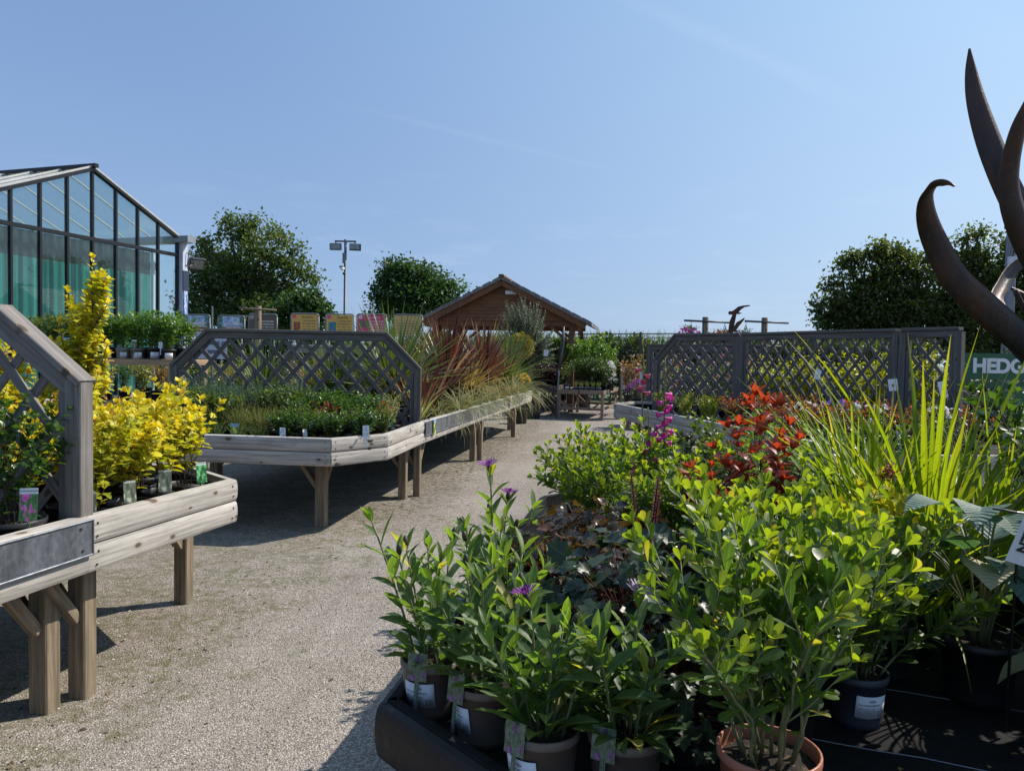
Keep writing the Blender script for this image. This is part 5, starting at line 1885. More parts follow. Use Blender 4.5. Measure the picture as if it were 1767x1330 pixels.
plant('golden_shrub', 'tallest golden shrub, a narrow column rising in front of the greenhouse', 'shrub', (p.x, p.y, .66), None, column, ('blackpot', .13, .2), rz=1.0)

# ---- glossy shrubs on the near side of the trellis
gl1 = sl(shrub(130, .50, .27, 10, 15, 'ovate', .050, .031, r0=.05, t0=.12, nb=5, bl=.38, bend=.35, fold=.25, srad=.003, pairs=True, ang=60), 'stem_brown', 'glossy')
gl2 = sl(shrub(131, .62, .26, 10, 17, 'ovate', .050, .031, r0=.05, t0=.12, nb=5, bl=.36, bend=.35, fold=.25, srad=.003, pairs=True, ang=60), 'stem_brown', 'glossy')
plant('glossy_shrub', 'glossy green shrub with a pink flower card, in front of the nearest trellis', 'shrub', (-1.935, 2.90, .66), 'glossy green shrubs by the nearest trellis', gl1, ('blackpot', .125, .19), rz=.4, card=('tag_pink', .062, .125, .105, -.055, .25))
plant('glossy_shrub', 'glossy green shrub farther into the nearest bed, against the trellis lattice', 'shrub', (-2.38, 2.98, .66), 'glossy green shrubs by the nearest trellis', gl2, ('blackpot', .125, .19), rz=2.)

# ---- front compartment of the long bed
variants('heather', [fl(spiky(140 + k, .23, .16, 60, 50, .016, .0045), 'heather') for k in range(2)])
variants('darkheath', [fl(spiky(143 + k, .17, .14, 40, 40, .013, .0035), 'mid') for k in range(2)])
variants('rosemary', [fl(spiky(146 + k, .38, .17, 66, 46, .030, .006), 'rosemary') for k in range(2)])
variants('rustheath', [fl(spiky(149, .25, .13, 30, 40, .014, .004), 'rustheath')])
variants('smallglossy', [sl(shrub(150 + k, .26, .16, 11, 12, 'ovate', .046, .029, r0=.04, t0=.15, nb=4, bl=.42, srad=.002, pairs=True), 'stem_brown', 'glossy') for k in range(3)])
variants('smallmid', [sl(shrub(154 + k, .28, .17, 12, 13, 'ovate', .040, .022, r0=.04, t0=.15, nb=3, bl=.4, srad=.002), 'stem_brown', 'mid') for k in range(2)])
variants('smallred', [sl(shrub(157, .25, .15, 10, 12, 'ovate', .032, .018, r0=.04, t0=.15, nb=3, bl=.4, srad=.002), 'stem_red', 'redgreen')])
variants('euonymus', [sl(shrub(158, .34, .13, 9, 15, 'ovate', .034, .018, r0=.04, t0=.1, nb=2, bl=.3, srad=.002), 'stem_green', 'variegated')])
RN = ['first', 'second', 'third', 'fourth', 'fifth', 'sixth', 'seventh', 'eighth', 'ninth', 'tenth']


def rowof(key, name, label, cat, group, pts, z, pot, sc=(.9, 1.1), cards=None):
    for i, p in enumerate(pts):
        c = cards[i] if cards and i < len(cards) else None
        plant(name, label % RN[i] if '%s' in label else label, cat, (p[0], p[1], z), group, pick(key), pot, scale=random.uniform(*sc), card=c)


sp = ('blackpot', .085, .13)


def fr(u, v):       # front compartment: u from the right front corner leftwards, v backwards
    return np.array((-1.30, 6.45)) + np.array((-.987, .12)) * u + np.array((.163, .987)) * v


tg = lambda kind, x, rz, w=.05, h=.10: (kind, w, h, x, -.09, rz)
rowof('smallglossy', 'glossy_shrub', '%s small glossy shrub from the right along the front rail of the long bed', 'shrub', 'front rail pots of the long bed', [fr(u, v) for u, v in ((-.02, .06), (.20, -.06), (.42, -.10), (.64, -.10))], .66, sp,
      cards=[tg('tag_white', .03, .3, .055, .11), None, tg('tag_white', .0, 1.0), tg('tag_white', .02, .4)])
rowof('darkheath', 'heath_plant', '%s dark green heath from the right along the front rail', 'heath', 'front rail heaths of the long bed', [fr(u, v) for u, v in ((.86, -.10), (1.06, -.08), (1.27, -.06), (1.48, -.02))], .66, sp, cards=[None, tg('tag_yellow', 0, .2, .07, .115)])
rowof('smallmid', 'small_shrub', '%s fine leaved green shrub in the second row of the long bed front', 'shrub', 'second row shrubs of the long bed', [fr(u, v) for u, v in ((-.08, .36), (.14, .22), (.36, .16), (.58, .16))], .68, sp)
rowof('heather', 'heather_plant', '%s olive heather behind the dark heaths of the front rail', 'heather', 'olive heathers of the long bed', [fr(u, v) for u, v in ((.80, .16), (1.00, .16), (1.20, .18), (1.42, .22), (1.05, .42), (1.28, .44))], .70, sp, (1.0, 1.15))
rowof('smallglossy', 'glossy_shrub', '%s glossy shrub in the third row, before the trellis foot', 'shrub', 'third row shrubs of the long bed', [fr(u, v) for u, v in ((.10, .50), (.32, .44), (.54, .44), (.76, .46), (.30, .74), (.52, .76), (.74, .78))], .72, sp, (1.0, 1.2))
rowof('smallred', 'small_shrub', '%s small shrub with coral red young tips in the long bed front', 'shrub', 'red tipped shrubs of the long bed', [fr(.44, .30), fr(.05, .74)], .72, sp)
rowof('rosemary', 'rosemary_bush', '%s blue green rosemary along the left back of the long bed front', 'herb', 'rosemary of the long bed', [fr(u, v) for u, v in ((1.55, .50), (1.75, .52), (1.60, .78), (1.82, .80), (1.40, .86), (2.0, .62), (1.18, .90), (.98, .84))], .72, sp, (1.0, 1.2))
rowof('rustheath', 'heather_plant', '%s rusty brown heath among the rosemary', 'heather', 'rusty heaths of the long bed', [fr(u, v) for u, v in ((1.46, .50), (1.30, .66), (1.66, .36), (1.88, .30))], .72, sp, (1.0, 1.2))
rowof('darkheath', 'heath_plant', '%s dark heath at the far left end of the front rail', 'heath', 'left end heaths of the long bed', [fr(u, v) for u, v in ((1.70, .06), (1.90, .14))], .70, sp, (1.1, 1.2))
rowof('euonymus', 'variegated_shrub', '%s slim cream edged shrub at the right post of the middle trellis', 'shrub', 'cream edged shrubs of the long bed', [fr(.04, .84), fr(.20, .98), fr(.06, 1.04)], .70, sp, cards=[tg('tag_green', .05, .3, .05, .13)])

# ---- sword leaved plants down the long bed
variants('cordgreen', [fl(tuft(160 + k, 190, .95, .024, (3, 70), (.05, .5), .05, 'sword', .35, z0=.10, up=.12), 'cordgreen') for k in range(2)])
variants('cordred', [fl(tuft(163 + k, 200, .90, .032, (2, 58), (.05, .5), .05, 'sword', .35, z0=.08, up=.12), 'cordred') for k in range(2)])
variants('cordstripe', [fl(tuft(166 + k, 150, .85, .024, (4, 78), (.1, .9), .05, 'sword', .35, z0=.08, up=.1), 'cordstripe') for k in range(2)])
variants('carex', [fl(tuft(169 + k, 110, .86, .013, (20, 85), (.9, 1.9), .05, 'sword', .3), 'carex') for k in range(2)])
variants('upgrass', [fl(tuft(172 + k, 280, 1.15, .014, (1, 15), (.05, .35), .10, 'sword', .3), 'grassgreen') for k in range(2)])
variants('phormium', [fl(tuft(175, 26, .80, .050, (3, 34), (.1, .9), .05, 'sword', .4), 'cordred'), fl(tuft(176, 26, .62, .034, (3, 40), (.1, .7), .05, 'sword', .4), 'variegated')])
mp = ('blackpot', .12, .19)


def edge(off, y):
    return (-.94 + .165 * (y - 7.96) - off, y)


def cord(key, name, label, off, y, sc, group, pot=mp, z=.66, i=None):
    p = edge(off, y)
    plant(name, label, 'plant', (*p, z), group, PRIM[key][i if i is not None else 0] if i is not None else pick(key), pot, scale=sc)


G = 'sword leaved plants of the long bed'
cord('cordgreen', 'cordyline', 'large green cordyline standing right behind the middle trellis post', .66, 9.05, 1.24, G)
cord('cordgreen', 'cordyline', 'green cordyline hidden half behind the trellis lattice', 1.35, 9.0, .9, G)
cord('phormium', 'phormium', 'dark maroon broad strap leaved plant beside the trellis post', .22, 8.50, .95, G, i=0)
cord('phormium', 'phormium', 'yellow edged strap leaved plant at the foot of the trellis post', .10, 8.22, .9, G, i=1)
cord('phormium', 'phormium', 'red brown strap leaved plant leaning over the steel side', .30, 9.3, 1.05, G, i=0)
cord('cordred', 'cordyline', 'largest maroon cordyline in the middle of the long bed', .60, 11.3, 1.30, G, i=0)
cord('cordred', 'cordyline', 'maroon cordyline next along the bed beyond the largest one', .50, 13.5, 1.32, G, i=1)
cord('cordred', 'cordyline', 'maroon cordyline close behind the green one', .75, 10.2, .95, G, i=1)
cord('cordstripe', 'cordyline', 'yellow striped cordyline between the two big maroon ones', .50, 12.4, 1.05, G)
cord('cordstripe', 'cordyline', 'yellow striped cordyline low beside the green one', .95, 9.7, .85, G)
cord('cordstripe', 'cordyline', 'yellow striped cordyline behind the second maroon one', .75, 14.4, 1.0, G)
cord('cordgreen', 'cordyline', 'dark green cordyline at the far end of the long bed', .42, 15.3, 1.28, G, i=1)
cord('cordgreen', 'cordyline', 'dark green cordyline before the yellow conifer ball', .70, 16.0, 1.05, G, i=0)
cord('cordred', 'cordyline', 'smaller maroon cordyline deep in the bed', 1.15, 12.4, 1.0, G, i=0)
cord('cordred', 'cordyline', 'small maroon cordyline near the bed end', .95, 15.2, .95, G, i=1)
for i, (off, y, s, lab) in enumerate(((.10, 10.1, .92, 'straw coloured sedge spilling over the steel side, nearest the trellis'), (.12, 11.0, .95, 'second straw sedge spilling over the steel side'), (.10, 12.0, 1.0, 'third straw sedge spilling over the steel side'),
                                      (.12, 13.1, .95, 'fourth straw sedge spilling over the steel side'), (.12, 14.3, 1.15, 'fifth straw sedge by the steel side'), (.14, 15.5, 1.1, 'last straw sedge hanging over the log end'))):
    cord('carex', 'sedge', lab, off, y, s, 'straw sedges spilling over the long bed')
cord('carex', 'sedge', 'short straw sedge in a black pot just past the tall strap leaves', .16, 9.2, .72, 'straw sedges spilling over the long bed', ('blackpot', .10, .17))
for i, (off, y, s, lab) in enumerate(((1.0, 12.0, 1.0, 'upright green grass left of centre behind the maroon cordylines'), (1.25, 13.2, 1.05, 'upright green grass under the shelter roof edge'), (1.25, 11.0, .95, 'upright green grass just right of the ochre board'),
                                      (1.05, 15.4, .95, 'upright green grass right of the shelter brace'), (1.3, 16.2, .95, 'upright green grass at the back end of the long bed'))):
    cord('upgrass', 'ornamental_grass', lab, off, y, s, 'upright green grasses of the long bed')
yl = shrub(180, .30, .14, 8, 8, 'ovate', .05, .02, nb=1, srad=.003)
plant('yellow_flower', 'bright yellow flowers in a pot at the far corner of the long bed', 'flower', (*edge(.16, 16.0), .66), None, sl(yl, 'stem_green', 'mid') + [('blossoms', blossoms(tips(1, 26, .40, .16), 'f_yellow', .10, 6, 2).mesh('blossoms', 'f_yellow'))], ('blackpot', .09, .14))
for i, (off, y) in enumerate(((1.6, 9.2), (1.9, 10.4), (1.7, 11.6), (1.9, 13.0), (1.7, 14.6), (2.2, 9.0))):
    cord('cordgreen' if i % 2 else 'cordstripe', 'cordyline', '%s spiky plant along the hidden left side of the long bed' % RN[i], off, y, .9, 'left side plants of the long bed')

variants('fill', [sl(shrub(215 + k, .62, .30, 12, 15, 'ovate', .07, .035, r0=.06, t0=.05, nb=4, bl=.34, srad=.004), 'stem_brown', 'mid') for k in range(2)])
for i, (off, y, s_) in enumerate(((.75, 8.7, .85), (1.1, 10.6, .9), (1.0, 11.7, .9), (.95, 12.9, .95), (1.2, 14.0, .95), (.75, 14.9, .9), (1.45, 12.2, 1.), (1.5, 15.0, 1.))):
    plant('dark_shrub', '%s dark leafy shrub from the middle trellis, between the sword leaved plants' % RN[i], 'shrub', (*edge(off, y), .66), 'dark shrubs among the sword leaved plants', pick('fill'), mp, scale=s_)
rowof('smallmid', 'small_shrub', '%s dark green shrub among the heaths at the left of the long bed front', 'shrub', 'left front shrubs of the long bed', [fr(u, v) for u, v in ((.95, .64), (1.15, .66), (1.36, .30), (1.58, .20), (1.75, .28))], .72, sp, (1.1, 1.3))

# ---- conifer ball, olive
rng = np.random.default_rng(40)
u = unit(rng.normal(0, 1, (1500, 3)))
lfm = MB()
leaves(lfm, u * .29 * rng.uniform(.8, 1.0, 1500)[:, None], u + rng.normal(0, .35, (1500, 3)), np.tile((0, .3, 1.), (1500, 1)), .07 * rng.uniform(.6, 1.2, 1500), .03, 'small', .2, .2, rng.random(1500))
stm = MB().tube([(0, 0, -1.0), (.01, 0, -.5), (0, 0, -.05)], (.022, .02, .018), 8)
p = at(899, 597, 17.6)
plant('conifer_ball', 'golden conifer clipped into a ball, on a short stem beyond the cordylines', 'shrub', (p.x, p.y, 0), None, [('foliage', lfm.mesh('foliage', 'ball')), ('stem', stm.mesh('stem', 'bark'))], ('blackpot', .2, .36), zoff=p.z)


def olive():
    b = at(912, 560, 19.25)
    g = thing('olive_tree', 'silvery olive tree with a loose round crown in front of the shelter', 'tree', (.47, 19.2, .40))
    rng = np.random.default_rng(44)
    o = np.array((.47, 19.2, .40))
    st, lf = MB(), MB()
    st.tube(bez(np.array((0, 0, 0.)), np.array((.06, 0, .5)), np.array((-.03, 0, 1.05)), 8), np.linspace(.055, .04, 8), 8)
    for (px, py, r, dy, n) in ((905, 545, 36, 0, 46), (880, 562, 26, .2, 26), (882, 530, 16, 0, 14), (910, 530, 22, -.1, 18), (930, 570, 28, 0, 30), (905, 580, 30, .1, 24), (942, 592, 26, -.1, 28), (946, 618, 18, .1, 14), (918, 605, 26, 0, 18)):
        c = np.array(at(px, py, 19.2 + dy)) - o
        rad = r * 19.2 / F
        for i in range(n):
            e = c + unit(rng.normal(0, 1, 3)) * rad * rng.uniform(.5, 1.05)
            s0 = np.array((-.03, 0, 1.0)) + (e - (-.03, 0, 1.0)) * .15
            cv = bez(s0, (s0 + e) / 2 + rng.normal(0, .08, 3) + (0, 0, .1), e, 9)
            st.tube(cv, np.linspace(.012, .002, 9), 4, cap=False)
            dress(lf, rng, cv, 60, 'lance', .080, .027, .22, 55, False, .2, .1, 3)
    st.obj('trunk', 'bark', g, True)
    lf.obj('crown', 'olive', g)
    tg_ = MB()
    tg_.card((0, 0, 0), (1, 0, 0), (.1, 0, 1), .11, .15, .003)
    tg_.tube([(0, .005, .07), (.02, .03, .25)], .002, 4)
    q = np.array(at(942, 609, 18.7)) - o
    tg_.obj('plant_tag', 'tag_white', g, loc=q)


olive()

# ---- laurels on the high larch table
variants('laurel', [sl(shrub(190 + k, .36, .15, 9, 12, 'ovate', .080, .026, r0=.04, t0=.1, nb=3, bl=.36, srad=.003, ang=55), 'stem_green', 'laurel') for k in range(3)])
variants('laureldark', [sl(shrub(194 + k, .38, .16, 9, 13, 'ovate', .072, .024, r0=.04, t0=.1, nb=3, bl=.36, srad=.003, ang=55), 'stem_green', 'mid') for k in range(2)])
lp = [(x, 8.55 + .03 * (i % 2)) for i, x in enumerate((-3.90, -4.07, -4.25, -4.43, -4.60, -4.80, -5.0, -5.25, -5.5))]
for i, p in enumerate(lp):
    plant('laurel_plant', '%s potted leafy plant from the right on the high larch table' % RN[i], 'plant', (*p, 1.395), 'potted plants on the high larch table', pick('laurel') if i < 5 else pick('laureldark'),
          (('blackpot', .082, .15), ('blackpot', .085, .15), ('taupe', .08, .15), ('palepot', .08, .15), ('blackpot', .09, .15), ('taupe', .085, .15), ('palepot', .085, .16), ('taupe', .085, .15), ('taupe', .085, .15))[i], scale=random.uniform(.95, 1.1),
          sticker=.45, card=(('tag_white', .04, .07, -.06, -.07, .4), None, ('tag_pink', .05, .08, 0, -.08, .4), ('tag_purple', .05, .07, 0, -.085, .4), None, ('tag_green', .06, .06, 0, -.08, .4), ('tag_yellow', .09, .08, 0, -.09, .4), ('tag_pink', .05, .09, 0, -.08, .4), None)[i])
for i in range(9):
    plant('laurel_plant', '%s leafy plant from the right in the back row of the high larch table' % RN[i], 'plant', (-3.88 - i * .19, 8.86 + .03 * (i % 2), 1.395), 'back row on the high larch table', pick('laurel') if i < 4 else pick('laureldark'), ('blackpot', .085, .15), scale=random.uniform(1., 1.15))

# ---- pale shrubs behind the middle trellis
variants('pale', [sl(shrub(200 + k, .62, .26, 9, 14, 'ovate', .075, .045, r0=.04, t0=.1, nb=3, bl=.34, srad=.004), 'stem_brown', 'variegated') for k in range(2)])
variants('midbig', [sl(shrub(204 + k, .62, .27, 10, 14, 'ovate', .075, .042, r0=.04, t0=.1, nb=3, bl=.34, srad=.004), 'stem_brown', ('mid', 'fresh', 'glossy')[k]) for k in range(3)])
variants('orange', [sl(shrub(208, .55, .25, 10, 14, 'ovate', .06, .036, r0=.04, t0=.1, nb=3, bl=.34, srad=.004), 'stem_brown', 'orange_leaf')])
i = 0
for x in (-6.0, -5.5, -5.0, -4.5, -4.0, -3.55):
    for y in (11.2, 11.75, 12.3):
        kk = ('pale', 'midbig', 'midbig', 'pale', 'orange', 'pale')[i % 6]
        plant('shelf_shrub', '%s shrub from the left in the %s row of the larch table behind the trellis' % (RN[(i // 3)], ('front', 'middle', 'back')[i % 3]), 'shrub', (x + random.uniform(-.05, .05), y, .765), 'shrubs on the larch table behind the trellis', pick(kk), ('blackpot', .12, .18), scale=random.uniform(.75, 1.0))
        i += 1
w = at(366, 596, 9.6)
t_ = thing('price_card', 'white hanging card with dark lettering seen through the middle trellis', 'card', (w.x, w.y, w.z), .35)
MB().card((0, 0, 0), (1, 0, 0), (0, 0, 1), .36, .34, .006).obj('panel', 'sg_white', t_)
MB().tube([(0, 0, .16), (0, 0, .5)], .012, 6).obj('holder', 'galv', t_)
MB().tube([(0, .01, .1), (0, .02, -w.z)], .014, 6).obj('post', 'galv', t_)

# ---- timber table by the shelter
variants('freshbig', [sl(shrub(220 + k, 1.18, .46, 12, 18, 'ovate', .125, .072, r0=.06, t0=.15, nb=5, bl=.26, srad=.006), 'stem_brown', 'fresh') for k in range(2)])
variants('darksmall', [sl(shrub(224 + k, .72, .33, 14, 17, 'ovate', .062, .032, r0=.06, t0=.05, nb=4, bl=.34, srad=.004), 'stem_brown', ('mid', 'glossy')[k]) for k in range(2)])
variants('sprig', [sl(shrub(228, .62, .2, 6, 12, 'ovate', .06, .03, r0=.03, t0=.45, nb=3, bl=.3, srad=.005), 'stem_brown', 'mid')])
TB = lambda x, y: (1.17 + 1.1 * x + .75 * y, 19.15 - .4 * x + 2.6 * y)
for i, (x, y, s) in enumerate(((.22, .62, 1.0), (.52, .70, 1.06), (.80, .72, .9))):
    plant('tall_shrub', ('left', 'middle', 'right')[i] + ' of the three tall fresh green shrubs at the back of the timber table', 'shrub', (*TB(x, y), .715), 'tall shrubs on the timber table', pick('freshbig'), ('blackpot', .15, .24), scale=s)
for i, (x, y, s) in enumerate(((.30, .32, 1.0), (.55, .34, 1.05), (.78, .36, .95), (.45, .50, 1.1), (.70, .52, 1.1), (.90, .30, .8), (.92, .55, .85))):
    plant('dark_shrub', '%s of the small leaved dark shrubs massed in the middle of the timber table' % RN[i], 'shrub', (*TB(x, y), .715), 'dark shrubs on the timber table', pick('darksmall'), ('blackpot', .12, .19), scale=s)
plant('young_tree', 'thin leggy shrub in a black pot at the left front corner of the timber table', 'shrub', (*TB(.14, .12), .715), None, pick('sprig'), ('blackpot', .095, .16), sticker=0.)
variants('potheath', [fl(spiky(230, .18, .09, 22, 22, .022, .006), 'heather'), fl(spiky(231, .18, .09, 22, 22, .022, .006), 'grassgreen')])
for i in range(5):
    plant('heather_plant', '%s little heather in a blue grey pot from the left on the timber table edge' % RN[i], 'heather', (*TB(.36 + i * .13, .055), .715), 'little heathers in blue grey pots', PRIM['potheath'][0 if i < 2 else 1], ('bluepot', .068, .11))
wf = shrub(235, .50, .2, 8, 10, 'ovate', .06, .035, nb=2, srad=.004)
plant('white_flower', 'white flowered plant at the right edge of the timber table', 'flower', (*TB(1.0, .42), .715), None, sl(wf, 'stem_green', 'mid') + [('blossoms', blossoms(tips(5, 60, .62, .18, 1.0), 'f_white', .10, 5, 3).mesh('blossoms', 'f_white'))], ('blackpot', .11, .18))
# dark shaded table and the planting left of it
variants('purple', [sl(shrub(240 + k, .50, .34, 11, 15, 'ovate', .075, .045, nb=3, srad=.004, r0=.05, t0=.1), 'stem_red', 'purple_leaf') for k in range(2)])
for i, (x, y) in enumerate(((.80, 20.35), (1.05, 20.6), (.95, 21.1), (1.25, 21.5))):
    plant('purple_shrub', '%s dark purple leaved shrub on the shaded table beside the tub' % RN[i], 'shrub', (x, y, .765), 'purple shrubs on the shaded table', pick('purple'), ('blackpot', .12, .18))
for i, (x, y, s) in enumerate(((1.15, 22.2, 1.2), (1.7, 23.0, 1.3), (.5, 22.6, 1.0), (2.2, 23.2, 1.2))):
    plant('tall_shrub', '%s tall leafy shrub standing on the ground between the shelter and the wire fence' % RN[i], 'shrub', (x, y, 0), 'shrubs on the ground by the shelter', sl(shrub(246 + i, 1.5, .6, 14, 26, 'ovate', .11, .06, nb=5, bl=.22, srad=.008, r0=.08, t0=.12), 'stem_brown', ('mid', 'darkgreen', 'mid', 'darkgreen')[i]), ('blackpot', .22, .34), scale=s)
ap = thing('rose_arch', 'slim grey arch post with a pale lower pole left of the timber table', 'arch', (*TB(.02, .02), 0))
MB().tube([(.0, -.05, 1.25), (.02, -.05, 1.6), (.07, -.02, 1.9), (.08, 0, 2.35)], (.03, .045, .04, .025), 8).obj('post', 'darkmetal', ap, True)
MB().tube([(-.06, -.06, .0), (-.04, -.06, .9), (.0, -.05, 1.6)], .016, 6).obj('pole', 'galv', ap, True)

# ---- low table with violet and orange plants
variants('orangebig', [sl(shrub(250, .8, .36, 10, 16, 'ovate', .08, .045, nb=3, srad=.005, r0=.05, t0=.3), 'stem_brown', 'orange_leaf')])
vb = shrub(252, .32, .22, 9, 10, 'ovate', .05, .03, nb=2, srad=.003)
plant('violet_flower', 'violet flowered plant at the front of the low table', 'flower', (2.78, 16.75, .515), None, sl(vb, 'stem_green', 'mid') + [('blossoms', blossoms(tips(6, 80, .40, .24, .9), 'f_lilac', .07, 5, 3).mesh('blossoms', 'f_violet'))], ('blackpot', .11, .17))
plant('orange_shrub', 'tall orange leaved shrub behind the violet flowers', 'shrub', (3.10, 19.6, .3), 'orange leaved shrubs near the low table', pick('orangebig'), ('blackpot', .15, .24), scale=1.35)
plant('orange_shrub', 'lower orange yellow shrub on the low table', 'shrub', (2.85, 17.2, .515), 'orange leaved shrubs near the low table', pick('orange'), ('blackpot', .12, .19), scale=.85)
plant('bronze_shrub', 'upright bronze leaved shrub beside the far trellis', 'shrub', (3.15, 16.6, .515), None, sl(shrub(255, .75, .26, 9, 20, 'ovate', .05, .03, nb=4, srad=.005, r0=.05, t0=.1), 'stem_red', 'redgreen'), ('blackpot', .12, .2), scale=1.05)
plant('dark_shrub', 'dark bushy shrub at the back of the low table', 'shrub', (3.25, 17.3, .515), None, pick('darksmall'), ('blackpot', .13, .2), scale=1.1)
pl = thing('pallet_crate', 'pale slatted crate standing under the orange shrub', 'crate', (3.17, 19.9, 0), .1)
for k in range(4):
    MB().beam((-.24 + k * .16, 0, .75), (-.24 + k * .16, 0, 1.36), .09, .02, up=(0, 1, 0)).obj('slat', 'banner', pl)
MB().beam((-.3, .03, 1.3), (.3, .03, 1.3), .03, .08).obj('top_rail', 'wood_warm', pl)
MB().beam((-.3, .03, .8), (.3, .03, .8), .03, .08).obj('bottom_rail', 'wood_warm', pl)
for sx_ in (-.28, .28):
    MB().beam((sx_, .05, 0), (sx_, .05, 1.3), .05, .05).obj('leg', 'wood_warm', pl)

# ---- right hand bed
variants('limesmall', [sl(shrub(260 + k, .30, .16, 12, 13, 'ovate', .034, .018, nb=2, srad=.002, r0=.04, t0=.1, ang=45), 'stem_green', 'lime') for k in range(2)])
variants('redsmall', [sl(shrub(263 + k, .34, .18, 10, 12, 'ovate', .045, .024, nb=2, srad=.003, r0=.04, t0=.1), 'stem_red', 'redgreen') for k in range(2)])
pk = shrub(266, .30, .16, 8, 10, 'ovate', .04, .02, nb=2, srad=.002)
PRIM['pinksmall'] = [sl(pk, 'stem_green', 'mid') + [('blossoms', blossoms(tips(7, 16, .36, .17), 'f_pink', .05, 5, 5).mesh('blossoms', c))] for c in ('f_pink', 'f_lilac', 'f_white')]
PRIM['flowertall'] = [sl(shrub(268 + i, .80, .24, 9, 14, 'ovate', .05, .03, nb=3, srad=.004), 'stem_green', ('mid', 'darkgreen', 'mid', 'orange_leaf')[i]) + [('blossoms', blossoms(tips(9 + i, 15, .86, .24, .95), '', .06, 5, 5 + i).mesh('blossoms', c))] for i, c in enumerate(('f_lilac', 'f_white', 'f_pink', 'f_coral'))]
variants('goldbig', [sl(shrub(275 + k, .95, .40, 12, 18, 'lobed', .085, .075, nb=4, bl=.26, srad=.005, r0=.06, t0=.1), 'stem_brown', 'lime') for k in range(2)])
bp3 = ('bluepot', .085, .13)
for i, p in enumerate(((2.10, 10.55), (2.27, 9.95), (2.42, 9.35), (2.40, 10.30), (2.58, 9.75), (2.68, 10.05))):
    plant('lime_shrub', '%s lime leaved little shrub at the left rail of the right bed' % RN[i], 'shrub', (*p, .66), 'lime shrubs of the right bed', pick('limesmall'), bp3, scale=random.uniform(1., 1.15))
for i, p in enumerate(((2.55, 8.75), (2.75, 9.15), (2.95, 9.45), (2.80, 8.45), (3.0, 8.85), (3.2, 9.1), (2.78, 7.9), (3.05, 8.2), (3.3, 8.5))):
    plant('red_shrub', '%s small red tinted shrub in the middle of the right bed' % RN[i], 'shrub', (*p, .66), 'red shrubs of the right bed', pick('redsmall'), bp3, scale=random.uniform(1., 1.2))
for i, p in enumerate(((2.70, 7.4), (2.95, 7.65), (3.2, 7.9), (3.45, 8.15), (2.85, 7.0), (3.15, 7.25), (3.45, 7.5), (3.70, 7.75), (2.9, 6.5), (3.25, 6.8), (3.6, 7.05), (3.9, 7.3), (3.35, 6.3), (3.75, 6.55), (4.15, 6.75))):
    plant('bedding_plant', '%s bedding plant from the far end of the right bed behind the grasses' % (RN[i] if i < 10 else ('eleventh', 'twelfth', 'thirteenth', 'fourteenth', 'fifteenth')[i - 10]), 'plant', (*p, .66), 'bedding plants of the right bed', pick('pinksmall') if i % 4 == 1 else pick('smallglossy') if i % 2 else pick('redsmall'), sp, scale=random.uniform(1., 1.2),
          card=(('tag_white', .07, .12, 0, -.09, .3) if i in (3, 7, 10) else None))
for i, p in enumerate(((2.35, 11.5), (2.7, 11.2), (3.05, 10.9), (2.55, 12.1), (2.95, 11.8), (3.35, 11.4), (3.2, 12.2), (3.6, 11.9))):
    plant('tall_flower', '%s tall flowering plant behind the left trellis panel of the right bed' % RN[i], 'flower', (*p, .66), 'tall flowers behind the left trellis panel', PRIM['flowertall'][i % 4], mp, scale=random.uniform(.85, 1.05))
for i, p in enumerate(((3.55, 10.4), (3.85, 9.9), (4.15, 9.35), (4.35, 8.85), (4.5, 8.35), (4.1, 10.5), (4.45, 9.9), (4.6, 9.4))):
    plant('lime_bush', '%s sunlit lime bush from the left behind the long trellis panels' % (RN[i] if i < 10 else 'last'), 'shrub', (*p, .66), 'lime bushes behind the long trellis panels', pick('goldbig'), mp, scale=random.uniform(.85, 1.02))
PRIM['hedgeplant'] = [sl(shrub(285 + k, 1.25, .36, 14, 26, 'ovate', .055, .032, nb=6, bl=.2, srad=.006, r0=.08, t0=.06), 'stem_brown', 'darkgreen') for k in range(2)]
for i, p in enumerate(((5.05, 9.2), (5.55, 9.3), (6.1, 9.35), (6.7, 9.3), (5.3, 9.8), (5.9, 9.9), (6.5, 9.9))):
    plant('hedging_plant', '%s dark hedging plant from the left behind the green board' % RN[i], 'shrub', (*p, 0), 'hedging plants behind the green board', pick('hedgeplant'), ('blackpot', .16, .26), scale=1.12)

# ================================================================== FOREGROUND BENCH PLANTS
def cornflower_head(mb, mbb, c, axis, size, rng):
    axis = unit(np.array(axis, float))
    X = unit(np.cross(axis, (.3, .9, .1)))
    Y = np.cross(axis, X)
    # scaly dark cup
    prof = [(.001, -.022), (.006, -.018), (.0078, -.010), (.007, -.002), (.005, .006), (.0, .009)]
    m = MB().lathe(prof, 10)
    v = m.V[0]
    mbb.add(c + v[:, :1] * X + v[:, 1:2] * Y + v[:, 2:] * axis, m.F[0], m.A[0])
    if not size:
        return
    n = 11
    for ring, (k, el, L) in enumerate(((n, .30, size), (9, .75, size * .62), (9, 1.15, size * .45))):
        a = np.arange(k) * 6.2832 / k + rng.uniform(0, 6)
        for fk in (-.28, 0, .28):
            D = (X * np.cos(a + fk * (ring == 0))[:, None] + Y * np.sin(a + fk * (ring == 0))[:, None]) * math.cos(el) + axis * math.sin(el)
            leaves(mb, np.tile(c, (k, 1)), D, np.tile(axis, (k, 1)), L * rng.uniform(.8, 1.1, k), size * .16, 'petal', -.3, .2, rng.random(k) * .6 + (.4 if ring == 0 else 0))


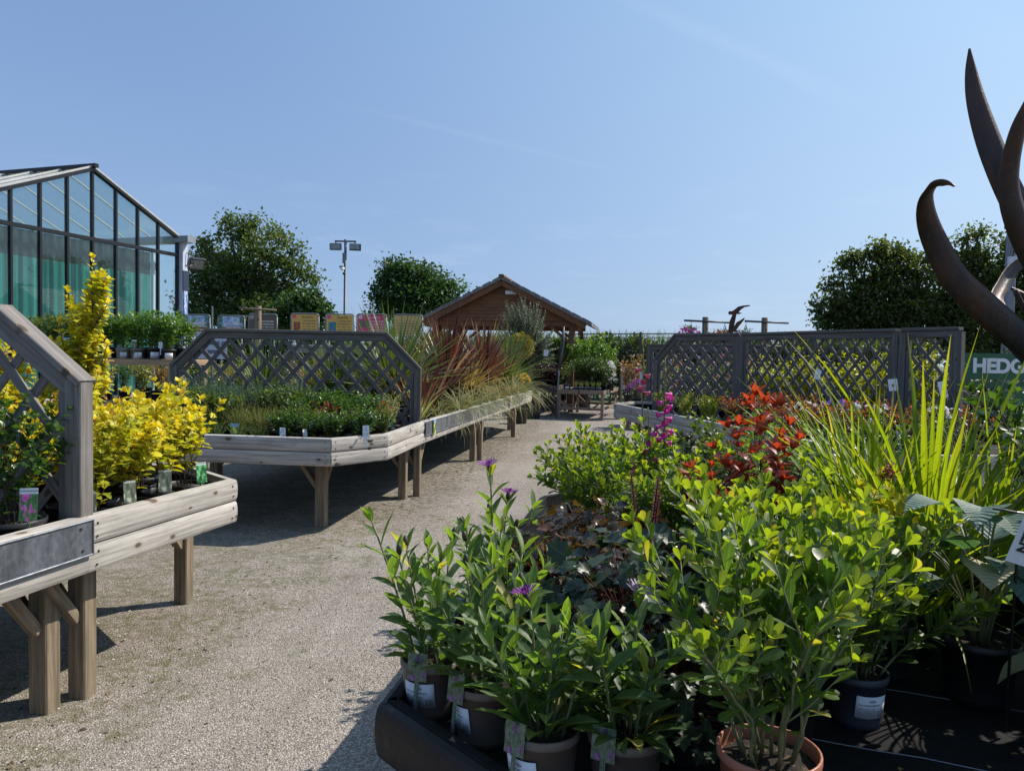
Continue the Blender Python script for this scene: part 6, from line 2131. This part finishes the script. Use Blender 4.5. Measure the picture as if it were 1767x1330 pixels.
def cornflower(seed, nst, H, Rr, flowers, buds, col, lean=(0, 0), L=.135, npl=11, low=14):
    rng = np.random.default_rng(seed)
    st, lf = MB(), MB()
    heads = []
    for i in range(nst):
        az = i * 2.39996 + seed
        rho = math.sqrt((i + .5) / nst)
        e = np.array((Rr * rho * math.cos(az) + lean[0], Rr * rho * math.sin(az) + lean[1], H * rng.uniform(.72, 1.05) * (1.35 if i < flowers else 1.)))
        c = bez(np.array((.05 * rho * math.cos(az), .05 * rho * math.sin(az), 0)), e * (.55, .55, .5), e, 10)
        st.tube(c, np.linspace(.0042, .0025, 10), 6)
        dress(lf, rng, c, npl, 'lance', L, .036, .16, 42, False, .55, .45, 2, shrink=.55, wave=.04)
        if i < flowers + buds:
            ax = unit(c[-1] - c[-2]) + rng.normal(0, .12, 3)
            tip = c[-1] + unit(ax) * .02
            st.tube([c[-1], tip], (.0025, .002), 5)
            fm, bm = MB(), MB()
            heads.append((fm, bm))
            cornflower_head(fm, bm, tip + unit(ax) * .018, ax, .040 if i < flowers else 0, rng)
    # big basal leaves
    a = np.arange(low) * 2.39996
    rad = np.stack([np.cos(a), np.sin(a), np.zeros(low)], 1)
    leaves(lf, rad * .035 + (0, 0, .01), rad + np.array((0, 0, 1.)) * rng.uniform(.5, 1.5, low)[:, None], np.array((0, 0, 1.)) - rad * .3 + rng.normal(0, .2, (low, 3)), rng.uniform(.11, .17, low), rng.uniform(.032, .044, low), 'lance', rng.uniform(.3, 1.0, low), .35, rng.random(low), np.zeros(low), .05)
    out = [('stems', st.mesh('stems', 'stem_pale', True)), ('foliage', lf.mesh('foliage', 'grey', True))]
    for fm, bm in heads:
        out.append(('bud', bm.mesh('bud', 'f_bud', True)))
        if fm.V:
            out.append(('flower_head', fm.mesh('flower_head', col, True)))
    return out


tp = ('taupe', .088, .155)
GC = 'cornflowers in taupe pots on the dark bench'
cf = [cornflower(301, 6, .38, .15, 0, 4, 'f_violet', (-.05, .02)), cornflower(302, 8, .34, .15, 0, 4, 'f_violet', (.0, .0)), cornflower(303, 7, .27, .15, 1, 3, 'f_violet', (.02, -.02)),
      cornflower(304, 7, .25, .12, 1, 2, 'f_mauve', (.03, 0), low=18), cornflower(305, 7, .36, .15, 2, 3, 'f_violet', (-.05, 0)), cornflower(306, 6, .30, .14, 0, 2, 'f_violet')]
pa = on(724, 1229, .5)
plant('cornflower', 'cornflower in the taupe pot at the left bench corner, purple flower card tucked in', 'flower', (-.215, 2.11, .502), GC, cf[0], tp, rz=.2, sticker=-.35, card=('tag_purple', .056, .074, -.03, -.085, -.25))
plant('cornflower', 'cornflower in the second taupe pot, budding, right of the corner pot', 'flower', (-.055, 1.955, .502), GC, cf[1], tp, rz=.9, sticker=-1.05, card=('tag_purple', .056, .074, -.075, -.055, -.7))
plant('cornflower', 'cornflower with one open violet head in the nearest taupe pot', 'flower', (.085, 1.715, .502), GC, cf[2], tp, rz=2.6, sticker=-.75, card=('tag_purple', .056, .074, -.065, -.065, -.7))
plant('cornflower', 'cornflower with one pale mauve head beside the nearest taupe pot', 'flower', (.275, 1.70, .502), GC, cf[3], tp, rz=4.4, card=('tag_purple', .056, .074, -.06, -.07, -.5))
plant('cornflower', 'tallest cornflower with two violet heads over the gravel, behind the corner pot', 'flower', (-.045, 2.63, .502), GC, cf[4], tp, rz=1.2, scale=1.0)
plant('cornflower', 'leafy cornflower in bud behind the second taupe pot', 'flower', (.02, 2.30, .502), GC, cf[5], tp, rz=3.0, scale=1.0)

# bronze and deep green mounds
br = [sl(mound(311 + k, .27, .27, 210, 'palm', .060, .062, .25, .5, .08), 'stem_red', 'bronze') for k in range(2)]
dg = [sl(mound(315 + k, .34, .25, 230, 'palm', .062, .066, .25, .5, .08, fill=.15), 'stem_red', 'darkgreen') for k in range(2)]
GB = 'bronze leaved mounds on the dark bench'
plant('bronze_plant', 'bronze leaved mound in a taupe pot behind the second cornflower', 'plant', (.16, 2.50, .502), GB, br[0], ('taupe', .105, .19), rz=.3, scale=1.0, card=('tag_white', .05, .11, -.16, -.10, -.8))
plant('bronze_plant', 'bronze leaved mound at the bench edge nearest the path', 'plant', (.34, 3.08, .502), GB, br[1], ('taupe', .095, .17), rz=1.4, scale=1.0)
plant('bronze_plant', 'bronze leaved mound between the edge mound and the big bright bush', 'plant', (.46, 2.72, .502), GB, br[0], ('taupe', .095, .17), rz=4.4, scale=1.05)
GD = 'deep green lobed mounds on the dark bench'
plant('lobed_plant', 'deep green lobed mound low in front of the bronze plants', 'plant', (.36, 2.12, .502), GD, dg[0], ('blackpot', .09, .15), rz=.3, scale=1.12)
plant('lobed_plant', 'deep green lobed mound left of the terracotta pot', 'plant', (.43, 1.88, .502), GD, dg[1], ('blackpot', .085, .12), rz=2.3, scale=.92)
plant('lobed_plant', 'deep green lobed mound hidden behind the big bright bush', 'plant', (.70, 2.45, .502), GD, dg[1], ('blackpot', .09, .15), rz=5.1, scale=1.05)

# dark red flower spikes
rng = np.random.default_rng(5)
st, lf, sf = MB(), MB(), MB()
for i in range(3):
    e = np.array((rng.normal(0, .07), rng.normal(0, .07), rng.uniform(.42, .62)))
    c = bez(np.zeros(3), e * (.4, .4, .6), e, 9)
    st.tube(c, .0025, 5)
    P, T = along(c, np.linspace(.72, 1, 90))
    a = np.arange(90) * 2.4
    D = np.stack([np.cos(a), np.sin(a), np.full(90, .5)], 1)
    leaves(sf, P, D, np.tile((0, 0, 1.), (90, 1)), .011, .007, 'small', .2, .2, rng.random(90))
    dress(lf, rng, c[:6], 6, 'ovate', .08, .04, .1, 60, False, .5, .2, 0)
plant('red_spike', 'thin dark red flower spikes rising between the bronze mounds and the bright bush', 'flower', (.42, 2.32, .502), None,
      [('stems', st.mesh('stems', 'stem_red', True)), ('foliage', lf.mesh('foliage', 'bronze', True)), ('blossoms', sf.mesh('blossoms', 'f_crimson'))], ('blackpot', .085, .15))

# the big bright bushes
bb = [sl(shrub(321, .56, .33, 15, 16, 'obov', .070, .027, r0=.06, t0=.20, nb=5, bl=.34, bend=.25, fold=.22, srad=.0045, tip=5, ang=40, shape=.75, upw=.5), 'stem_pale', 'bright'),
      sl(shrub(322, .48, .35, 16, 16, 'obov', .068, .027, r0=.06, t0=.18, nb=5, bl=.36, bend=.25, fold=.22, srad=.0045, tip=5, ang=42, shape=.9, upw=.5), 'stem_pale', 'bright'),
      sl(shrub(323, .50, .31, 15, 16, 'obov', .068, .027, r0=.05, t0=.18, nb=5, bl=.34, bend=.25, fold=.22, srad=.004, tip=5, ang=40, shape=.7, upw=.5), 'stem_pale', 'bright')]
GBB = 'bright green bushes on the dark bench'
plant('bright_bush', 'bright green many stemmed bush in the terracotta coloured pot', 'shrub', (.545, 1.535, .502), GBB, bb[0], ('terra', .105, .205), rz=.6, sticker=-.75, scale=1.0)
plant('bright_bush', 'bright green bush in the slate pot with a white sticker', 'shrub', (.985, 2.09, .502), GBB, bb[1], ('greypot', .082, .145), rz=2.2, sticker=.10, scale=1.0)
plant('bright_bush', 'bright green bush behind, between the slate pot and the red leaved plant', 'shrub', (.80, 2.30, .502), GBB, bb[2], ('blackpot', .095, .17), rz=3.9, scale=1.05)
plant('bright_bush', 'bright green bush to the left behind the terracotta coloured pot', 'shrub', (.74, 1.98, .502), GBB, bb[2], ('blackpot', .09, .16), rz=.9, scale=.98)
GL = 'fresh green bushes at the far end of the dark bench'
plant('fresh_bush', 'fresh green bush farthest along the bench, leaning over the path', 'shrub', (.42, 4.35, .502), GL, bb[1], ('blackpot', .10, .18), rz=4.2, scale=.95)
plant('fresh_bush', 'fresh green bush below the pink foxglove flowers', 'shrub', (.70, 4.15, .502), GL, bb[2], ('blackpot', .10, .18), rz=1.2, scale=.98)
plant('fresh_bush', 'fresh green bush between the bronze mound and the foxglove', 'shrub', (.42, 3.62, .502), GL, bb[2], ('blackpot', .10, .18), rz=5.2, scale=.92)
plant('fresh_bush', 'fresh green bush in front of the red leaved plant', 'shrub', (.72, 3.25, .502), GL, bb[1], ('blackpot', .10, .18), rz=2.8, scale=.98)


# pink foxglove-like spires
def spire(seed, specs, leaf='fresh', col='f_pink'):
    rng = np.random.default_rng(seed)
    st, lf, fm = MB(), MB(), MB()
    for (x, y, H, f0, nf) in specs:
        c = bez(np.array((x * .3, y * .3, 0)), np.array((x * .9, y * .9, H * .5)), np.array((x, y, H)), 12)
        st.tube(c, np.linspace(.005, .002, 12), 6)
        dress(lf, rng, c[:7], 9, 'lance', .10, .028, .1, 55, True, .6, .3, 0)
        P, T = along(c, np.linspace(f0, 1, 46))
        a = np.arange(46) * 2.4
        D = np.stack([np.cos(a), np.sin(a), np.full(46, .3)], 1)
        leaves(lf, P, D, np.tile((0, 0, 1.), (46, 1)), .013, .010, 'small', .3, .3, rng.random(46))
        for i in range(nf):
            t = f0 + (1 - f0) * .62 * (i + .5) / nf
            p, T = along(c, np.array([t]))
            a = i * 2.2 + rng.uniform(-.5, .5)
            ax = unit(np.array((math.cos(a), math.sin(a) - .3, -.25)))
            X = unit(np.cross(ax, (.2, .1, 1)))
            Y = np.cross(ax, X)
            L = .044 * rng.uniform(.85, 1.1)
            m = MB().lathe([(.003, 0), (.006, L * .25), (.009, L * .6), (.011, L * .8), (.018, L), (.0165, L * .98), (.0095, L * .78)], 9)
            v = m.V[0]
            v = v * (1, 1, 1) + 0
            fm.add(p[0] + v[:, :1] * X + v[:, 1:2] * Y + v[:, 2:] * ax, m.F[0], np.hstack([np.full((len(v), 2), .3), np.full((len(v), 1), rng.random()), np.zeros((len(v), 1))]))
    return [('stems', st.mesh('stems', 'stem_green', True)), ('foliage', lf.mesh('foliage', leaf, True)), ('blossoms', fm.mesh('blossoms', col, True))]


plant('foxglove', 'tall spires of pink trumpet flowers in front of the right hand bed', 'flower', (.82, 3.95, .502), None,
      spire(331, [(-.02, .0, .86, .48, 13), (-.10, .02, .60, .52, 4), (-.17, 0, .40, .5, 3), (.10, .05, .44, .6, 0)]), ('blackpot', .10, .18), rz=0)
plant('foxglove', 'rose pink flower spire just behind the tall pink one', 'flower', (.80, 4.5, .502), None, spire(333, [(-.02, 0, .92, .70, 5)], col='f_rose'), ('blackpot', .10, .18), rz=0)

# red leaved plant
rd = [sl(shrub(341, .86, .20, 9, 10, 'ovate', .110, .052, r0=.04, t0=.30, nb=2, bl=.26, bend=1.1, fold=.3, srad=.0035, tip=4, ang=68, pairs=True, shape=.5, wave=.04), 'stem_red', 'red'),
      sl(shrub(342, .66, .22, 8, 10, 'ovate', .10, .055, r0=.04, t0=.25, nb=2, bl=.26, bend=.6, fold=.3, srad=.0035, tip=4, ang=68, pairs=True, shape=.5, wave=.04), 'stem_red', 'red')]
plant('red_leaf_plant', 'tall plant of glowing red leaves on dark stems in the middle of the bench', 'plant', (.92, 2.82, .502), 'red leaved plants on the dark bench', rd[0], ('blackpot', .10, .18), rz=.5, scale=.92)
plant('red_leaf_plant', 'shorter red leaved plant left of the tall one', 'plant', (.80, 3.02, .502), 'red leaved plants on the dark bench', rd[1], ('blackpot', .10, .18), rz=2.5, scale=.70)
plant('purple_shrub', 'dark maroon leaved plant at the right foot of the red one', 'plant', (1.08, 2.66, .502), None, sl(shrub(344, .36, .16, 8, 12, 'ovate', .055, .03, nb=2, srad=.003), 'stem_red', 'purple_leaf'), ('blackpot', .09, .16))

# tall lime grasses
GG = 'tall lime grasses on the dark bench'
gA = fl(tuft(351, 80, .90, .016, (1, 24), (.15, 1.3), .09, 'blade', .35), 'grassy')
gB = fl(tuft(352, 75, 1.06, .025, (2, 38), (.1, 1.3), .09, 'blade', .35), 'grassy')
gC = fl(tuft(353, 75, .86, .013, (5, 60), (.2, 1.6), .09, 'sword', .35), 'grassy')
plant('lime_grass', 'tall slender lime grass right behind the red leaved plant', 'grass', (1.46, 3.0, .502), GG, gA, ('blackpot', .11, .19), rz=.4)
plant('lime_grass', 'broad bladed lime grass with the tallest upright blade, under the curled steel blade', 'grass', (1.58, 2.80, .502), GG, gB, ('blackpot', .11, .19), rz=1.9, scale=1.0)
plant('lime_grass', 'fine arching lime grass between the two broader grasses', 'grass', (1.42, 2.62, .502), GG, gC, ('blackpot', .10, .18), rz=.9, scale=.85)
plant('lime_grass', 'fine arching lime grass right of the broad bladed one', 'grass', (1.95, 2.95, .502), GG, gC, ('blackpot', .10, .18), rz=3.1)
plant('lime_grass', 'slender lime grass behind, in front of the white price cards', 'grass', (1.62, 3.5, .502), GG, gA, ('blackpot', .11, .19), rz=3.4, scale=.9)
plant('lime_grass', 'slender lime grass behind the hosta at the steel flower', 'grass', (2.15, 3.4, .502), GG, gA, ('blackpot', .11, .19), rz=5.4, scale=.85)

# gold leaved spirea with a rusty flower head
spf = sl(shrub(361, .46, .17, 8, 13, 'lobed', .075, .062, nb=2, srad=.004, t0=.2), 'stem_brown', 'golddark')
rf = blossoms(np.array([(0, 0, .50)]) + np.random.default_rng(3).normal(0, .013, (60, 3)), '', .014, 5, 4).mesh('blossoms', 'f_rust')
plant('golden_shrub', 'gold green shrub with one rusty flower head before the tall grasses', 'shrub', (1.22, 2.42, .502), None, spf + [('blossoms', rf)], ('blackpot', .10, .18), rz=0)

# hostas
def hosta(seed, n, L, Wd, H, droop):
    rng = np.random.default_rng(seed)
    st, lf = MB(), MB()
    tmh = tm_rows([(0, .10), (.08, .55), (.2, .88), (.35, 1), (.5, .96), (.65, .80), (.78, .55), (.88, .32), (.95, .14), (1, .01)])
    a = np.arange(n) * 2.39996 + rng.normal(0, .2, n)
    rad = np.stack([np.cos(a), np.sin(a), np.zeros(n)], 1)
    el = rng.uniform(.35, 1.15, n)
    P = rad * (.10 + .10 * (1 - el / 1.2))[:, None] + np.array((0, 0, 1.)) * (H * rng.uniform(.55, 1.05, n) * (.5 + .5 * el))[:, None]
    leaves(lf, P, rad * np.cos(el * .6)[:, None] + np.array((0, 0, 1.)) * (np.sin(el * .6) - .2)[:, None], np.array((0, 0, 1.)) - rad * .2, L * rng.uniform(.75, 1.1, n), Wd * rng.uniform(.8, 1.1, n), tmh, droop * rng.uniform(.5, 1.3, n), .30, rng.random(n), np.zeros(n), .03)
    for i in range(n):
        st.tube(bez(rad[i] * .02, P[i] * (.4, .4, .8), P[i], 6), .0032, 6)
    return [('stems', st.mesh('stems', 'stem_pale', True)), ('foliage', lf.mesh('foliage', 'hosta', True))]


plant('hosta', 'blue green hosta with broad ribbed leaves beside the white SEEN tag', 'plant', (1.42, 2.24, .502), 'hostas at the edge of the dark bench', hosta(371, 26, .23, .155, .44, 1.1), ('blackpot', .11, .19), rz=.6)
plant('hosta', 'low hosta whose pointed leaf hangs over the black fabric', 'plant', (1.66, 1.92, .502), 'hostas at the edge of the dark bench', hosta(372, 12, .21, .11, .18, .9), ('blackpot', .11, .17), rz=2.4)


def seen_tag():
    c = at(1783, 921, 1.86)
    g = thing('white_tag', 'white plastic tag lettered SEEN hanging by a black tie over the hosta', 'tag', c)
    ang = R(-107)
    up = np.array((math.cos(ang + math.pi / 2), -.05, math.sin(ang + math.pi / 2)))
    ri = np.array((math.cos(ang), .1, math.sin(ang)))
    MB().card((0, 0, 0), ri, up, .17, .075, .0012).obj('card', 'white', g)
    o = link('lettering', text_mesh('SEEN', .034, 'blackpot', .0012), g)
    X, Y = Vector(ri).normalized(), Vector(up).normalized()
    Z = X.cross(Y)
    o.matrix_local = Matrix.Translation(Z * .0022 + X * .016 - Y * .012) @ Matrix((X, Y, Z)).transposed().to_4x4()
    t0 = np.array(at(1755, 884, 1.86)) - np.array(c)
    t1 = np.array(at(1713, 877, 1.88)) - np.array(c)
    MB().tube([t1, (t0 + t1) / 2 + (0, 0, .001), t0, (0, 0, .05)], .003, 6).obj('tie', 'frame_black', g)
    MB().tube([(0, .01, .06), (.03, .1, -.1), (.05, .15, c.z * -1 + .52)], .004, 6).obj('stake', 'frame_black', g)


seen_tag()


# plants that fill the bench beyond the right of the view and shade its top
GR = 'plants filling the right side of the dark bench'
for i, (x, y, kind, s_) in enumerate(((1.98, 2.35, 0, 1.1), (2.25, 2.0, 1, 1.15), (2.45, 2.5, 0, 1.25), (2.05, 1.70, 1, 1.0), (2.35, 1.55, 0, 1.1), (2.65, 3.0, 1, 1.3), (2.3, 3.0, 0, 1.2), (2.6, 3.7, 1, 1.25), (1.82, 2.0, 0, 1.3), (1.75, 1.60, 1, 1.3), (2.1, 2.75, 1, 1.3))):
    plant('bench_shrub', '%s bushy green plant beyond the hostas, on the right side of the dark bench' % (RN[i] if i < 10 else 'eleventh'), 'shrub', (x, y, .502), GR, PRIM['midbig'][2 if kind else 0], ('blackpot', .11, .18), scale=s_)
for i, (x, y, s_) in enumerate(((1.05, 3.55, .8), (1.35, 3.75, .8), (1.7, 4.0, .85), (1.15, 4.3, .9), (1.55, 4.6, .9), (2.0, 4.3, .9), (.98, 3.1, .62))):
    plant('bench_shrub', '%s leafy plant of the back rows of the dark bench, behind the tall grasses' % RN[i], 'shrub', (x, y, .502), 'back row plants of the dark bench', PRIM['midbig'][i % 3], ('blackpot', .11, .18), scale=s_)

# dry leaf litter on the gravel
rng = np.random.default_rng(61)
n = 520
yy = rng.uniform(2.4, 15, n)
side = rng.random(n) < .6
xx = np.where(side, -.94 + .165 * (yy - 7.96) - rng.exponential(.35, n) + .12, rng.uniform(-1.9, .9, n) + .16 * (yy - 6))
lt = MB()
leaves(lt, np.stack([xx, yy, np.full(n, .004)], 1), np.stack([rng.normal(0, 1, n), rng.normal(0, 1, n), np.zeros(n)], 1), np.stack([rng.normal(0, .2, n), rng.normal(0, .2, n), np.ones(n)], 1), rng.uniform(.012, .045, n), rng.uniform(.006, .02, n), 'small', .6, .3, rng.random(n))
lo = lt.obj('leaf_litter', 'litter')
lo['kind'] = 'stuff'

# loose grit on the yard
n = 11000
yy = 2.4 + 7 * rng.random(n) ** 1.6
xx = rng.uniform(-2.6, 1.1, n) + .1 * (yy - 3)
r_ = rng.uniform(.0022, .0060, n)
base = np.array([(1, 0, 0), (0, 1, 0), (-1, 0, 0), (0, -1, 0), (0, 0, .75), (0, 0, -.5)], float)
an = rng.uniform(0, 6.28, n)
bx = base[None] * np.stack([r_ * rng.uniform(.7, 1.4, n), r_ * rng.uniform(.7, 1.2, n), r_], 1)[:, None, :]
vx = bx[..., 0] * np.cos(an)[:, None] - bx[..., 1] * np.sin(an)[:, None]
vy = bx[..., 0] * np.sin(an)[:, None] + bx[..., 1] * np.cos(an)[:, None]
v = np.stack([vx + xx[:, None], vy + yy[:, None], bx[..., 2] + .002], -1)
f = (np.arange(n)[:, None, None] * 6 + np.array([(0, 1, 4), (1, 2, 4), (2, 3, 4), (3, 0, 4), (1, 0, 5), (2, 1, 5), (3, 2, 5), (0, 3, 5)])[None]).reshape(-1, 3)
q = np.zeros((n, 6, 4))
q[..., :3] = rng.random((n, 1, 3))
lg = MB().add(v.reshape(-1, 3), f, q.reshape(-1, 4)).obj('loose_grit', 'grit')
lg['kind'] = 'stuff'

# cards on stakes in the right bed and on the steel side of the long bed
def stake_card(label, px, py, Y, w, h, mat, lean=0.):
    c = at(px, py, Y)
    g = thing('price_card', label, 'card', (c.x, c.y, .66), random.uniform(-.3, .3), 'white price cards in the right bed')
    zc = c.z - .66
    MB().card((0, 0, zc), (1, 0, lean), (-lean, .15, 1), w, h, .003).obj('panel', 'white', g)
    MB().card((0, -.0035, zc - h * .04), (1, 0, lean), (-lean, .15, 1), w * .26, h * .22, .002).obj('leaf_mark', 'hedgegreen', g)
    MB().tube([(0, .004, 0), (0, .004, zc - h * .4)], .005, 6).obj('stake', 'galv', g)


stake_card('white card with a green mark before the double trellis post', 1541, 664, 7.3, .085, .115, 'white', .1)
stake_card('white card before the long trellis panel, left of the double post', 1411, 646, 8.0, .065, .11, 'white', -.3)
stake_card('white card below the green HEDGING board', 1627, 672, 6.9, .075, .15, 'white', .2)
for (y, w, h, kind, lab) in ((8.27, .095, .165, 'tag_yellow', 'yellow picture card stuck on the steel side nearest the trellis post'), (13.4, .16, .17, 'tag_rose', 'pale pink picture card stuck on the steel side near the bed end')):
    x = -.94 + .1617 * (y - 7.96)
    g = thing('picture_card', lab, 'card', (x + .048, y - .008, .745))
    MB().card((0, 0, 0), (.160, .987, 0), (0, 0, 1), w, h, .003).obj('card', kind, g)
plant('bronze_plant', 'small bronze leaved mound at the bench edge behind the tallest cornflower', 'plant', (.09, 2.84, .502), GB, br[1], ('taupe', .085, .15), rz=2.9, scale=.80)
